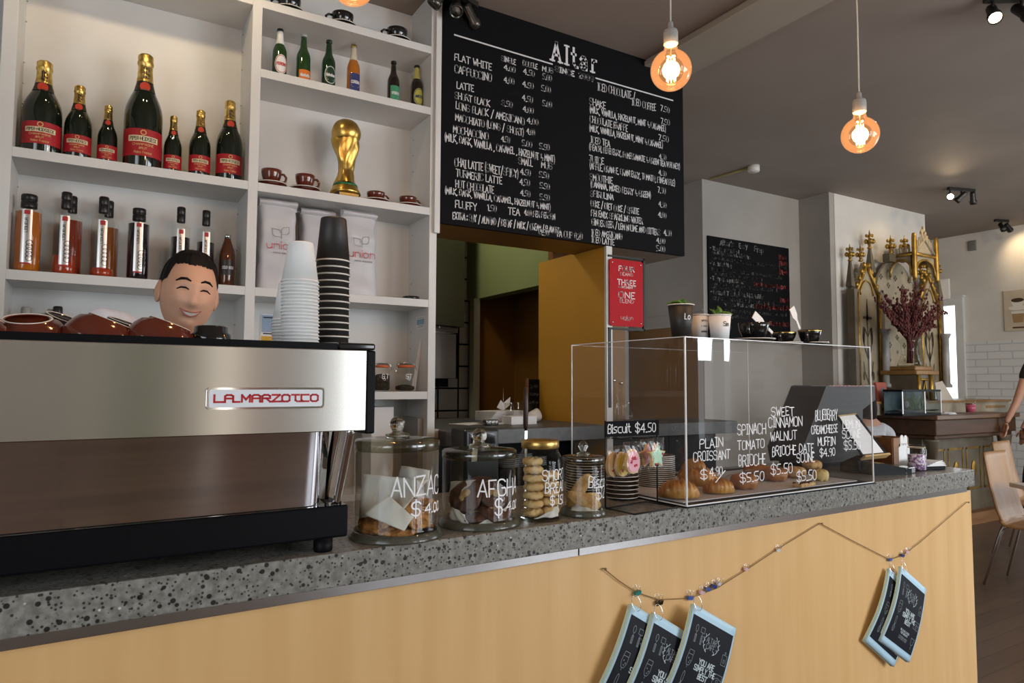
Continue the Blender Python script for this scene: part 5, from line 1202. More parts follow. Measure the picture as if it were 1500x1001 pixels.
b.box(0, -.0015, Z1 + .002, W_, .001, Z1 + .0055).box(0, -.0015, Z0 - .001, W_, .003, Z0 + .003).box(-.0015, 0, Z0 - .001, .003, Dp, Z0 + .003).box(W_ - .003, Dp, Z0, W_, Dp + .002, Z1 + .004).box(0, Dp, Z1 + .002, W_, Dp + .002, Z1 + .005)
b.build('pane_edges', M['acrylic_edge'], t)
def case_text(items):
    bb = MB()
    for i, (s, x0, y0, x1, hpx) in enumerate(items):
        a = at(x0, y0, 'y', CY0 - .001, True); e = at(x1, y0, 'y', CY0 - .001, True); hh = hpx * depth(to_w(a)) / F_PX
        bb.ribbon(shift(word(s, hh, e.x - a.x, .13, .9, 60 + i), a.x - o3.x, a.z - o3.z), .0034, lambda u, v: (u, -.0012, v))
    return bb.build('lettering', M['glass_pen'], t)
case_text([('SPINACH', 1080.3, 637.1, 1121.8, 15.1),
 ('TOMATO', 1080.3, 659.2, 1119.7, 13.0),
 ('BRIOCHE', 1082.3, 683.9, 1121.8, 16.1),
 ('$5.50', 1084.1, 707.2, 1119.2, 13.0),
 ('SWEET', 1129.6, 609.9, 1163.4, 12.5),
 ('CINNAMON', 1125.7, 626.7, 1175.0, 14.3),
 ('WALNUT', 1129.1, 646.2, 1167.3, 13.0),
 ('BRIOCHE', 1131.4, 668.3, 1166.0, 13.5),
 ('$5.50', 1129.1, 696.1, 1160.8, 14.5),
 ('DATE', 1171.1, 663.1, 1191.9, 11.7),
 ('SCONE', 1167.3, 678.7, 1193.2, 13.0),
 ('$5.50', 1167.3, 705.9, 1195.8, 14.5),
 ('BLUEBERRY', 1194.5, 616.3, 1227.0, 15.1),
 ('CREAMCHEESE', 1188.8, 635.8, 1227.0, 11.7),
 ('MUFFIN', 1198.4, 653.5, 1223.6, 11.7),
 ('$4.90', 1201.0, 669.1, 1223.1, 10.9),
 ('LEMON', 1234.8, 628.0, 1259.4, 11.7),
 ('SCONE', 1234.0, 642.8, 1260.7, 11.7),
 ('$5.50', 1236.6, 659.7, 1260.7, 12.5),
 ('PLAIN', 1025.2, 656.8, 1059.2, 13.3),
 ('CROISSANT', 1015.7, 676.6, 1069.3, 13.3),
 ('$', 1026.4, 702.6, 1036.0, 13.3),
 ('4.90', 1039.5, 697.4, 1058.3, 12.2),
 ('/', 1049.0, 704.7, 1062.1, 11.6)])

# pastries in the case
def croissant(label, px, py, Y, rz, sc=1.0, topping=None, z=.012, lift=0):
    p = at(px, py, 'y', Y, True); t = cthing('croissant', label, 'croissant', (p.x, Y, CT + z + lift), rz, 'croissants in the display case')
    def fn(u, v):
        a = 2 * PI * u; s = (v - .5) * 2; th = s * 1.15; Rr = .062 * sc
        sw = (s * 4.2 + .5 + .10 * math.sin(a)) % 1.0; rad = .037 * sc * max(1 - abs(s) ** 1.8, .02) ** .6 * (.86 + .24 * (sw if s < 0 else 1 - sw)) + .001
        cx, cy = Rr * math.sin(th) * 1.15, -Rr * math.cos(th) * .8 + Rr * .6
        return (cx + rad * math.cos(a) * math.sin(th) * .6, cy - rad * math.cos(a) * math.cos(th), max(rad * (.9 * math.sin(a) + .85), 0))
    MB().grid(fn, 24, 44, wrap=True).build('dough', M['pastry'], t)
    if topping:
        b = MB()
        for k in range(26): x, y = rnd.uniform(-.035, .035), rnd.uniform(-.03, .005); b.ball((x * sc, y * sc, (.058 - abs(x) * .5) * sc), (.007, .006, .005), 8, 5)
        b.build('topping', topping, t)
    return t
pist = noisy('pistachio crumb', (.30, .30, .02), (.42, .40, .05), 60, .7, bump=.5)
croissant('large plain croissant at the left front corner of the case', 994, 725, 1.75, -.75, 1.05)
croissant('pistachio topped croissant behind the front croissant', 1024, 715, 1.86, -1.0, 1.15, pist, .012, .012)
croissant('plain croissant with its tip pointing right, right of the corner', 1053, 722, 1.75, -.6, .85)
croissant('croissant at the back left of the case', 1012, 705, 2.02, .2, 1.1, None, .012, .02)
def bun(label, px, py, Y, R, h, rot=0, name='brioche', mats=None):
    p = at(px, py, 'y', Y, True); r = random.Random(int(px))
    a_ = r.uniform(0, 6)
    m_ = MB().grid(lambda u, v: (R * (math.sin(PI * v) ** .6) * math.cos(2 * PI * u) * (1 + .05 * math.sin(5 * 2 * PI * u + a_)), R * (math.sin(PI * v) ** .6) * math.sin(2 * PI * u), h * (.5 - .5 * math.cos(PI * v)) + .004 * math.sin(9 * u * PI + 4 * v)), 28, 16, wrap=True)
    return tag(m_.build(name, mats or M['brioche'], None, to_w((p.x, Y, CT + .010)), rot), label, 'pastry', 'brioche and scones in the case')
tag(MB().box(-.52, -.25, 0, .52, .25, .004).build('tray', noisy('white cake tray', (.52, .51, .52), (.58, .57, .58), 4, .35), None, to_w((2.295, 1.94, CT + .0055)), TURN, bevel=.002), 'pale flat tray under the pastries in the case', 'tray')
bun('tomato brioche in the middle of the case under the SPINACH lettering', 1090, 712, 1.78, .052, .058)
bun('brioche behind the middle one in the case', 1108, 705, 1.95, .055, .06)
bun('sweet brioche under the CINNAMON lettering', 1135, 700, 1.86, .052, .055)
bun('date scone under the DATE SCONE lettering', 1165, 700, 1.88, .045, .045, 0, 'scone', M['biscotti'])
bun('scone at the right back of the case', 1190, 695, 2.02, .045, .042, 0, 'scone', M['biscotti'])
p = at(1178, 714, 'y', 1.70, True)
t = cthing('fruit_slice', 'dark fruit and nut slice at the front of the case', 'slice', (p.x, 1.70, CT + .010), .1)
MB().box(-.055, -.02, 0, .055, .02, .016).build('slice_body', M['biscotti'], t, bevel=.004)
b = MB()
for k in range(14): b.ball((rnd.uniform(-.05, .05), rnd.uniform(-.017, .017), .016), (.008, .006, .004), 8, 5)
b.build('fruit', mat('dark dried fruit', (.03, .012, .006), .4), t)
p = at(1195, 706, 'y', 1.76, True)
bun('pale muffin at the front right of the case', 1203, 704, 1.76, .030, .045, 0, 'muffin', noisy('muffin', (.55, .42, .16), (.65, .52, .24), 30, .8, bump=.5))
def wrap(u, v): return (.52 * (u - .5), .16 * (v - .5), .012 + .062 * (math.sin(PI * u) ** .5) * (math.sin(PI * v) ** .5) + .006 * math.sin(14 * u + 4 * v) * math.sin(9 * v + 3 * u))
tag(MB().grid(wrap, 40, 20).build('plastic_wrap', film, None, to_w((2.27, 1.76, CT + .008)), TURN), 'loose clear plastic wrap over the pastries in the case', 'plastic wrap')

# ------------------------------------------------------------------ things on top of the case
TZ = CZ1 + .0063
def cup_top(px, wpx, Y): p = at(px, 498, 'y', Y, True); return p, depth(to_w(p)) / F_PX
def plant_leaves(t, kind, z, s):
    for k, (x, y, dz, L_, wd, yaw, pit) in enumerate(kind):
        def fn(u, v):
            a = 2 * PI * u; q = math.sin(PI * min(max(v, .02), .98)) ** .7
            return (L_ * v, wd * q * math.cos(a), .006 * q * math.sin(a) + .010 * math.sin(PI * v))
        Mx = Matrix.Translation((x, y, z + dz)) @ Matrix.Rotation(yaw, 4, 'Z') @ Matrix.Rotation(-pit, 4, 'Y')
        MB().grid(fn, 12, 10, wrap=True, M=Mx).build('leaf', M['leaf'], t)
soil = noisy('potting soil', (.02, .012, .008), (.05, .03, .02), 80, .95)
def cup_text(t, R, r, h, s, a0, z, hh, wdt, wd, mt):
    f = lambda v: r + (R - r) * v / h + .0012
    bb = MB(); bb.ribbon(shift(word(s, hh, wdt, .08, 1), 0, 0), wd, lambda u, v: (f(z + v) * math.sin(a0 + u / f(z)), -f(z + v) * math.cos(a0 + u / f(z)), z + v)); return bb.build('lettering', mt, t)
p, s = cup_top(998, 38, 1.74); R, r, h = 39.5 * s / 2.06, 27 * s / 2.06, 50 * s
t = paper_cup('paper_cup', M['paper_black'], M['white_glaze'], R, r, h, 'black paper cup planted with a succulent on the case corner', 'labelled cups on the cake case', to_w((p.x, 1.74, TZ)), 'plant cup', False)
t.rotation_euler = (0, 0, TURN - .75)
MB().lathe([(.0001, h - .012), (R * .93, h - .012)], 24).build('soil', soil, t)
cup_text(t, R, r, h, 'Lo', .25, h * .55, .020, .022, .0026, M['glass_pen'])
plant_leaves(t, ((0, 0, -.01, .050, .019, 3.9, .35), (0, 0, -.01, .055, .012, 3.3, .25), (0, 0, -.01, .034, .019, -1.0, 1.0), (0, 0, -.01, .046, .014, .2, .15), (0, .005, -.01, .04, .016, 1.5, .7), (0, .005, -.01, .045, .014, 2.4, .5), (0, .005, -.01, .05, .012, .8, .3)), h, 1)
p, s = cup_top(1025.5, 27, 1.80); R, r, h = 28.5 * s / 2.06, 21 * s / 2.06, 39 * s
t = paper_cup('paper_cup', M['paper'], M['paper'], R, r, h, 'plain white paper cup between the two plant cups on the case', 'labelled cups on the cake case', to_w((p.x, 1.80, TZ)), 'paper cup', False); t.rotation_euler = (0, 0, TURN - .75)
for k, wd_ in enumerate(('White', 'is', 'available')): cup_text(t, R, r, h, wd_, .1, h * (.72 - .2 * k), .007, .024, .0012, M['ink'])
p, s = cup_top(1054.5, 35, 1.74); R, r, h = 34 * s / 2.06, 26 * s / 2.06, 38 * s
t = paper_cup('paper_cup', M['paper'], M['paper'], R, r, h, 'white paper cup planted with a small succulent, lettered Sm', 'labelled cups on the cake case', to_w((p.x, 1.74, TZ)), 'plant cup', False); t.rotation_euler = (0, 0, TURN - .75)
MB().lathe([(.0001, h - .012), (R * .93, h - .012)], 24).build('soil', soil, t)
cup_text(t, R, r, h, 'Sm', .25, h * .55, .016, .022, .0022, M['ink'])
plant_leaves(t, ((-.018, 0, -.012, .040, .013, 3.0, 1.1), (-.006, -.01, -.012, .036, .012, -1.6, 1.25), (0, 0, -.012, .050, .009, 2.0, 1.3), (.01, 0, -.012, .042, .011, .2, .35), (.0, .01, -.012, .045, .009, .6, .6), (.01, -.005, -.012, .034, .010, -.4, .6)), h, 1)
wood_tag = noisy('white painted paddle', (.72, .70, .66), (.78, .76, .72), 5, .6)
for i, (sx0, sx1, cx0, cx1, yt, Y, lab) in enumerate(((1072, 1136, 1081, 1127, 474, 1.74, 'large black cup with a white paddle in it, on the case'), (1131, 1176, 1129, 1166, 483, 1.80, 'black cup with gold rim in the middle of the case top row'), (1172, 1214, 1169, 1203, 480, 1.74, 'small black cup with a paddle at the right end of the case top row'))):
    p = at((sx0 + sx1) / 2, 498, 'y', Y, True); s = depth(to_w(p)) / F_PX; R = (sx1 - sx0) * s / 2.1
    saucer(R, M['black_gloss'], 'black saucer with white rim under the ' + lab.split(' with')[0].split(' in the')[0], 'black saucers on the case', to_w((p.x, Y, TZ)))
    q = at((cx0 + cx1) / 2, 490, 'y', Y, True); Rc = (cx1 - cx0) * s / 2.1; h = (499 - yt) * s
    t = cup_mesh(Rc, h, M['black_gloss'], 3.6, 'coffee_cup', lab, 'black cups on the case', to_w((q.x, Y, TZ + .010)), .60)
    if i: MB().lathe([(Rc + .0008, h - .0055), (Rc + .0008, h - .003)], 32, caps=False).build('gold_line', M['gold'], t)
for (x0, y0, x1, y1, Y, lab) in ((1132, 488, 1104, 460, 1.74, 'white paddle tag leaning left out of the large black cup'), (1172, 482, 1160, 450, 1.74, 'white paddle tag standing in the small black cup on the right')):
    a, e = at(x0, y0, 'y', Y, True), at(x1, y1, 'y', Y - .01, True); d = e - a; n_ = Vector((0, -1, 0)); sd = d.cross(n_).normalized(); Lh = d.length; dd = d.normalized()
    pr = [(-.006, 0), (.006, 0), (.006, Lh * .40), (.018, Lh * .62), (.018, Lh), (-.016, Lh * .96), (-.016, Lh * .6), (-.006, Lh * .4)]
    tag(MB().prism(pr, 0, .003, lambda u, v, w_: a + sd * u * -1 + dd * v + Vector((0, w_, 0))).build('paddle_tag', wood_tag, None, (0, 0, 0), TURN), lab, 'tag', 'white paddle tags')

# ------------------------------------------------------------------ till end of the counter
pos_m = noisy('dark grey plastic', (.030, .030, .032), (.04, .04, .042), 30, .55)
p = at(1165, 660, 'y', 2.06, True); q = at(1281, 566, 'y', 2.06, True); r_ = at(1214, 566, 'y', 2.06, True)
t = cthing('till', 'dark till terminal seen from behind through the case', 'till', (r_.x, 2.06, CT)); hz = q.z - CT
PW_ = q.x - r_.x
MB().prism([(-.20, .03), (-.22, .10), (-.02, hz - .005), (0, hz), (PW_, hz), (PW_, hz - .07), (PW_ - .12, hz - .12), (PW_ - .13, .03)], 0, .20).build('terminal_body', pos_m, t, bevel=.004)
MB().box(-.16, .02, 0, PW_ - .05, .18, .03).build('terminal_base', M['black_plastic'], t)
b = MB().box(.005, -.002, hz + .0005, PW_ - .005, .10, hz + .002); b.build('sticker_strip', M['paper'], t)
b = MB()
for k in range(9): b.box(.02 + k * .034, -.0035, hz - .002, .034 + k * .034, .05, hz + .0028)
b.build('sticker_print', mat('red sticker print', (.5, .08, .06), .5), t)
a0, a1, b0, b1 = at(1229, 610, 'y', 1.99, True), at(1251, 607, 'y', 2.02, True), at(1266, 669, 'y', 1.84, True), at(1296, 666, 'y', 1.86, True)
t = cthing('bill_holder', 'tilted dark bill holder with a long white docket beside the case', 'bill holder', (b0.x, b0.y, CT)); o4 = Vector((b0.x, b0.y, CT))
nrm = (b1 - b0).cross(a0 - b0).normalized()
def slab4(c4, th, name, mats, off=0):
    V = [Vector(v) - o4 + nrm * off for v in c4]; b = MB(); b.add([tuple(v) for v in V] + [tuple(v - nrm * th) for v in V], [(0, 1, 2, 3), (7, 6, 5, 4), (0, 4, 5, 1), (1, 5, 6, 2), (2, 6, 7, 3), (3, 7, 4, 0)]); return b.build(name, mats, t)
ex = (b1 - b0) * .16; ey = (a0 - b0) * .05
if nrm.y > 0: nrm = -nrm
slab4([b0 - ex * .4, b1 + ex, a1 + ex, a0 - ex * .4], .006, 'board', M['black_plastic'])
slab4([b0 + ey, b1 + ey, a1, a0], .0006, 'docket', M['paper'], .001)
slab4([b0 - ex * .4 - ey * .8, b1 + ex - ey * .8, b1 + ex, b0 - ex * .4], .03, 'wooden_ledge', noisy('pale bamboo', (.45, .28, .10), (.52, .34, .14), 8, .5), .012)
slab4([a0 - ex * .3 - ey * .3, a1 + ex * .6 - ey * .3, a1 + ex * .6 + ey * .3, a0 - ex * .3 + ey * .3], .004, 'clip', noisy('brass clip', (.4, .28, .12), (.5, .36, .16), 8, .4), .004)
zb = b0.z - CT
MB().prism([(.02, 0), (.12, 0), (.12, zb * .5), (.04, zb)], .0, .09, lambda a, b_, d: (d, a, b_)).build('foot_block', M['black_plastic'], t)
p = at(1311, 696, 'z', CT, True)
t = cthing('card_reader', 'black card reader with coloured keys lying on the counter end', 'card reader', (p.x, p.y + .04, CT), -.35)
MB().prism([(-.10, 0), (.10, 0), (.10, .022), (.02, .034), (-.10, .052)], -.038, .038, lambda a, b_, d: (a, d, b_)).build('reader_body', M['black_plastic'], t, bevel=.005)
b = MB()
kc_ = [M['silver'], mat('red key', (.5, .05, .03), .4), mat('yellow key', (.55, .40, .03), .4), mat('green key', (.05, .35, .08), .4)]
for i in range(5):
    for j in range(3): b.box(.015 + i * .016, -.026 + j * .019, .033 - i * .0022, .026 + i * .016, -.012 + j * .019, .038 - i * .0024, mi=(1 + j if i == 4 else 0))
b.build('keypad', kc_, t)
MB().box(-.085, -.03, .048, -.03, .03, .0525).build('reader_screen', M['black_gloss'], t, rotz=0)
MB().tube([(-.10, 0, .02), (-.14, .04, .01), (-.14, .10, .006), (-.08, .15, .006)], .003, 6).build('lead', M['black_plastic'], t)
p = at(1276, 690, 'z', CT, True)
t = cthing('sauce_pot', 'small blue capped black pot between the case and card reader', 'pot', (p.x, p.y + .03, CT))
MB().lathe([(.012, 0), (.013, .02), (.010, .03), (.0001, .03)], 14).build('pot_body', M['black_gloss'], t)
MB().lathe([(.011, .03), (.011, .042), (.0001, .044)], 14).build('cap', mat('blue cap', (.02, .06, .35), .3), t)
# glitter jar, bunny card, leaflets, crate
p = at(1357, 691, 'z', CT, True); s = depth(to_w(p)) / F_PX; R = 27 * s / 2.05
t = cthing('tip_jar', 'small glass jar of purple glitter tied with string at the counter end', 'jar', (p.x, p.y + R, CT)); h = 38 * s
MB().lathe([(.9 * R, 0), (R, .006), (R, .8 * h), (.86 * R, .9 * h), (.86 * R, h)], 26).build('jar_glass', M['jar_glass'], t)
MB().lathe([(.0001, .004), (.9 * R, .006), (.9 * R, .62 * h), (.0001, .64 * h)], 22).build('glitter', noisy('purple glitter', (.16, .05, .20), (.75, .70, .78), 90, .3, bump=.5, lo=.4, hi=.6), t)
MB().lathe([(.88 * R + .002 * math.cos(a), .9 * h + .002 * math.sin(a)) for a in [2 * PI * k / 8 for k in range(8)]], 22, closed=True).build('string', mat('natural string', (.5, .42, .3), .9), t)
p = at(1331, 685, 'z', CT, True); s = depth(to_w(p)) / F_PX
t = cthing('thank_you_card', 'white bunny eared card lettered TIPS beside the glitter jar', 'card', (p.x, p.y + .02, CT), -.2); h = 47 * s; w_ = 22 * s
pr = [(-w_ / 2, 0), (w_ / 2, 0), (w_ / 2, h * .62), (w_ * .30, h * .70)] + [(w_ * .16 + w_ * .15 * math.cos(a), h * .90 + h * .09 * math.sin(a)) for a in [0, .5, 1, 1.57, 2.1, 2.6, 3.1]] + [(0, h * .80)] + [(-w_ * .18 + w_ * .15 * math.cos(a), h * .91 + h * .09 * math.sin(a)) for a in [0, .5, 1, 1.57, 2.1, 2.6, 3.1]] + [(-w_ * .34, h * .66), (-w_ / 2, h * .6)]
MB().prism(pr, -.001, .001).build('card_sheet', M['paper'], t)
MB().box(-w_ * .5, .0, 0, w_ * .5, .02, h * .45).build('card_holder', M['jar_glass'], t)
tx = MB(); tx.ribbon(shift(word('TIPS', .008, w_ * .5, .1, 1), -w_ * .3, h * .68), .0012, lambda u, v: (u, -.0016, v)); tx.build('lettering', M['ink'], t)
p = at(1385, 690, 'z', CT, True)
tag(MB().box(-.07, -.04, 0, .07, .06, .018).build('leaflet_tray', M['black_plastic'], None, to_w((p.x, p.y + .08, CT)), TURN - .2, bevel=.003), 'black tray holding leaflets at the counter end', 'tray')
for k in range(4):
    tag(MB().box(-.055, -.035, 0, .06, .035, .004).build('leaflet', M['paper'], None, to_w((p.x + .012 * k, p.y + .07 + .004 * k, CT + .019 + .0052 * k)), TURN - .3 + .16 * k), ('lowest', 'second', 'third', 'topmost')[k] + ' white leaflet in the tray at the counter end', 'leaflet', 'white leaflets in the black tray')
tag(MB().box(-.03, -.02, 0, .03, .02, .022).build('green_packet', mat('green packet', (.05, .30, .05), .5), None, to_w((p.x - .02, p.y + .13, CT + .0195)), TURN + .2, bevel=.004), 'small green packet behind the white leaflets', 'packet')
p = at(1299, 640, 'y', 2.06, True); s = depth(to_w(p)) / F_PX
t = cthing('napkin_crate', 'small brown wooden crate with a hand hole behind the bill holder', 'crate', (p.x, 2.06, CT)); w_ = 40 * s; h = p.z - CT
b = MB().box(-w_ / 2, -.07, 0, w_ / 2, .07, .01)
for sg in (-1, 1): b.box(-w_ / 2, sg * .07 - .005, 0, w_ / 2, sg * .07 + .005, h * .36).box(-w_ / 2, sg * .07 - .005, h * .75, w_ / 2, sg * .07 + .005, h).box(-w_ / 2, sg * .07 - .005, h * .36, -w_ * .15, sg * .07 + .005, h * .75).box(w_ * .30, sg * .07 - .005, h * .36, w_ / 2, sg * .07 + .005, h * .75)
for sg in (-1, 1): b.box(sg * w_ / 2 - .005, -.07, 0, sg * w_ / 2 + .005, .07, h)
b.build('crate_body', M['brown_wood'], t)
MB().box(-w_ * .4, -.05, .011, w_ * .4, .05, h * .9).build('crate_lining', M['black_plastic'], t)
p = at(1385, 695, 'z', CT, True)
tag(MB().box(-.05, -.03, 0, .05, .03, .03).build('order_box', M['black_gloss'], None, to_w((p.x - .13, p.y + .12, CT)), TURN + .1, bevel=.004), 'low black box behind the glitter jar at the counter end', 'box')

# ------------------------------------------------------------------ string with clips and hanging menus on the counter front
FY = 1.670
def fp(x, y, Y=FY): return at(x, y, 'y', Y, True)
nails = [(884, 833), (1201, 767), (1416, 736)]
L1_ = [(884, 833), (905, 850), (932, 868), (965, 879), (1010, 877), (1050, 862), (1092, 836), (1140, 804), (1170, 786), (1201, 767)]
L2_ = [(1201, 767), (1250, 793), (1303, 820), (1320, 815), (1345, 797), (1380, 767), (1416, 736)]
twine = mat('brown twine', (.22, .13, .05), .9)
tag(MB().tube([fp(x, y, FY - .006) for x, y in L1_], .0016, 6).build('twine', twine, None, (0, 0, 0), TURN), 'left loop of brown twine with clips on the counter front', 'string')
tag(MB().tube([fp(x, y, FY - .006) for x, y in L2_], .0016, 6).build('twine', twine, None, (0, 0, 0), TURN), 'right loop of brown twine on the counter front', 'string')
for (x, y), lab in zip(nails, ('brass nail at the left end of the twine', 'brass nail where the two twine loops meet', 'brass nail at the right end of the twine')):
    q = fp(x, y, FY)
    tag(MB().lathe([(.0015, -.004), (.002, .008), (.0045, .009), (.004, .012), (.0001, .013)], 12, M=Matrix.Rotation(PI / 2, 4, 'X')).build('nail', noisy('dull brass', (.20, .12, .04), (.28, .18, .07), 20, .4, metal=.6), None, to_w(q), TURN), lab, 'nail', 'nails holding the twine')
clipc = {'teal': mat('teal clip', (.02, .22, .20), .35), 'black': M['black_gloss'], 'blue': mat('blue clip', (.06, .12, .40), .35), 'pink': mat('pale pink clip', (.72, .48, .52), .4), 'navy': mat('navy clip', (.03, .05, .22), .35), 'white': mat('white patterned clip', (.65, .65, .70), .4)}
def clip(x, y, c, label, sc=1.0, rz=0):
    sc *= 1.3
    q = fp(x, y, FY - .008)
    t = cthing('binder_clip', label, 'clip', q, 0, 'binder clips on the twine'); t.rotation_euler = (0, rz, TURN)
    MB().prism([(-.005, -.004), (.005, -.004), (.0015, .006), (-.0015, .006)], -.009 * sc, .009 * sc, lambda a, b_, d: (d, a * sc, -b_ * sc)).build('clip_body', clipc[c], t)
    for sg in (-1, 1): MB().tube([(-.004 * sc, sg * .004, .002), (-.006 * sc, sg * .010, .016 * sc), (0, sg * .011, .020 * sc), (.006 * sc, sg * .010, .016 * sc), (.004 * sc, sg * .004, .002)], .0007, 5).build('wire_arm', M['chrome'], t)
for a in ((934, 869, 'teal', 'teal clip above the leftmost hanging menu', 1, -.2), (966, 883, 'black', 'black clip above the second hanging menu', 1.1, -.1), (1011, 876, 'blue', 'blue clip above the third hanging menu', 1, .15),
          (1028, 868, 'pink', 'pale pink clip right of the third menu', .9, .4), (1037, 863, 'blue', 'blue clip between the pink and the navy one', .9, .4), (1046, 859, 'navy', 'navy clip at the right of the clip row', .9, .4), (1053, 855, 'white', 'white clip at the right end of the clip row', .8, .4),
          (1093, 834, 'pink', 'lone pink clip in the middle of the left twine loop', .8, .4), (1140, 806, 'white', 'white clip near the middle nail', .8, .3), (1304, 820, 'blue', 'blue clip above the left one of the two right menus', .9, 0), (1322, 814, 'navy', 'navy clip above the front one of the two right menus', .9, .3), (1329, 809, 'pink', 'pink clip just right of the navy one on the right loop', .9, .5)): clip(*a)
card_b = noisy('pale blue card', (.42, .63, .76), (.46, .67, .80), 5, .45); card_d = mat('slate print', (.009, .011, .016), .5, spec=.2); card_y = noisy('pale yellow pages', (.60, .62, .32), (.66, .68, .40), 5, .6); card_w = mat('pale print', (.52, .60, .62), .6); card_g = mat('grey print on slate', (.26, .29, .31), .6)
def menu_card(TL, TR, BL, depth_off, label, wlen=None, vlen=None, pages=3):
    Y = FY - depth_off
    a, b_, c_ = fp(*TL, Y), fp(*TR, Y), fp(*BL, Y)
    ev = (c_ - a); hh = vlen or ev.length; ev.normalize(); eu = Vector((-ev.z, 0, ev.x))
    if eu.dot(b_ - a) < 0: eu = -eu
    ww = wlen or (b_ - a).dot(eu)
    t = cthing('menu_card', label, 'menu', a, 0, 'menus hanging on the counter front')
    def P(u, v, k=0):
        bend = .016 * math.sin(PI * v) * (1 - .4 * u) + .010 * u * v
        p = eu * (u * ww) + ev * (v * hh); return (p.x, -bend - k, p.z)
    for i in range(pages):
        m_ = MB().grid(lambda u, v: P(u - .010 * (i + 1), v + .006 * i, -.0030 * (i + 1)), 6, 14); ob = m_.build('page', card_y if i % 2 == 0 else card_b, t); sm = ob.modifiers.new('t', 'SOLIDIFY'); sm.thickness = .0012
    ob = MB().grid(lambda u, v: P(u, v), 8, 20).build('cover', card_b, t); sm = ob.modifiers.new('t', 'SOLIDIFY'); sm.thickness = .0012; sm.offset = 0
    MB().grid(lambda u, v: P(.035 + .93 * u, .085 + .83 * v, .0016), 8, 20).build('slate_print', card_d, t)
    mp = lambda u, v: P(u / ww, v / hh, .0024)
    A, G = MB(), MB(); W, Hh = ww, hh
    def txt(bb, s, cu, v, hgt, wd_, k): bb.ribbon([[(cu * W - wd_ / 2 + x, v * Hh - y) for x, y in st] for st in word(s, hgt, wd_, 0, 1.0)], k, mp)
    txt(A, 'YOU ARE', .55, .49, .0165, W * .34, .0032); txt(A, 'SIMPLY THE', .55, .555, .0165, W * .46, .0032); txt(A, 'BEST', .55, .62, .0165, W * .20, .0032)
    txt(A, 'WE ALSO CATER', .55, .72, .0075, W * .30, .0014); txt(A, 'FOR GROUPS', .55, .755, .0075, W * .24, .0014); txt(G, 'CATERING MENU', .55, .80, .0055, W * .28, .001); txt(G, 'ASK OUR STAFF', .55, .825, .0055, W * .28, .001)
    txt(G, 'ALTAR', .53, .265, .0165, W * .22, .0018); txt(G, 'CAFE', .53, .325, .0165, W * .18, .0018)
    for sg in (-1, 1):
        st = [((.53 + sg * .17 * math.cos(q)) * W, (.275 + .095 * math.sin(q)) * Hh) for q in [-.9 + 2.0 * k / 9 for k in range(10)]]
        A.ribbon([st], .0011, mp)
        for k, (x, y) in enumerate(st): A.ribbon([[(x, y), (x + sg * .005 * (1 if k % 2 else -1), y - .006)]], .0020, mp)
    sp = lambda cx, cy, rx, ry, n=14: [(cx * W + rx * math.cos(2 * PI * k / n), cy * Hh + ry * math.sin(2 * PI * k / n)) for k in range(n + 1)]
    G.ribbon([sp(.17, .19, .006, .011), [(.17 * W, .23 * Hh), (.17 * W, .32 * Hh)], [(.155 * W, .25 * Hh), (.155 * W, .32 * Hh), (.185 * W, .32 * Hh), (.185 * W, .25 * Hh), (.155 * W, .25 * Hh)]], .0014, mp)
    G.ribbon([[(.26 * W, .16 * Hh), (.26 * W, .21 * Hh), (.34 * W, .21 * Hh), (.34 * W, .16 * Hh), (.26 * W, .16 * Hh)], [(.30 * W, .21 * Hh), (.30 * W, .32 * Hh)], [(.285 * W, .24 * Hh), (.285 * W, .32 * Hh), (.315 * W, .32 * Hh), (.315 * W, .24 * Hh), (.285 * W, .24 * Hh)]], .0014, mp)
    G.ribbon([[(.13 * W, .43 * Hh), (.12 * W, .50 * Hh), (.15 * W, .545 * Hh), (.20 * W, .545 * Hh), (.23 * W, .50 * Hh), (.23 * W, .40 * Hh), (.14 * W, .40 * Hh), (.13 * W, .43 * Hh)], [(.13 * W, .44 * Hh), (.23 * W, .44 * Hh)], [(.17 * W, .545 * Hh), (.17 * W, .57 * Hh)], sp(.16, .48, .0015, .0015, 6), sp(.20, .50, .0015, .0015, 6), sp(.18, .52, .0015, .0015, 6)], .0014, mp)
    G.ribbon([[(.83 * W, .30 * Hh), (.83 * W, .40 * Hh), (.93 * W, .40 * Hh), (.93 * W, .30 * Hh), (.83 * W, .30 * Hh)], sp(.88, .36, .004, .006, 8), sp(.88, .28, .003, .004, 8)], .0014, mp)
    G.ribbon([[(.76 * W, .50 * Hh), (.76 * W, .60 * Hh), (.94 * W, .60 * Hh), (.94 * W, .50 * Hh), (.76 * W, .50 * Hh)], [(.76 * W, .55 * Hh), (.85 * W, .53 * Hh), (.94 * W, .55 * Hh)], sp(.85, .565, .005, .006, 8)], .0014, mp)
    G.ribbon([sp(.17, .66, .005, .018), [(.17 * W, .70 * Hh), (.17 * W, .80 * Hh)], sp(.17, .76, .007, .014, 10)], .0014, mp)
    G.ribbon([[(.80 * W, .72 * Hh), (.83 * W, .80 * Hh), (.89 * W, .80 * Hh), (.92 * W, .72 * Hh), (.80 * W, .72 * Hh)], [(.86 * W, .80 * Hh), (.86 * W, .86 * Hh)]], .0014, mp)
    A.build('cover_lettering', card_w, t); G.build('cover_drawings', card_g, t)
    b = MB(); rc = eu * (.10 * ww) + ev * (.012 * hh)
    MB().tube([(rc.x + .020 * math.sin(q) - .004, -.004 + .009 * math.sin(q + 1.2), rc.z + .016 + .022 * math.cos(q)) for q in [2 * PI * k / 20 for k in range(20)]], .0010, 6, closed=True).build('ring', M['chrome'], t)
menu_card((926, 885), (960, 903), (879, 1001), .022, 'leftmost hanging menu with pale blue border, partly behind the second', .235, .33)
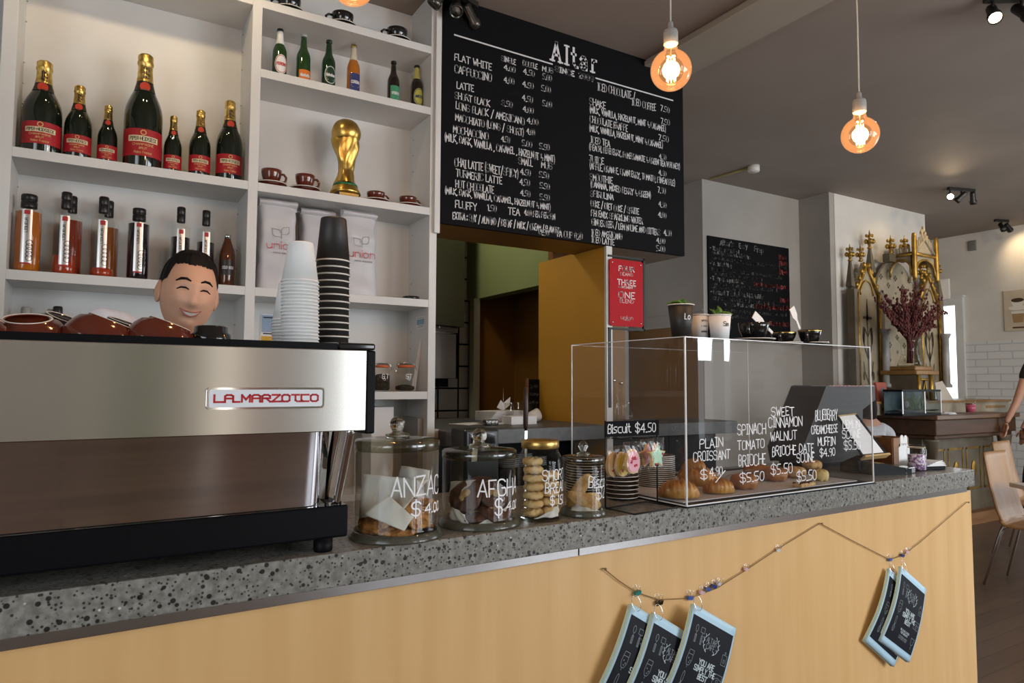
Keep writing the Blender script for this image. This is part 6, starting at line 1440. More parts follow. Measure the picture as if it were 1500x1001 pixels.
menu_card((958.6, 898), (1000, 921), (918, 1003), .036, 'second hanging menu, between the leftmost and the third one', .235, .33)
menu_card((1016.5, 885), (1071, 929), (972, 1014), .050, 'third hanging menu, frontmost of the left group', .235, .33)
menu_card((1303, 833), (1335, 856), (1267, 941), .020, 'left one of the two right hanging menus, mostly hidden', .235, .33)
menu_card((1320, 830), (1358, 858), (1289.5, 939), .036, 'right hanging menu reading YOU ARE SIMPLY THE BEST near the counter end', .235, .33)

# ------------------------------------------------------------------ pass-through bench and kitchen
bench_m = noisy('dark honed stone', (.055, .055, .055), (.085, .083, .08), 20, .4)
t = thing('kitchen_bench', 'dark stone bench through the pass-through opening, black underneath', 'bench', (1.56, 3.26, 0))
MB().box(0, 0, 1.115, 1.09, 1.15, 1.195).build('bench_top', bench_m, t, bevel=.003)
MB().box(1.15, 0, 1.115, 2.2, .5, 1.195).build('bench_top', bench_m, t, bevel=.003)
MB().box(0, .35, 0, 1.085, 1.1, 1.115).build('cabinet', M['black_plastic'], t); MB().box(1.15, .15, 0, 2.15, .45, 1.115).build('cabinet', M['black_plastic'], t)
MB().box(0, .02, .78, 1.085, .36, .80).build('low_shelf', M['black_plastic'], t)
BZ = 1.1955
p = at(680, 640, 'y', 3.22)
t = thing('coffee_grinder', 'dark boxy grinder with a hanging white tag below the pass-through', 'grinder', (at(683, 640, 'y', 3.12).x, 3.0, 0))
MB().box(-.10, -.06, 0, .10, .12, .95).build('stand', M['black_plastic'], t, bevel=.006)
MB().box(-.095, -.05, .951, .095, .11, 1.22).build('grinder_body', mat('charcoal casing', (.015, .018, .02), .3), t, bevel=.012)
MB().box(-.07, -.0535, 1.10, .07, -.05, 1.20).build('glass_window', M['black_gloss'], t)
MB().prism([(-.065, 1.07), (-.035, 1.07), (-.03, 1.18), (-.055, 1.18)], -.062, -.058).build('tag', M['paper'], t)
sm = noisy('pale saucer', (.45, .47, .48), (.52, .54, .55), 5, .25)
for px_, n in ((742, 5), (762, 7), (783, 5)):
    p = at(px_, 655, 'y', 3.46); s = None
    for k in range(n):
        z = .8005 + k * .011; nm = ('topmost' if k == n - 1 else 'lowest' if k == 0 else 'number %d from the bottom' % (k + 1))
        lab = '%s white saucer of the %s small stack under the pass-through bench' % (nm, {742: 'left', 762: 'middle', 783: 'right'}[px_])
        if s is None:
            s = thing('saucer', lab, 'saucer', (p.x, 3.44, z + .16), 0, 'white saucers under the bench'); MB().lathe([(.03, 0), (.06, .007), (.062, .0085), (.03, .004), (.0001, .003)], 24).build('plate_body', sm, s)
        else: dup(s, (p.x, 3.44, z + .16), None, lab)
tag(MB().box(-.18, -.10, 0, .18, .10, .157).build('rack_box', M['black_plastic'], None, (at(762, 655, 'y', 3.46).x, 3.48, .8005)), 'low black box carrying the small white saucer stacks', 'box')
def paper_on(px_, y, sx, sy, rz, mt, lab, th=.003, lift=0): p = at(px_, 600, 'y', y); return tag(MB().box(-sx, -sy, 0, sx, sy, th).build('paper', mt, None, (p.x, y, BZ + .0005 + lift), rz, bevel=.0008), lab, 'paper', 'papers on the kitchen bench')
paper_on(690, 3.75, .11, .08, .3, M['paper'], 'white paper lying flat at the left of the kitchen bench')
paper_on(728, 3.70, .12, .08, -.1, M['paper'], 'white paper in the middle of the kitchen bench')
for k in range(6): paper_on(735, 4.05, .15, .10, .05 * k, M['paper'], ('lowest', 'second', 'third', 'fourth', 'fifth', 'topmost')[k] + ' sheaf of the paper pile at the back of the kitchen bench', .010, k * .0108)
p = at(726, 590, 'y', 4.05)
t = thing('docket_spike', 'folded white docket on a thin metal spike at the back of the bench', 'spike', (p.x + .06, 4.05, BZ + .066))
MB().tube([(0, 0, 0), (0, 0, .15)], .0015, 6).build('spike', M['chrome'], t)
MB().prism([(-.05, .02), (0, .0), (.05, .035), (.055, .09), (.0, .05), (-.02, .07)], -.002, .002).build('docket', M['paper'], t)
p = at(714, 610, 'y', 3.62)
t = thing('kitchen_timer', 'small black timer with pale buttons on the kitchen bench', 'timer', (p.x, 3.58, BZ))
MB().box(-.045, -.02, 0, .045, .02, .034).build('timer_body', M['black_gloss'], t, bevel=.006)
for k in range(3): MB().lathe([(.010, 0), (.008, .004), (.0001, .005)], 12, M=Matrix.Translation((-.026 + .026 * k, -.0205, .018)) @ Matrix.Rotation(PI / 2, 4, 'X')).build('button', M['silver'], t)
for k, (px_, y) in enumerate(((746, 3.95), (757, 4.0), (768, 3.95), (779, 4.0))):
    p = at(px_, 600, 'y', y)
    t = thing('drinking_glass', '%s clear glass in the row on the kitchen bench' % ('leftmost', 'second', 'third', 'rightmost')[k], 'glass', (p.x, y, BZ), 0, 'clear glasses on the kitchen bench')
    MB().lathe([(.0001, .004), (.026, .004), (.028, 0), (.034, .12), (.032, .12), (.026, .008), (.0001, .008)], 22).build('glass_wall', M['jar_glass'], t)
for k, (px_, lab) in enumerate(((758, 'left stack of white napkins on the kitchen bench'), (776, 'right stack of white napkins on the kitchen bench'))):
    p = at(px_, 610, 'y', 3.55); tag(MB().box(-.05, -.05, 0, .05, .05, .05).build('napkin_stack', M['paper'], None, (p.x, 3.60, BZ + .0005), .1, bevel=.002), lab, 'napkins', 'napkins on the kitchen bench')
p = at(787, 610, 'y', 3.7)
t = thing('cup', 'white cup lying on its side next to the ochre jamb on the kitchen bench', 'cup', (p.x - .01, 3.72, BZ)); MB().lathe([(.03, -.05), (.042, .03), (.04, .03), (.028, -.046), (.0001, -.046)], 24, M=Matrix.Translation((0, 0, .042)) @ Matrix.Rotation(1.3, 4, 'Y')).build('cup_body', M['white_glaze'], t)
p0, p1 = at(774, 556, 'y', 4.05), at(790, 596, 'y', 4.05)
t = thing('specials_slate', 'small chalk slate standing at the back of the bench by the ochre jamb', 'slate', (p0.x, 4.05, BZ))
MB().box(0, 0, 0, .16, .015, p0.z - BZ + .0).build('slate', M['black_paint'], t)
MB().box(-.012, -.004, 0, 0, .018, p0.z - BZ + .008).build('slate_frame', M['brown_wood'], t)
tx = MB()
for k, s_ in enumerate(('Specials', 'today', 'ask us')): tx.ribbon(shift(word(s_, .018, .07, .1), .012, (p0.z - BZ) * (.80 - .2 * k)), .003, lambda u, v: (u, -.001, v))
tx.build('lettering', M['chalk_grey'], t)
# hood and wall cupboard on the tiled kitchen wall
p0, p1 = at(640, 350, 'y', 5.2), at(680, 476, 'y', 5.2); pb = at(648, 470, 'y', 5.2)
t = thing('range_hood', 'dark olive hood panel hanging over the kitchen at the left of the opening', 'hood', (1.6, 5.2, pb.z))
MB().prism([(0, 0), (p1.x - 1.6, p1.z - pb.z - .02), (p1.x - 1.6, H - pb.z - .002), (0, H - pb.z - .002)], 0, .38).build('hood_panel', M['olive'], t)
p0, p1 = at(630, 488, 'y', 5.3), at(668, 555, 'y', 5.3)
t = thing('wall_cupboard', 'grey steel cupboard hanging on the blue tiles under the hood', 'cupboard', (p0.x - .5, 5.3, p1.z)); w_, h_ = p1.x - p0.x + .5, p0.z - p1.z
MB().box(0, 0, 0, w_, .298, h_).build('cupboard_body', noisy('satin steel', (.30, .29, .27), (.36, .35, .33), 3, .35, metal=.8), t, bevel=.004)
MB().box(w_, -.004, 0, w_ + .012, .298, h_ + .01).build('dark_edge', M['black_plastic'], t)
MB().box(.1, .05, -.07, w_ - .05, .25, 0).build('lamp_box', M['black_plastic'], t)
for k in range(3):
    p = at(640 + 12 * k, 484, 'y', 5.3); tag(MB().box(-.10, -.04, 0, .10, .20, .02).build('tray', M['silver'], None, (p.x - .02 * k, 5.36, p0.z + .0005 + .021 * k), .1 * k, bevel=.003), '%s steel tray lying on the grey kitchen cupboard' % ('lowest', 'middle', 'topmost')[k], 'tray', 'steel trays on the cupboard')
t = thing('kitchen_sink_bench', 'steel sink bench along the tiled kitchen wall', 'bench', (.7, 4.95, 0))
MB().box(0, 0, 1.10, 2.05, .64, 1.14).build('sink_top', noisy('worn steel', (.28, .28, .27), (.36, .36, .35), 3, .3, metal=.8), t, bevel=.004); MB().box(0, .05, 0, 2.0, .64, 1.10).build('cabinet', M['black_plastic'], t)
# glass carafes behind the case, on the passage side of the bench
for k, (px_, ytop, lab) in enumerate(((899, 556, 'taller clear glass bottle behind the cake case, left'), (906, 560, 'clear glass bottle behind the cake case beside the taller one'), (912, 590, 'short clear glass carafe behind the cake case'))):
    p = at(px_, 600, 'y', 3.42 + .05 * k); h = at(px_, ytop, 'y', 3.42 + .05 * k).z - BZ
    t = thing('glass_bottle', lab, 'bottle', (p.x + .02 * k, 3.42 + .05 * k, BZ), 0, 'glass bottles behind the case')
    MB().lathe([(.034, 0), (.036, .01), (.036, h * .5), (.014, h * .72), (.014, h), (.012, h), (.011, h * .72), (.033, h * .48), (.033, .012), (.0001, .012)], 22).build('glass_wall', M['jar_glass'], t)
    MB().lathe([(.015, h * .95), (.016, h), (.0001, h + .004)], 14).build('stopper', M['chrome'], t)

# ------------------------------------------------------------------ the altar
cream = noisy('old cream paint', (.27, .225, .15), (.36, .30, .205), 6, .55); dkg = mat('dark stencil', (.07, .05, .025), .6); taupe = noisy('taupe paint', (.10, .08, .052), (.145, .115, .075), 6, .5); altar_wood = noisy('old brown wood', (.055, .025, .009), (.085, .038, .015), 3, .55, stretch=(.6, 6, 6))
AG = M['altar_gold']; AY = 4.44
t = thing('altar', 'old gilded gothic altar with pinnacles and canopy against the far wall', 'altar', (7.83, 4.50, 0)); oa = Vector((7.83, 4.50, 0))
def A_(x, y, Y=AY): p = at(x, y, 'y', Y); return p.x - oa.x, p.z
def finial(x, z, y, s, name='finial', r=.035):
    b = MB().lathe([(.018 * s, 0), (.03 * s, .01 * s), (.014 * s, .03 * s), (.02 * s, .06 * s), (.012 * s, .10 * s), (.016 * s, .13 * s), (.004 * s, .2 * s), (.0001, .22 * s)], 12, M=Matrix.Translation((x, y, z)))
    for k in range(4):
        a = PI / 4 + k * PI / 2
        b.ball((x + .035 * s * math.cos(a), y + .035 * s * math.sin(a), z + .085 * s), (.024 * s, .024 * s, .03 * s), 8, 6).ball((x + .03 * s * math.cos(a), y + .03 * s * math.sin(a), z + .15 * s), (.015 * s, .015 * s, .02 * s), 8, 6)
    return b.build(name, AG, t)
def pinnacle(px_, ytop, ybase, y, s=1.0, wbase=.05, fin=True):
    x, zb = A_(px_, ybase, oa.y + y); _, zt = A_(px_, ytop, oa.y + y)
    fh = .2 * s
    MB().lathe([(wbase, zb), (wbase * .95, zb + .02), (.016 * s, zt - fh)], 4, M=Matrix.Translation((x, y, 0)) @ Matrix.Rotation(PI / 4, 4, 'Z'), smooth=False).build('pinnacle', taupe, t)
    finial(x, zt - fh - .01, y, s)
def wing(xl, xr):
    """one gabled wing panel between xl and xr (local x)"""
    w_ = xr - xl; xm = (xl + xr) / 2; z0 = 1.42; _, zs = A_(1250, 428); _, zp = A_(1263, 384); y = AY - oa.y
    MB().prism([(xl, z0), (xr, z0), (xr, zs), (xm, zp), (xl, zs)], y, y + .055).build('wing_panel', cream, t)
    b = MB()
    for x in (xl - .06, xr - .01): b.box(x, y - .035, z0, x + .07, y + .05, zs + .03)
    b.build('pilaster', taupe, t)
    b = MB()
    for x in (xl + .012, xr - .02): b.tube([(x, y - .03, z0), (x, y - .03, zs)], .016, 8)
    b.tube([(xl + .005, y - .012, zs - .02), (xm, y - .012, zp - .02)], .02, 8).tube([(xr - .005, y - .012, zs - .02), (xm, y - .012, zp - .02)], .02, 8)
    for k in range(4):
        f = .15 + .22 * k
        for sg in (-1, 1): b.ball((xm + sg * (w_ / 2) * (1 - f), y - .01, zs + (zp - zs) * f + .035), (.026, .022, .03), 8, 6)
    b.tube([(xm + .18 * w_ * 2 * math.cos(a) * .75, y - .006, zs - .02 + .16 * math.sin(a)) for a in [PI * k / 10 for k in range(11)]], .010, 6); b.build('gilt_moulding', AG, t)
    st = MB(); s = w_
    def q(u, v): return (xm + u * s, y - .004, z0 + v)
    Hh = zs - z0
    st.ribbon([[(0, .05), (0, Hh * .93)], [(-.18, Hh * .74), (.18, Hh * .74)], [(-.0, .30 * Hh), (-.12, .40 * Hh), (-.2, .52 * Hh), (-.12, .62 * Hh), (-.02, .55 * Hh)], [(0, .30 * Hh), (.12, .40 * Hh), (.2, .52 * Hh), (.12, .62 * Hh), (.02, .55 * Hh)], [(0, .04), (-.16, .16 * Hh), (-.2, .26 * Hh)], [(0, .04), (.16, .16 * Hh), (.2, .26 * Hh)]], .03, lambda u, v: q(u, v))
    for u, v, r1, r2 in ((-.17, .55, .05, .10), (.17, .55, .05, .10), (0, .36, .05, .05), (0, .82, .03, .09), (-.2, .12, .04, .05), (.2, .12, .04, .05), (0, .74, .05, .04)):
        st.add([q(u + r1 * math.cos(2 * PI * k / 12), Hh * v + r2 * math.sin(2 * PI * k / 12)) for k in range(12)], [tuple(range(12))])
    st.build('stencil', dkg, t)
    zc = A_(1279, 483)[1]; zc0 = 1.42
    xc = xr - .03
    MB().lathe([(.055, zc0), (.055, zc0 + .03), (.038, zc0 + .05), (.036, zc - .06), (.042, zc - .05), (.058, zc - .01), (.058, zc)], 18, M=Matrix.Translation((xc, y - .09, 0))).build('column', noisy('grey marble', (.22, .21, .20), (.30, .29, .28), 8, .3), t)
wxl, wxr = A_(1251, 400)[0], A_(1285, 400)[0]
wing(wxl, wxr); wing(-wxr, -wxl)
# niche board with stencilled ornaments
y = AY - oa.y + .03; nx = abs(wxr) - .02; _, nz = A_(1300, 395)
MB().prism([(-nx, 1.5), (nx, 1.5), (nx, nz - .3)] + [(nx * math.cos(a), nz - .3 + .42 * math.sin(a)) for a in [PI * k / 12 for k in range(1, 12)]] + [(-nx, nz - .3)], y, y + .03).build('niche_panel', cream, t)
st = MB()
for i in range(5):
    for j in range(7):
        x, z = -nx * .75 + i * nx * .375, 1.65 + j * .17 + (.08 if i % 2 else 0); r1 = .012 if (i + j) % 2 else .022
        for dx, dz in ((0, r1), (0, -r1), (r1, 0), (-r1, 0)): st.add([(x + dx + .6 * r1 * math.cos(2 * PI * k / 8), y - .003, z + dz + .6 * r1 * math.sin(2 * PI * k / 8)) for k in range(8)], [tuple(range(8))])
st.build('stencil', dkg, t)
# canopy
CYF = 4.16 - oa.y; cxl, ct_ = A_(1338, 372, 4.16); cxr, _ = A_(1370, 372, 4.16); _, cb = A_(1338, 405, 4.16); _, cpk = A_(1352, 352, 4.16)
cxm = (cxl + cxr) / 2
def archpanel(u0, u1, mp, name):
    n = 12; um = (u0 + u1) / 2; hw = (u1 - u0) / 2 * .86; zb = cb; zt = ct_
    top = [(um + hw * math.cos(a), zb + .02 + (zt - zb) * .72 * math.sin(a) ** .8) for a in [PI * k / n for k in range(n + 1)]]
    MB().prism([(u1, zb), (u1, zt), (u0, zt), (u0, zb)] + [(um - hw, zb)] + top[::-1] + [(um + hw, zb)], 0, .03, mp).build(name, cream, t)
    b = MB(); b.tube([mp(a, c, -.008) for a, c in top], .012, 6); b.tube([mp(u0, zt, -.005), mp(u1, zt, -.005)], .018, 6); b.build('gilt_moulding', AG, t)
archpanel(cxl, cxr, lambda a, b_, d: (a, CYF + d, b_), 'canopy_front')
archpanel(CYF, AY - oa.y, lambda a, b_, d: (cxl + d, a, b_), 'canopy_side'); archpanel(CYF, AY - oa.y, lambda a, b_, d: (cxr - d, a, b_), 'canopy_side')
MB().box(cxl, CYF, ct_, cxr, AY - oa.y + .05, ct_ + .03).build('canopy_roof', taupe, t)
for x in (cxl, cxr): MB().lathe([(.0001, cb - .05), (.022, cb - .02), (.026, cb), (.026, A_(1337, 346, 4.16)[1] - .02), (.02, A_(1337, 342, 4.16)[1]), (.0001, A_(1337, 341, 4.16)[1])], 14, M=Matrix.Translation((x, CYF - .01, 0))).build('canopy_post', AG, t)
MB().prism([(cxl + .05, ct_ + .03), (cxr - .05, ct_ + .03), (cxm, cpk)], CYF, CYF + .03).build('pediment', cream, t)
b = MB(); b.tube([(cxl + .04, CYF - .005, ct_ + .03), (cxm, CYF - .005, cpk + .01), (cxr - .04, CYF - .005, ct_ + .03)], .016, 6)
for k in range(4):
    f = .2 + .2 * k
    for sg in (-1, 1): b.tube([(cxm + sg * (cxr - cxm - .05) * (1 - f), CYF, ct_ + (cpk - ct_) * f), (cxm + sg * (cxr - cxm - .05) * (1 - f), CYF, ct_ + (cpk - ct_) * f + .13)], [.014, .006], 6)
b.build('pediment_crockets', cream, t)
b = MB(); b.box(cxm - .010, CYF, cpk, cxm + .010, CYF + .02, cpk + .16).box(cxm - .05, CYF, cpk + .07, cxm + .05, CYF + .02, cpk + .10); b.lathe([(.045, 0), (.045, .015)], 12, M=Matrix.Translation((cxm, CYF + .02, cpk + .085)) @ Matrix.Rotation(PI / 2, 4, 'X')); b.build('cross', cream, t)
b = MB()
for k in range(7):
    yy = CYF + .04 + k * .036; b.box(cxl, yy, ct_ + .03, cxl + .02, yy + .02, ct_ + .09)
b.build('cresting', cream, t)
# pinnacles and finials along the top
pinnacle(1246, 358, 420, AY - oa.y + .02, .9, .05); pinnacle(1275, 338, 400, AY - oa.y + .02, 1.0, .06)
finial(A_(1263, 383)[0], A_(1263, 383)[1], AY - oa.y + .02, .9)
for px_ in (1305, 1325): x, z = A_(px_, 372, 4.36); finial(x, z, 4.36 - oa.y, 1.0); MB().box(x - .06, 4.36 - oa.y - .02, z - .09, x + .06, 4.36 - oa.y + .06, z).build('finial_base', taupe, t)
x1 = -A_(1246, 400)[0]; x2 = -A_(1275, 400)[0]; zb = A_(1246, 420)[1]
for x, zt, s in ((x1, A_(1246, 358)[1], .9), (x2, A_(1275, 338)[1] - .25, 1.0)):
    MB().lathe([(.055, zb), (.05, zb + .02), (.016, zt - .2)], 4, M=Matrix.Translation((x, AY - oa.y + .02, 0)) @ Matrix.Rotation(PI / 4, 4, 'Z'), smooth=False).build('pinnacle', taupe, t); finial(x, zt - .21, AY - oa.y + .02, s)
finial(-A_(1263, 383)[0], A_(1263, 383)[1], AY - oa.y + .02, .9)
# steps, predella, tabernacle and table
gold_brown = noisy('gilded brown', (.20, .10, .03), (.30, .16, .05), 6, .4)
TZ0 = 1.15; py0 = 4.0 - oa.y
sx0, s1 = A_(1343, 549, 4.0); sx1, s2 = A_(1376, 537, 4.0)
MB().box(sx0 + .04, py0 + .03, TZ0 + .001, sx1 - .04, -.10, s1).build('tabernacle', taupe, t)
b = MB(); b.box(sx0, py0, s1, sx1, -.10, s1 + (s2 - s1) * .5).box(sx0 + .05, py0 + .04, s1 + (s2 - s1) * .5, sx1 - .05, -.10, s2); b.build('cornice', gold_brown, t, bevel=.01)
b = MB(); xa = sx0 + .08
for x in (xa - .02, xa + .22): b.tube([(x, py0 + .015, TZ0 + .12), (x, py0 + .015, s1)], .02, 8)
b.tube([(xa + .05, py0 + .02, TZ0 + .15), (xa + .10, py0 + .02, s1 - .06), (xa + .15, py0 + .02, TZ0 + .15)], .012, 6).tube([(xa + .03, py0 + .02, s1 - .05), (xa + .17, py0 + .02, s1 - .05)], .012, 6); b.build('gilt_emblem', AG, t)
gx0 = A_(1278, 600, 3.95)[0]; gz = A_(1300, 592, 3.95)[1]
MB().box(gx0, 3.95 - oa.y, TZ0 + .001, -gx0, .05, gz).build('gradine', noisy('shaded cream paint', (.30, .26, .19), (.38, .33, .25), 6, .5), t)
for x0, x1 in ((gx0 + .14, gx0 + .55), (-gx0 - .55, -gx0 - .10)): MB().box(x0, 3.945 - oa.y, TZ0 + .04, x1, 3.95 - oa.y, gz - .04).build('gradine_panel', gold_brown, t)
MB().box(gx0 - .02, 3.93 - oa.y, gz, -gx0 + .02, .05, gz + .025).build('gradine_top', gold_brown, t)
tx0 = 6.99 - oa.x; ty = 3.62 - oa.y
MB().box(tx0, ty, TZ0 - .045, -tx0, .05, TZ0).build('table_top', M['dark_wood'], t, bevel=.008)
b = MB(); b.box(tx0 + .03, ty + .03, TZ0 - .20, -tx0 - .03, .05, TZ0 - .045).box(tx0 + .06, ty + .06, TZ0 - .24, -tx0 - .06, .05, TZ0 - .20); b.build('table_frieze', altar_wood, t, bevel=.01)
MB().box(tx0 + .12, ty + .22, .12, -tx0 - .12, .05, TZ0 - .24).build('table_body', taupe, t); MB().box(tx0 + .05, ty + .12, 0, -tx0 - .05, .05, .12).build('plinth', M['brown_wood'], t)
b = MB()
for k in range(4): x = tx0 + .25 + k * .36; b.ribbon([[(x, .35), (x + .28, .35), (x + .28, .78), (x, .78), (x, .35)]], .02, lambda u, v: (u, ty + .216, v)); b.ball((x + .14, ty + .215, .56), (.05, .015, .09), 10, 8)
b.build('gilt_panels', AG, t)
for x in (tx0 + .10, -tx0 - .10):
    MB().lathe([(.06, .12), (.06, .2), (.04, .24), (.035, .70), (.05, .74), (.07, TZ0 - .26), (.075, TZ0 - .24)], 16, M=Matrix.Translation((x, ty + .12, 0))).build('column', taupe, t)
    MB().lathe([(.045, .80), (.062, .86), (.055, .865)], 16, M=Matrix.Translation((x, ty + .12, 0))).build('capital', AG, t)

# things on the altar
AT = TZ0 + .0005
def on_altar(px_, y): p = at(px_, 600, 'y', y); return p.x
t = thing('aquarium', 'glass fish tank with black lid and green plants on the altar table', 'aquarium', (on_altar(1322, 3.72), 3.72, AT))
w_ = on_altar(1378, 3.72) - on_altar(1322, 3.72); h = at(1350, 571, 'y', 3.72).z - AT
MB().box(0, 0, 0, w_, .18, .02).build('tank_base', M['black_plastic'], t); MB().box(-.004, -.004, h - .02, w_ + .004, .184, h).build('tank_lid', M['black_plastic'], t)
b = MB().box(0, 0, .02, w_, .004, h - .02).box(0, .0, .02, .004, .18, h - .02).box(w_ - .004, 0, .02, w_, .18, h - .02); b.build('tank_glass', M['tank_glass'], t)
MB().box(0, .176, .02, w_, .18, h - .02).build('backdrop', noisy('tank backdrop', (.03, .05, .06), (.10, .13, .13), 6, .5), t)
MB().grid(lambda u, v: (.006 + (w_ - .012) * u, .006 + .166 * v, .045 + .012 * math.sin(9 * u + 4 * v)), 16, 6).build('gravel', noisy('gravel', (.10, .09, .08), (.34, .32, .28), 60, .9), t)
b = MB()
for k in range(40):
    x, y = w_ * rnd.uniform(.4, .75), rnd.uniform(.03, .15); b.tube([(x, y, .05), (x + rnd.uniform(-.03, .03), y, rnd.uniform(.08, .16)), (x + rnd.uniform(-.05, .05), y, rnd.uniform(.12, h - .03))], [.006, .009, .002], 5)
b.build('water_plants', noisy('water plant', (.03, .09, .02), (.16, .22, .04), 20, .6), t)
MB().ball((w_ * .32, .08, .11), (.012, .02, .035), 10, 8).ball((w_ * .8, .09, .10), (.04, .03, .05), 12, 8).build('ornament', noisy('stone ornament', (.25, .16, .16), (.5, .45, .42), 30, .7), t)
b = MB()
for x in (0, w_ * .57, w_): b.box(x - .005, -.006, .02, x + .005, 0, h - .02)
b.build('tank_seams', M['silver'], t)
x0, z0 = at(1297, 592, 'y', 3.98).x, gz + .025
t = thing('red_book', 'red book with a grey oval standing on the altar step', 'book', (x0, 3.99, z0), .12); hb = at(1297, 560, 'y', 3.98).z - z0
t.rotation_euler = (-.15, 0, .25)
MB().box(-.15, 0, 0, .15, .025, hb).build('cover', noisy('red cover', (.30, .055, .03), (.36, .07, .04), 5, .5), t, bevel=.002)
MB().prism([(.02 + .07 * math.cos(a), hb * .5 + .045 * math.sin(a)) for a in [2 * PI * k / 20 for k in range(20)]], -.001, 0).build('cover_print', mat('grey oval print', (.10, .10, .12), .5), t)
MB().box(-.126, .003, .003, .127, .022, hb - .003).build('pages', M['paper'], t)
for k, (px_, lab) in enumerate(((1302, 'white shell on the altar step before the red book'), (1310, 'smaller pale stone on the altar step beside the shell'))):
    tag(MB().ball((0, 0, .016), (.035 - .012 * k, .02, .016), 12, 8).build('shell', M['white_glaze'], None, (at(px_, 592, 'y', 3.95).x, 3.955, gz + .0255)), lab, 'shell')
t = thing('standing_card', 'pale card standing tilted on the altar step right of the fish tank', 'card', (at(1383, 590, 'y', 3.98).x, 3.99, gz + .0255)); t.rotation_euler = (-.12, 0, -.2)
MB().prism([(-.08, 0), (.16, 0), (.03, .21), (-.08, .19)], 0, .008).build('card_sheet', noisy('pale card', (.40, .36, .30), (.46, .42, .36), 4, .6), t)
for k in range(3): tag(MB().box(-.07, -.05, 0, .07, .05, .006).build('envelope', M['paper'], None, (on_altar(1393, 3.75) + .01 * k, 3.78, AT + .0066 * k), .3 * k, bevel=.001), ('lowest', 'middle', 'topmost')[k] + ' white envelope on the altar table right of the fish tank', 'envelope', 'envelopes on the altar')
x0 = on_altar(1422, 3.75); s = depth((x0, 3.75, AT)) / F_PX; R = 15 * s / 2; h = 25 * s
t = thing('drinking_glass', 'glass tumbler with pink liquid at the right of the altar table', 'glass', (x0, 3.75, AT))
MB().lathe([(.85 * R, 0), (R, h), (R * .96, h), (.82 * R, .012), (.0001, .012)], 24).build('glass_wall', M['jar_glass'], t)
MB().lathe([(.0001, .013), (.80 * R, .014), (.88 * R, .52 * h), (.0001, .53 * h)], 22).build('drink', noisy('pink liquid', (.55, .07, .16), (.7, .18, .26), 6, .2), t)
MB().lathe([(.0001, .531 * h), (.88 * R, .531 * h), (.89 * R, .60 * h), (.0001, .6 * h)], 22).build('drink_top', mat('amber layer', (.30, .10, .03), .2), t)
VX, VY, VZ = at(1336, 530, 'y', 4.08).x, 4.10, s2 + .0005
t = thing('flower_vase', 'flared clear glass vase on the altar holding dark red branches', 'vase', (VX, VY, VZ)); s = depth((VX, VY, VZ)) / F_PX; vh = (540 - 497) * s
MB().lathe([(.0001, .008), (.10, .008), (.12, 0), (.125, .02), (.085, vh * .4), (.09, vh * .75), (.14, vh), (.137, vh), (.086, vh * .75), (.081, vh * .4), (.12, .022), (.0001, .02)], 28).build('vase_glass', M['jar_glass'], t)
MB().lathe([(.0001, .021), (.115, .023), (.080, vh * .4), (.0001, vh * .4)], 24).build('water', M['jar_glass'], t)
t = thing('dried_branches', 'bunch of dark red branches spreading out of the altar vase', 'branches', (VX, VY, VZ + .03))
b, bu = MB(), MB(); r = random.Random(4)
for k in range(46):
    a = r.uniform(-1.25, 1.25); dep = r.uniform(-.22, .10); L_ = r.uniform(.42, .80) * (1 if abs(a) < .9 else .95)
    tip = Vector((math.sin(a) * L_ * .92, dep * L_, vh * .85 + math.cos(a) * L_ * .85)); mid = Vector((math.sin(a) * .05, dep * .15, vh * .8)); st = Vector((r.uniform(-.03, .03), r.uniform(-.03, .03), .0))
    pts = [st, mid, mid.lerp(tip, .5) + Vector((r.uniform(-.03, .03), 0, r.uniform(0, .05))), tip]
    b.tube(pts, [.006, .007, .005, .002], 5)
    for q in range(22):
        f = r.uniform(.12, 1.0); p = mid.lerp(pts[2], f * 2) if f < .5 else pts[2].lerp(tip, (f - .5) * 2)
        bu.ball(p + Vector((r.uniform(-.018, .018), r.uniform(-.018, .018), r.uniform(-.018, .018))), (.012, .010, .016), 6, 4)
    for q in range(3):
        f = r.uniform(.3, .9); p = mid.lerp(tip, f); e = p + Vector((r.uniform(-.08, .08), r.uniform(-.04, .04), r.uniform(.03, .10))); b.tube([p, e], [.003, .0012], 4); bu.ball(e, (.009, .008, .013), 6, 4)
dr = noisy('dark red buds', (.06, .010, .010), (.12, .022, .018), 30, .7)
b.build('stems', dr, t); bu.build('buds', dr, t)

# ------------------------------------------------------------------ right wall things
q = at(1381, 425, 'x', 10.28)
t = thing('wall_speaker', 'white wall speaker angled out above the far doorway', 'speaker', (10.30, q.y, q.z))
MB().box(-.13, -.09, -.15, -.05, .07, .15).build('speaker_body', M['white_glaze'], t, bevel=.02, rotz=.4); MB().box(-.06, -.02, -.03, 0, .02, .03).build('bracket', M['black_metal'], t)
q = at(1424, 360, 'x', 10.28)
tag(MB().box(-.03, -.05, -.07, 0, .05, .07).build('wall_sensor', noisy('grey sensor', (.16, .15, .13), (.2, .19, .17), 5, .5), None, (10.299, q.y, q.z), bevel=.008), 'small grey sensor box high on the right wall', 'sensor')
a, e = at(1470, 427, 'x', 10.28), at(1470, 486, 'x', 10.28)
t = thing('coffee_poster', 'beige canvas poster of coffee cups on the right wall', 'poster', (10.299, a.y, e.z)); ph = a.z - e.z; pw = .62
MB().box(-.025, -pw, 0, 0, 0, ph).build('canvas', noisy('beige canvas', (.50, .42, .31), (.56, .48, .36), 6, .7), t)
mpx = lambda u, v, d: (-.0255 - d, -u, v)
b = MB(); k = ph
CUPS = ((.28, .62, 0), (.28, .22, 1))
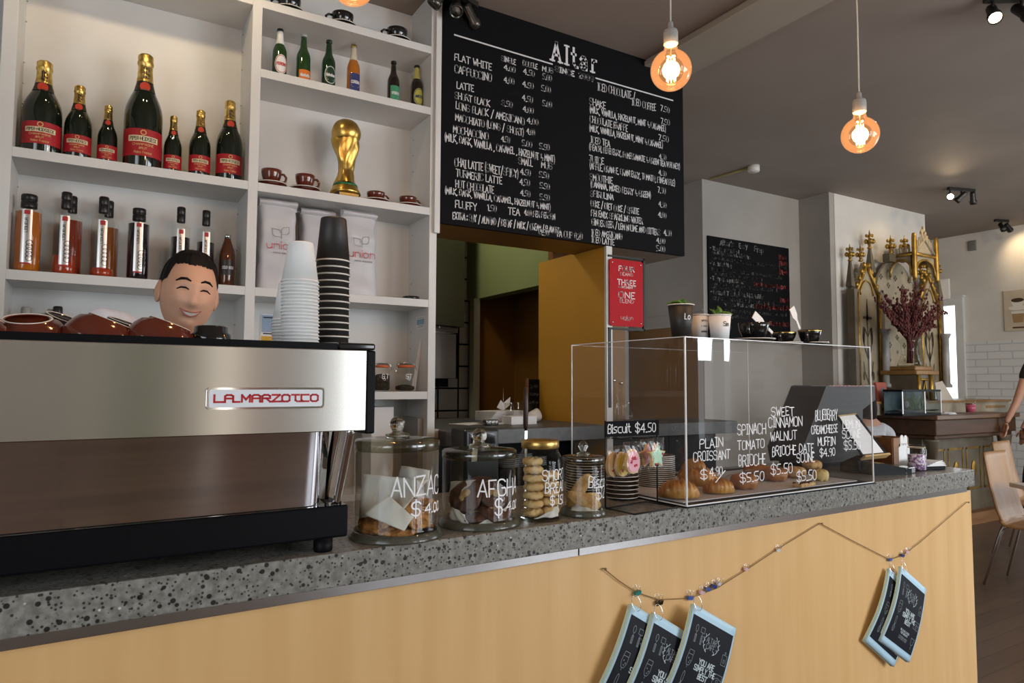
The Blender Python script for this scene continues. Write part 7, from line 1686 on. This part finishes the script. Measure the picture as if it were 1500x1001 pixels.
blk, wht, brn, tan_ = mat('brown coffee print', (.10, .04, .015), .6), mat('white cup print', (.72, .68, .6), .6), mat('coffee print', (.06, .03, .015), .6), mat('tan cup print', (.36, .22, .10), .6)
b = MB()
for row in range(1):
    for cx in (.16, .42):
        b.prism([(cx - .10, .60 * k), (cx + .10, .60 * k), (cx + .10, .57 * k), (cx - .10, .57 * k)], .0, .001, mpx, 0); b.prism(arc(cx, .56 * k, .11, 0, 2 * PI, 18, .03), .0, .0012, mpx, 0)
        b.prism([(cx - .085, .76 * k), (cx + .085, .76 * k), (cx + .05, .60 * k), (cx - .05, .60 * k)], .001, .002, mpx, 0); b.prism(arc(cx, .75 * k, .075, 0, 2 * PI, 16, .028), .002, .003, mpx, 1)
        b.prism([(cx - .07, .42 * k), (cx + .07, .42 * k), (cx + .055, .20 * k), (cx - .055, .20 * k)], .001, .002, mpx, 2); b.prism([(cx - .078, .48 * k), (cx + .078, .48 * k), (cx + .078, .42 * k), (cx - .078, .42 * k)], .001, .002, mpx, 0)
        b.ribbon([arc(cx + .09, .70 * k, .03, -1.6, 1.6, 8)], .012, lambda u, v: mpx(u, v, .002), 3); b.ribbon([[(cx - .06, .08 * k), (cx + .07, .08 * k)]], .02, lambda u, v: mpx(u, v, .001), 3)
b.build('coffee_print', [wht, brn, tan_, blk], t)

# ------------------------------------------------------------------ chairs and table on the right
def chair(loc, rz, label, first=None):
    if first: return dup(first, loc, rz, label)
    t = thing('dining_chair', label, 'chair', loc, rz, 'bent plywood chairs')   # faces local +x, seat centre above the origin
    pr = [(.22, .43), (.20, .452), (.10, .458), (-.08, .450), (-.15, .455), (-.185, .485), (-.21, .55), (-.25, .72), (-.285, .955)]
    def fn(u, v):
        i = v * (len(pr) - 1); j = min(int(i), len(pr) - 2); f = i - j; x = pr[j][0] * (1 - f) + pr[j + 1][0] * f; z = pr[j][1] * (1 - f) + pr[j + 1][1] * f
        return (x + .02 * (2 * u - 1) ** 2 * (1 if v > .6 else 0), (u - .5) * (.41 + .03 * math.sin(PI * v)), z)
    o = MB().grid(fn, 10, 48).build('shell', M['chair_wood'], t); m_ = o.modifiers.new('t', 'SOLIDIFY'); m_.thickness = .012
    for sy in (-1, 1):
        MB().tube([(-.30, sy * .21, .006), (-.19, sy * .17, .40), (-.17, sy * .165, .432), (-.14, sy * .16, .44)], .009, 8).build('leg', M['chrome'], t)
        MB().tube([(.26, sy * .21, .006), (.18, sy * .17, .40), (.16, sy * .165, .432), (.13, sy * .16, .44)], .009, 8).build('leg', M['chrome'], t)
    b = MB()
    for sy in (-1, 1): b.tube([(-.15, sy * .16, .44), (.14, sy * .16, .437)], .009, 8)
    b.tube([(-.05, -.16, .438), (-.05, .16, .438)], .008, 8); b.build('seat_rail', M['chrome'], t)
    return t
RZ = -1.5
c1 = Vector((5.545, 2.59, 0)) - Matrix.Rotation(RZ, 3, 'Z') @ Vector((-.30, -.21, 0))
ch = chair(c1, RZ, 'bent plywood chair nearest to the counter end, its back leaning left')
chair(c1 + Matrix.Rotation(RZ, 3, 'Z') @ Vector((-.36, 1.12, 0)), RZ + .05, 'bent plywood chair at the right edge, behind the nearest one', ch)
q = at(1478, 708, 'z', .74)
t = thing('cafe_table', 'white topped cafe table at the right edge by the plywood chairs', 'table', (q.x, q.y, 0), -.62)
MB().box(0, -.75, .715, .75, 0, .745).build('table_top', noisy('pale laminate', (.62, .60, .55), (.68, .66, .61), 3, .35), t, bevel=.004)
MB().lathe([(.03, .02), (.03, .715)], 16, M=Matrix.Translation((.38, -.38, 0))).build('table_leg', M['black_metal'], t); MB().lathe([(.22, 0), (.22, .015), (.03, .03)], 24, M=Matrix.Translation((.38, -.38, 0))).build('table_foot', M['black_metal'], t)

# ------------------------------------------------------------------ people
def head_pt(a, t, s=1.0):
    """a: azimuth from the face (0 = nose, along -y), t: 0 chin .. 1 crown"""
    ph = PI * t; z = -math.cos(ph); r = math.sin(ph) ** .80
    x, y = r * math.sin(a), -r * math.cos(a)
    fr = max(math.cos(a), 0)
    w_ = .080; d = .096; h = .120
    X, Y, Z = x * w_, y * d, z * h
    if z < 0:
        k = min(-z, 1); X *= 1 - .10 * k ** 2.0; Y *= 1 - .10 * k * (1 if y < 0 else 2.2)
        if y > 0: Z *= 1 - .25 * (y)
    if y < 0: Y *= 1 - .07 * abs(z)
    def g(cx, cz, sx, sz): return math.exp(-((X - cx) / sx) ** 2 - ((Z - cz) / sz) ** 2) * fr
    Y -= .013 * g(0, -.016, .011, .028) + .015 * g(0, -.034, .017, .011)            # nose
    Y -= .005 * g(0, .030, .045, .010)                                             # brow
    Y += .007 * (g(-.031, .010, .016, .010) + g(.031, .010, .016, .010))           # eye sockets
    Y -= .006 * (g(-.040, -.026, .020, .018) + g(.040, -.026, .020, .018))         # cheeks lifted by the smile
    Y -= .004 * g(0, -.060, .024, .008) + .007 * g(0, -.098, .022, .014)           # lips, chin
    Y += .004 * g(0, -.078, .025, .006)
    return Vector((X, Y, Z)) * s
def figure(name_label, cat_loc, rz, joints, links, radii, shirt, trousers, head_at, head_rot, hair_m, hair_len, skin, smile=True, s=1.0, sleeves=()):
    t = thing('person', name_label, 'person', cat_loc, rz)
    def skin_mesh(sel, grow, mats, nm, sub=2):
        idx = {}; vs, es = [], []
        for a, b in links:
            if a in sel and b in sel:
                for q in (a, b):
                    if q not in idx: idx[q] = len(vs); vs.append(joints[q])
                es.append((idx[a], idx[b]))
        me = bpy.data.meshes.new(nm); me.from_pydata(vs, es, []); o = bpy.data.objects.new(nm, me); COL.objects.link(o)
        m_ = o.modifiers.new('skin', 'SKIN'); m_.use_smooth_shade = True
        root = 'pelvis' if 'pelvis' in idx else list(idx)[0]
        for q, i in idx.items():
            sv = me.skin_vertices[0].data[i]; rr_ = radii[q]; rr_ = rr_ if isinstance(rr_, tuple) else (rr_, rr_); sv.radius = (rr_[0] + grow, rr_[1] + grow); sv.use_root = (q == root)
        sb = o.modifiers.new('sub', 'SUBSURF'); sb.levels = sb.render_levels = sub
        dg = bpy.context.evaluated_depsgraph_get(); dg.update(); ev = bpy.data.meshes.new_from_object(o.evaluated_get(dg))
        V = [tuple(v.co) for v in ev.vertices]; Fc = [tuple(p.vertices) for p in ev.polygons]
        bpy.data.objects.remove(o); return V, Fc
    HM = Matrix.Translation(head_at) @ head_rot.to_4x4()
    V, Fc = skin_mesh(set(joints), 0, skin, 'body')
    b = MB().add(V, Fc, True)
    b.grid(lambda u, v: head_pt(2 * PI * u, min(max(v, .004), .996), s), 64, 56, wrap=True, M=HM)
    for sg in (-1, 1):                                                            # ears
        b.grid(lambda u, v: Vector((sg * (.072 + .022 * v), .008 + (.020 * math.cos(2 * PI * u)) * math.sin(PI * (.12 + .8 * v)) + .012 * v, -.006 + (.036 + .004 * math.sin(2 * PI * u)) * math.sin(2 * PI * u) * math.sin(PI * (.12 + .8 * v)))) * s, 18, 8, wrap=True, M=HM)
    b.build('body', skin, t)
    # face details
    def on_face(x, z, out=.0015):
        best = None
        for i in range(-40, 41):
            a = i / 40 * 1.3; tt = math.acos(max(-1, min(1, -z / .120))) / PI; p = head_pt(a, tt)
            if best is None or abs(p.x - x) < abs(best.x - x): best = p
        return Vector((x, best.y - out, z)) * s
    def stroke(pts, r0, mt, nm):
        MB().tube([on_face(x, z) for x, z in pts], [r0 * s * (.5 if i in (0, len(pts) - 1) else 1) for i in range(len(pts))], 6, M=HM).build(nm, mt, t)
    for sg in (-1, 1):
        stroke([(sg * .014, .034), (sg * .026, .040), (sg * .040, .039), (sg * .052, .031)], .0042, hair_m, 'eyebrow')
        stroke([(sg * .016, .008), (sg * .025, .013), (sg * .037, .013), (sg * .048, .006)], .0028, hair_m, 'eyelid')
    if smile:
        MB().grid(lambda u, v: on_face(-.029 + .058 * u, -.061 + .011 * (2 * u - 1) ** 2 - (.008 * math.sin(PI * u)) * v, .0022), 14, 3, M=HM).build('teeth', M['teeth'], t)
        stroke([(-.031, -.050), (-.016, -.057), (0, -.0585), (.016, -.057), (.031, -.050)], .0026, M['lip'], 'upper_lip')
        stroke([(-.030, -.051), (-.016, -.066), (0, -.071), (.016, -.066), (.030, -.051)], .0034, M['lip'], 'lower_lip')
    else: stroke([(-.024, -.060), (0, -.062), (.024, -.060)], .0036, M['lip'], 'lips')
    # hair
    r = random.Random(3)
    def low(a):
        c_ = math.cos(a)
        if c_ > .45: return .745 + .004 * math.sin(9 * a)
        if c_ > -.1: return .60 - .06 * (0.45 - c_)
        return .42 - hair_len * 1.6
    def hair(u, v):
        a = 2 * PI * u; t0 = low(a); tt = t0 + (.997 - t0) * v; p = head_pt(a, max(tt, .02)); k = 1.03 + .10 * min(v * 2.2, 1)
        q = p * k + Vector((0, .004, .005 * v)); q += Vector((math.sin(40 * a), math.cos(31 * a), math.sin(23 * a + 9 * v))) * .0016
        if hair_len and math.cos(a) < -.1: q.z -= hair_len * (1 - v) ** 2 * 1.0
        return q * s
    MB().grid(hair, 72, 18, wrap=True, M=HM).build('hair', hair_m, t)
    # clothes
    for sel, grow, mt, nm in shirt + trousers:
        V, Fc = skin_mesh(set(sel), grow, mt, nm); MB().add(V, Fc, True).build(nm, mt, t)
    return t
def hand(t, wrist, d, n, sk, side, s=1.0, curl=.5):
    """a relaxed hand: d = finger direction, n = palm normal"""
    d = Vector(d).normalized(); n = (Vector(n) - d * Vector(n).dot(d)).normalized(); sdv = d.cross(n) * side; w0 = Vector(wrist); b = MB()
    b.grid(lambda u, v: w0 + d * (.095 * s * v) + sdv * ((.024 + .020 * min(v * 2, 1)) * s * math.cos(2 * PI * u)) + n * (.014 * s * math.sin(2 * PI * u)), 16, 6, wrap=True)
    for i, (off, L_) in enumerate(((-.032, .068), (-.011, .078), (.010, .073), (.030, .058))):
        p = w0 + d * .088 * s + sdv * off * s; pts = [p - d * .02 * s]; dd = d.copy()
        for k in range(3):
            pts.append(pts[-1] + dd * (L_ * s * (.5, .3, .25)[k] + (.02 * s if k == 0 else 0))); dd = (dd + n * curl * (.5 + .1 * i)).normalized()
        b.tube(pts, [.0098 * s, .0092 * s, .0082 * s, .0058 * s], 8)
    p = w0 + d * .025 * s - sdv * .026 * s; q = p + (d * .6 - sdv * .7 + n * .25) * .042 * s; e = q + (d * .9 - sdv * .2 + n * .3) * .036 * s
    b.tube([p, q, e], [.014 * s, .0105 * s, .007 * s], 8)
    return b.build('hand', sk, t)
def standing(hp, sh, k):
    """joints of a standing body whose head centre is at hp (local) and total scale k; sh = dict of overrides"""
    J = {'neck': hp + Vector((0, .02, -.10)) * k, 'neck_low': hp + Vector((0, .03, -.165)) * k, 'chest': hp + Vector((0, .045, -.34)) * k, 'waist': hp + Vector((0, .035, -.58)) * k, 'pelvis': hp + Vector((0, .035, -.74)) * k}
    for n_, sg in (('l', 1), ('r', -1)):
        J['clav_' + n_] = hp + Vector((sg * .09, .045, -.235)) * k; J['shoulder_' + n_] = hp + Vector((sg * .185, .045, -.26)) * k; J['elbow_' + n_] = hp + Vector((sg * .235, .05, -.54)) * k; J['wrist_' + n_] = hp + Vector((sg * .22, -.10, -.76)) * k
        J['hip_' + n_] = hp + Vector((sg * .09, .035, -.82)) * k; J['knee_' + n_] = hp + Vector((sg * .10, .02, -1.19)) * k; J['ankle_' + n_] = hp + Vector((sg * .10, .05, -1.60)) * k; J['toe_' + n_] = hp + Vector((sg * .115, -.11, -1.665)) * k
    J.update(sh); return J
LINKS = [('neck', 'neck_low'), ('neck_low', 'chest'), ('chest', 'waist'), ('waist', 'pelvis')]
for n_ in 'lr': LINKS += [('neck_low', 'clav_' + n_), ('clav_' + n_, 'shoulder_' + n_), ('shoulder_' + n_, 'elbow_' + n_), ('elbow_' + n_, 'wrist_' + n_), ('pelvis', 'hip_' + n_), ('hip_' + n_, 'knee_' + n_), ('knee_' + n_, 'ankle_' + n_), ('ankle_' + n_, 'toe_' + n_)]
RAD = {'neck': .052, 'neck_low': .060, 'chest': (.145, .105), 'waist': (.125, .10), 'pelvis': (.14, .105)}
for n_ in 'lr': RAD.update({'clav_' + n_: .065, 'shoulder_' + n_: .056, 'elbow_' + n_: .040, 'wrist_' + n_: .027, 'hip_' + n_: .085, 'knee_' + n_: .056, 'ankle_' + n_: .040, 'toe_' + n_: .032})
TOP = ['neck_low', 'chest', 'waist', 'pelvis'] + [a + n_ for a in ('clav_', 'shoulder_', 'elbow_') for n_ in 'lr']
LEGS = ['pelvis'] + [a + n_ for a in ('hip_', 'knee_', 'ankle_') for n_ in 'lr']
SHOES = [a + n_ for a in ('ankle_', 'toe_') for n_ in 'lr']
black_cloth = noisy('black cotton', (.010, .010, .011), (.016, .016, .018), 40, .85); dark_denim = noisy('dark denim', (.015, .018, .03), (.025, .03, .045), 60, .85)

# the barista behind the machine
hc = at(276, 432, 'y', 2.50)
J = standing(Vector((0, 0, hc.z)), {}, 1.03); k_ = hc.z
for n_, sg in (('l', 1), ('r', -1)): J['wrist_' + n_] = Vector((sg * .25, .02, hc.z - .80)); J['elbow_' + n_].y = .07
for q in J: J[q] = Vector((J[q].x, J[q].y, max(J[q].z, .035) if 'toe' in q or 'ankle' in q else J[q].z))
hr = Matrix.Rotation(.06, 3, 'Z') @ Matrix.Rotation(.11, 3, 'Y') @ Matrix.Rotation(.05, 3, 'X')
t = figure('smiling barista with short black hair and black shirt behind the espresso machine', (hc.x, 2.50, 0), .02, J, LINKS, RAD, [(TOP, .016, black_cloth, 'shirt')], [(LEGS, .014, dark_denim, 'trousers')], Vector((0, 0, hc.z)), hr, M['hair'], 0, M['skin'], True, 1.06)
for sg, n_ in ((1, 'l'), (-1, 'r')): hand(t, J['wrist_' + n_], (-.1 * sg, -.2, -.95), (-sg, 0, 0), M['skin'], sg)

# a walker whose arm reaches into the right edge
D = 7.3
sl, ha = EYE + ray(1497, 552) * D, EYE + ray(1474, 634) * D
base = EYE + ray(1530, 560) * (D + .1)
hp = Vector((0, 0, 1.72)); o5 = Vector((base.x, base.y, 0)); rz5 = math.atan2(RT.y, RT.x)
inv = Matrix.Rotation(-rz5, 3, 'Z')
# local x runs to the right of the photo, the walker looks along -x
J = standing(hp, {}, 1.0)
J = {q: Vector((v.y, -v.x, v.z)) for q, v in J.items()}          # face along -x
lo = lambda p: inv @ (p - o5)
for q in ('shoulder_l', 'elbow_l', 'wrist_l'): pass
wr = lo(ha) + Vector((.0, 0, .10)); el = lo(EYE + ray(1489, 590) * D); shd = lo(EYE + ray(1510, 530) * D)
near = 'l' if J['shoulder_l'].y < J['shoulder_r'].y else 'r'
J['shoulder_' + near] = shd; J['elbow_' + near] = el; J['wrist_' + near] = wr
J['ankle_l'] += Vector((.25, 0, 0)); J['toe_l'] += Vector((.25, 0, 0)); J['ankle_r'] += Vector((-.22, 0, 0)); J['toe_r'] += Vector((-.22, 0, 0)); J['knee_r'] += Vector((-.14, 0, 0))
for q in J:
    if 'toe' in q: J[q].z = .035
    if 'ankle' in q: J[q].z = .09
short_top = ['neck_low', 'chest', 'waist', 'pelvis'] + [a + n_ for a in ('clav_', 'shoulder_', 'sleeve_') for n_ in 'lr']
for n_ in 'lr': J['sleeve_' + n_] = J['shoulder_' + n_].lerp(J['elbow_' + n_], .5); RAD['sleeve_' + n_] = .048
LK = [l for l in LINKS if not (l[0].startswith('shoulder') and l[1].startswith('elbow'))] + [(a + n_, b + n_) for a, b in (('shoulder_', 'sleeve_'), ('sleeve_', 'elbow_')) for n_ in 'lr']
t = figure('person in black T-shirt and dark trousers walking in at the right edge', o5, rz5, J, LK, RAD, [(short_top, .016, black_cloth, 'shirt')], [(LEGS, .014, dark_denim, 'trousers')], hp, Matrix.Rotation(-PI / 2, 3, 'Z'), M['hair'], .02, M['skin_pale'], False, 1.0)
for n_ in 'lr': hand(t, J['wrist_' + n_], (-.25, 0, -.95) if n_ == near else (0, 0, -1), (-.9, 0, .2), M['skin_pale'], 1 if n_ == near else -1)

# a guest with long dark hair sitting with her back to us beyond the till
D = 6.1; hb = EYE + ray(1268, 597) * D; o6 = Vector((hb.x, hb.y, 0)); hz = hb.z + .03
J = standing(Vector((0, 0, hz)), {}, .95)
for n_, sg in (('l', 1), ('r', -1)):
    J['hip_' + n_] = Vector((sg * .09, -.02, .50)); J['knee_' + n_] = Vector((sg * .11, -.43, .52)); J['ankle_' + n_] = Vector((sg * .11, -.42, .09)); J['toe_' + n_] = Vector((sg * .12, -.56, .04)); J['elbow_' + n_] = Vector((sg * .23, .0, hz - .50)); J['wrist_' + n_] = Vector((sg * .16, -.26, hz - .50))
J['pelvis'] = Vector((0, .03, .54)); J['waist'] = Vector((0, .04, hz - .46)) if hz - .46 > .62 else Vector((0, .04, .66))
for n_ in 'lr': J['sleeve_' + n_] = J['shoulder_' + n_].lerp(J['elbow_' + n_], .45)
rz6 = math.atan2(FW.y, FW.x) + PI / 2
grey_top = noisy('pale grey cotton', (.42, .42, .44), (.48, .48, .50), 40, .85)
t = figure('seated guest with long dark hair and pale grey top beyond the till, back turned', o6, rz6, J, LK, RAD, [(short_top, .012, grey_top, 'top')], [(LEGS, .012, dark_denim, 'trousers')], Vector((0, 0, hz)), Matrix.Identity(3), noisy('dark brown hair', (.010, .006, .005), (.016, .010, .008), 60, .7, spec=.15), .20, M['skin_pale'], False, .95)
for n_, sg in (('l', 1), ('r', -1)): hand(t, J['wrist_' + n_], (-.3 * sg, -.9, -.2), (0, 0, -1), M['skin_pale'], sg, .92)
t = thing('stool', 'low wooden stool under the seated guest beyond the till', 'stool', o6, rz6)
MB().lathe([(.17, .40), (.175, .415), (.17, .43), (.0001, .43)], 28, M=Matrix.Translation((0, .02, 0))).build('seat', M['brown_wood'], t)
for k in range(4): a = PI / 4 + k * PI / 2; MB().tube([(.12 * math.cos(a), .02 + .12 * math.sin(a), .40), (.17 * math.cos(a), .02 + .17 * math.sin(a), 0)], [.015, .012], 8).build('leg', M['brown_wood'], t)
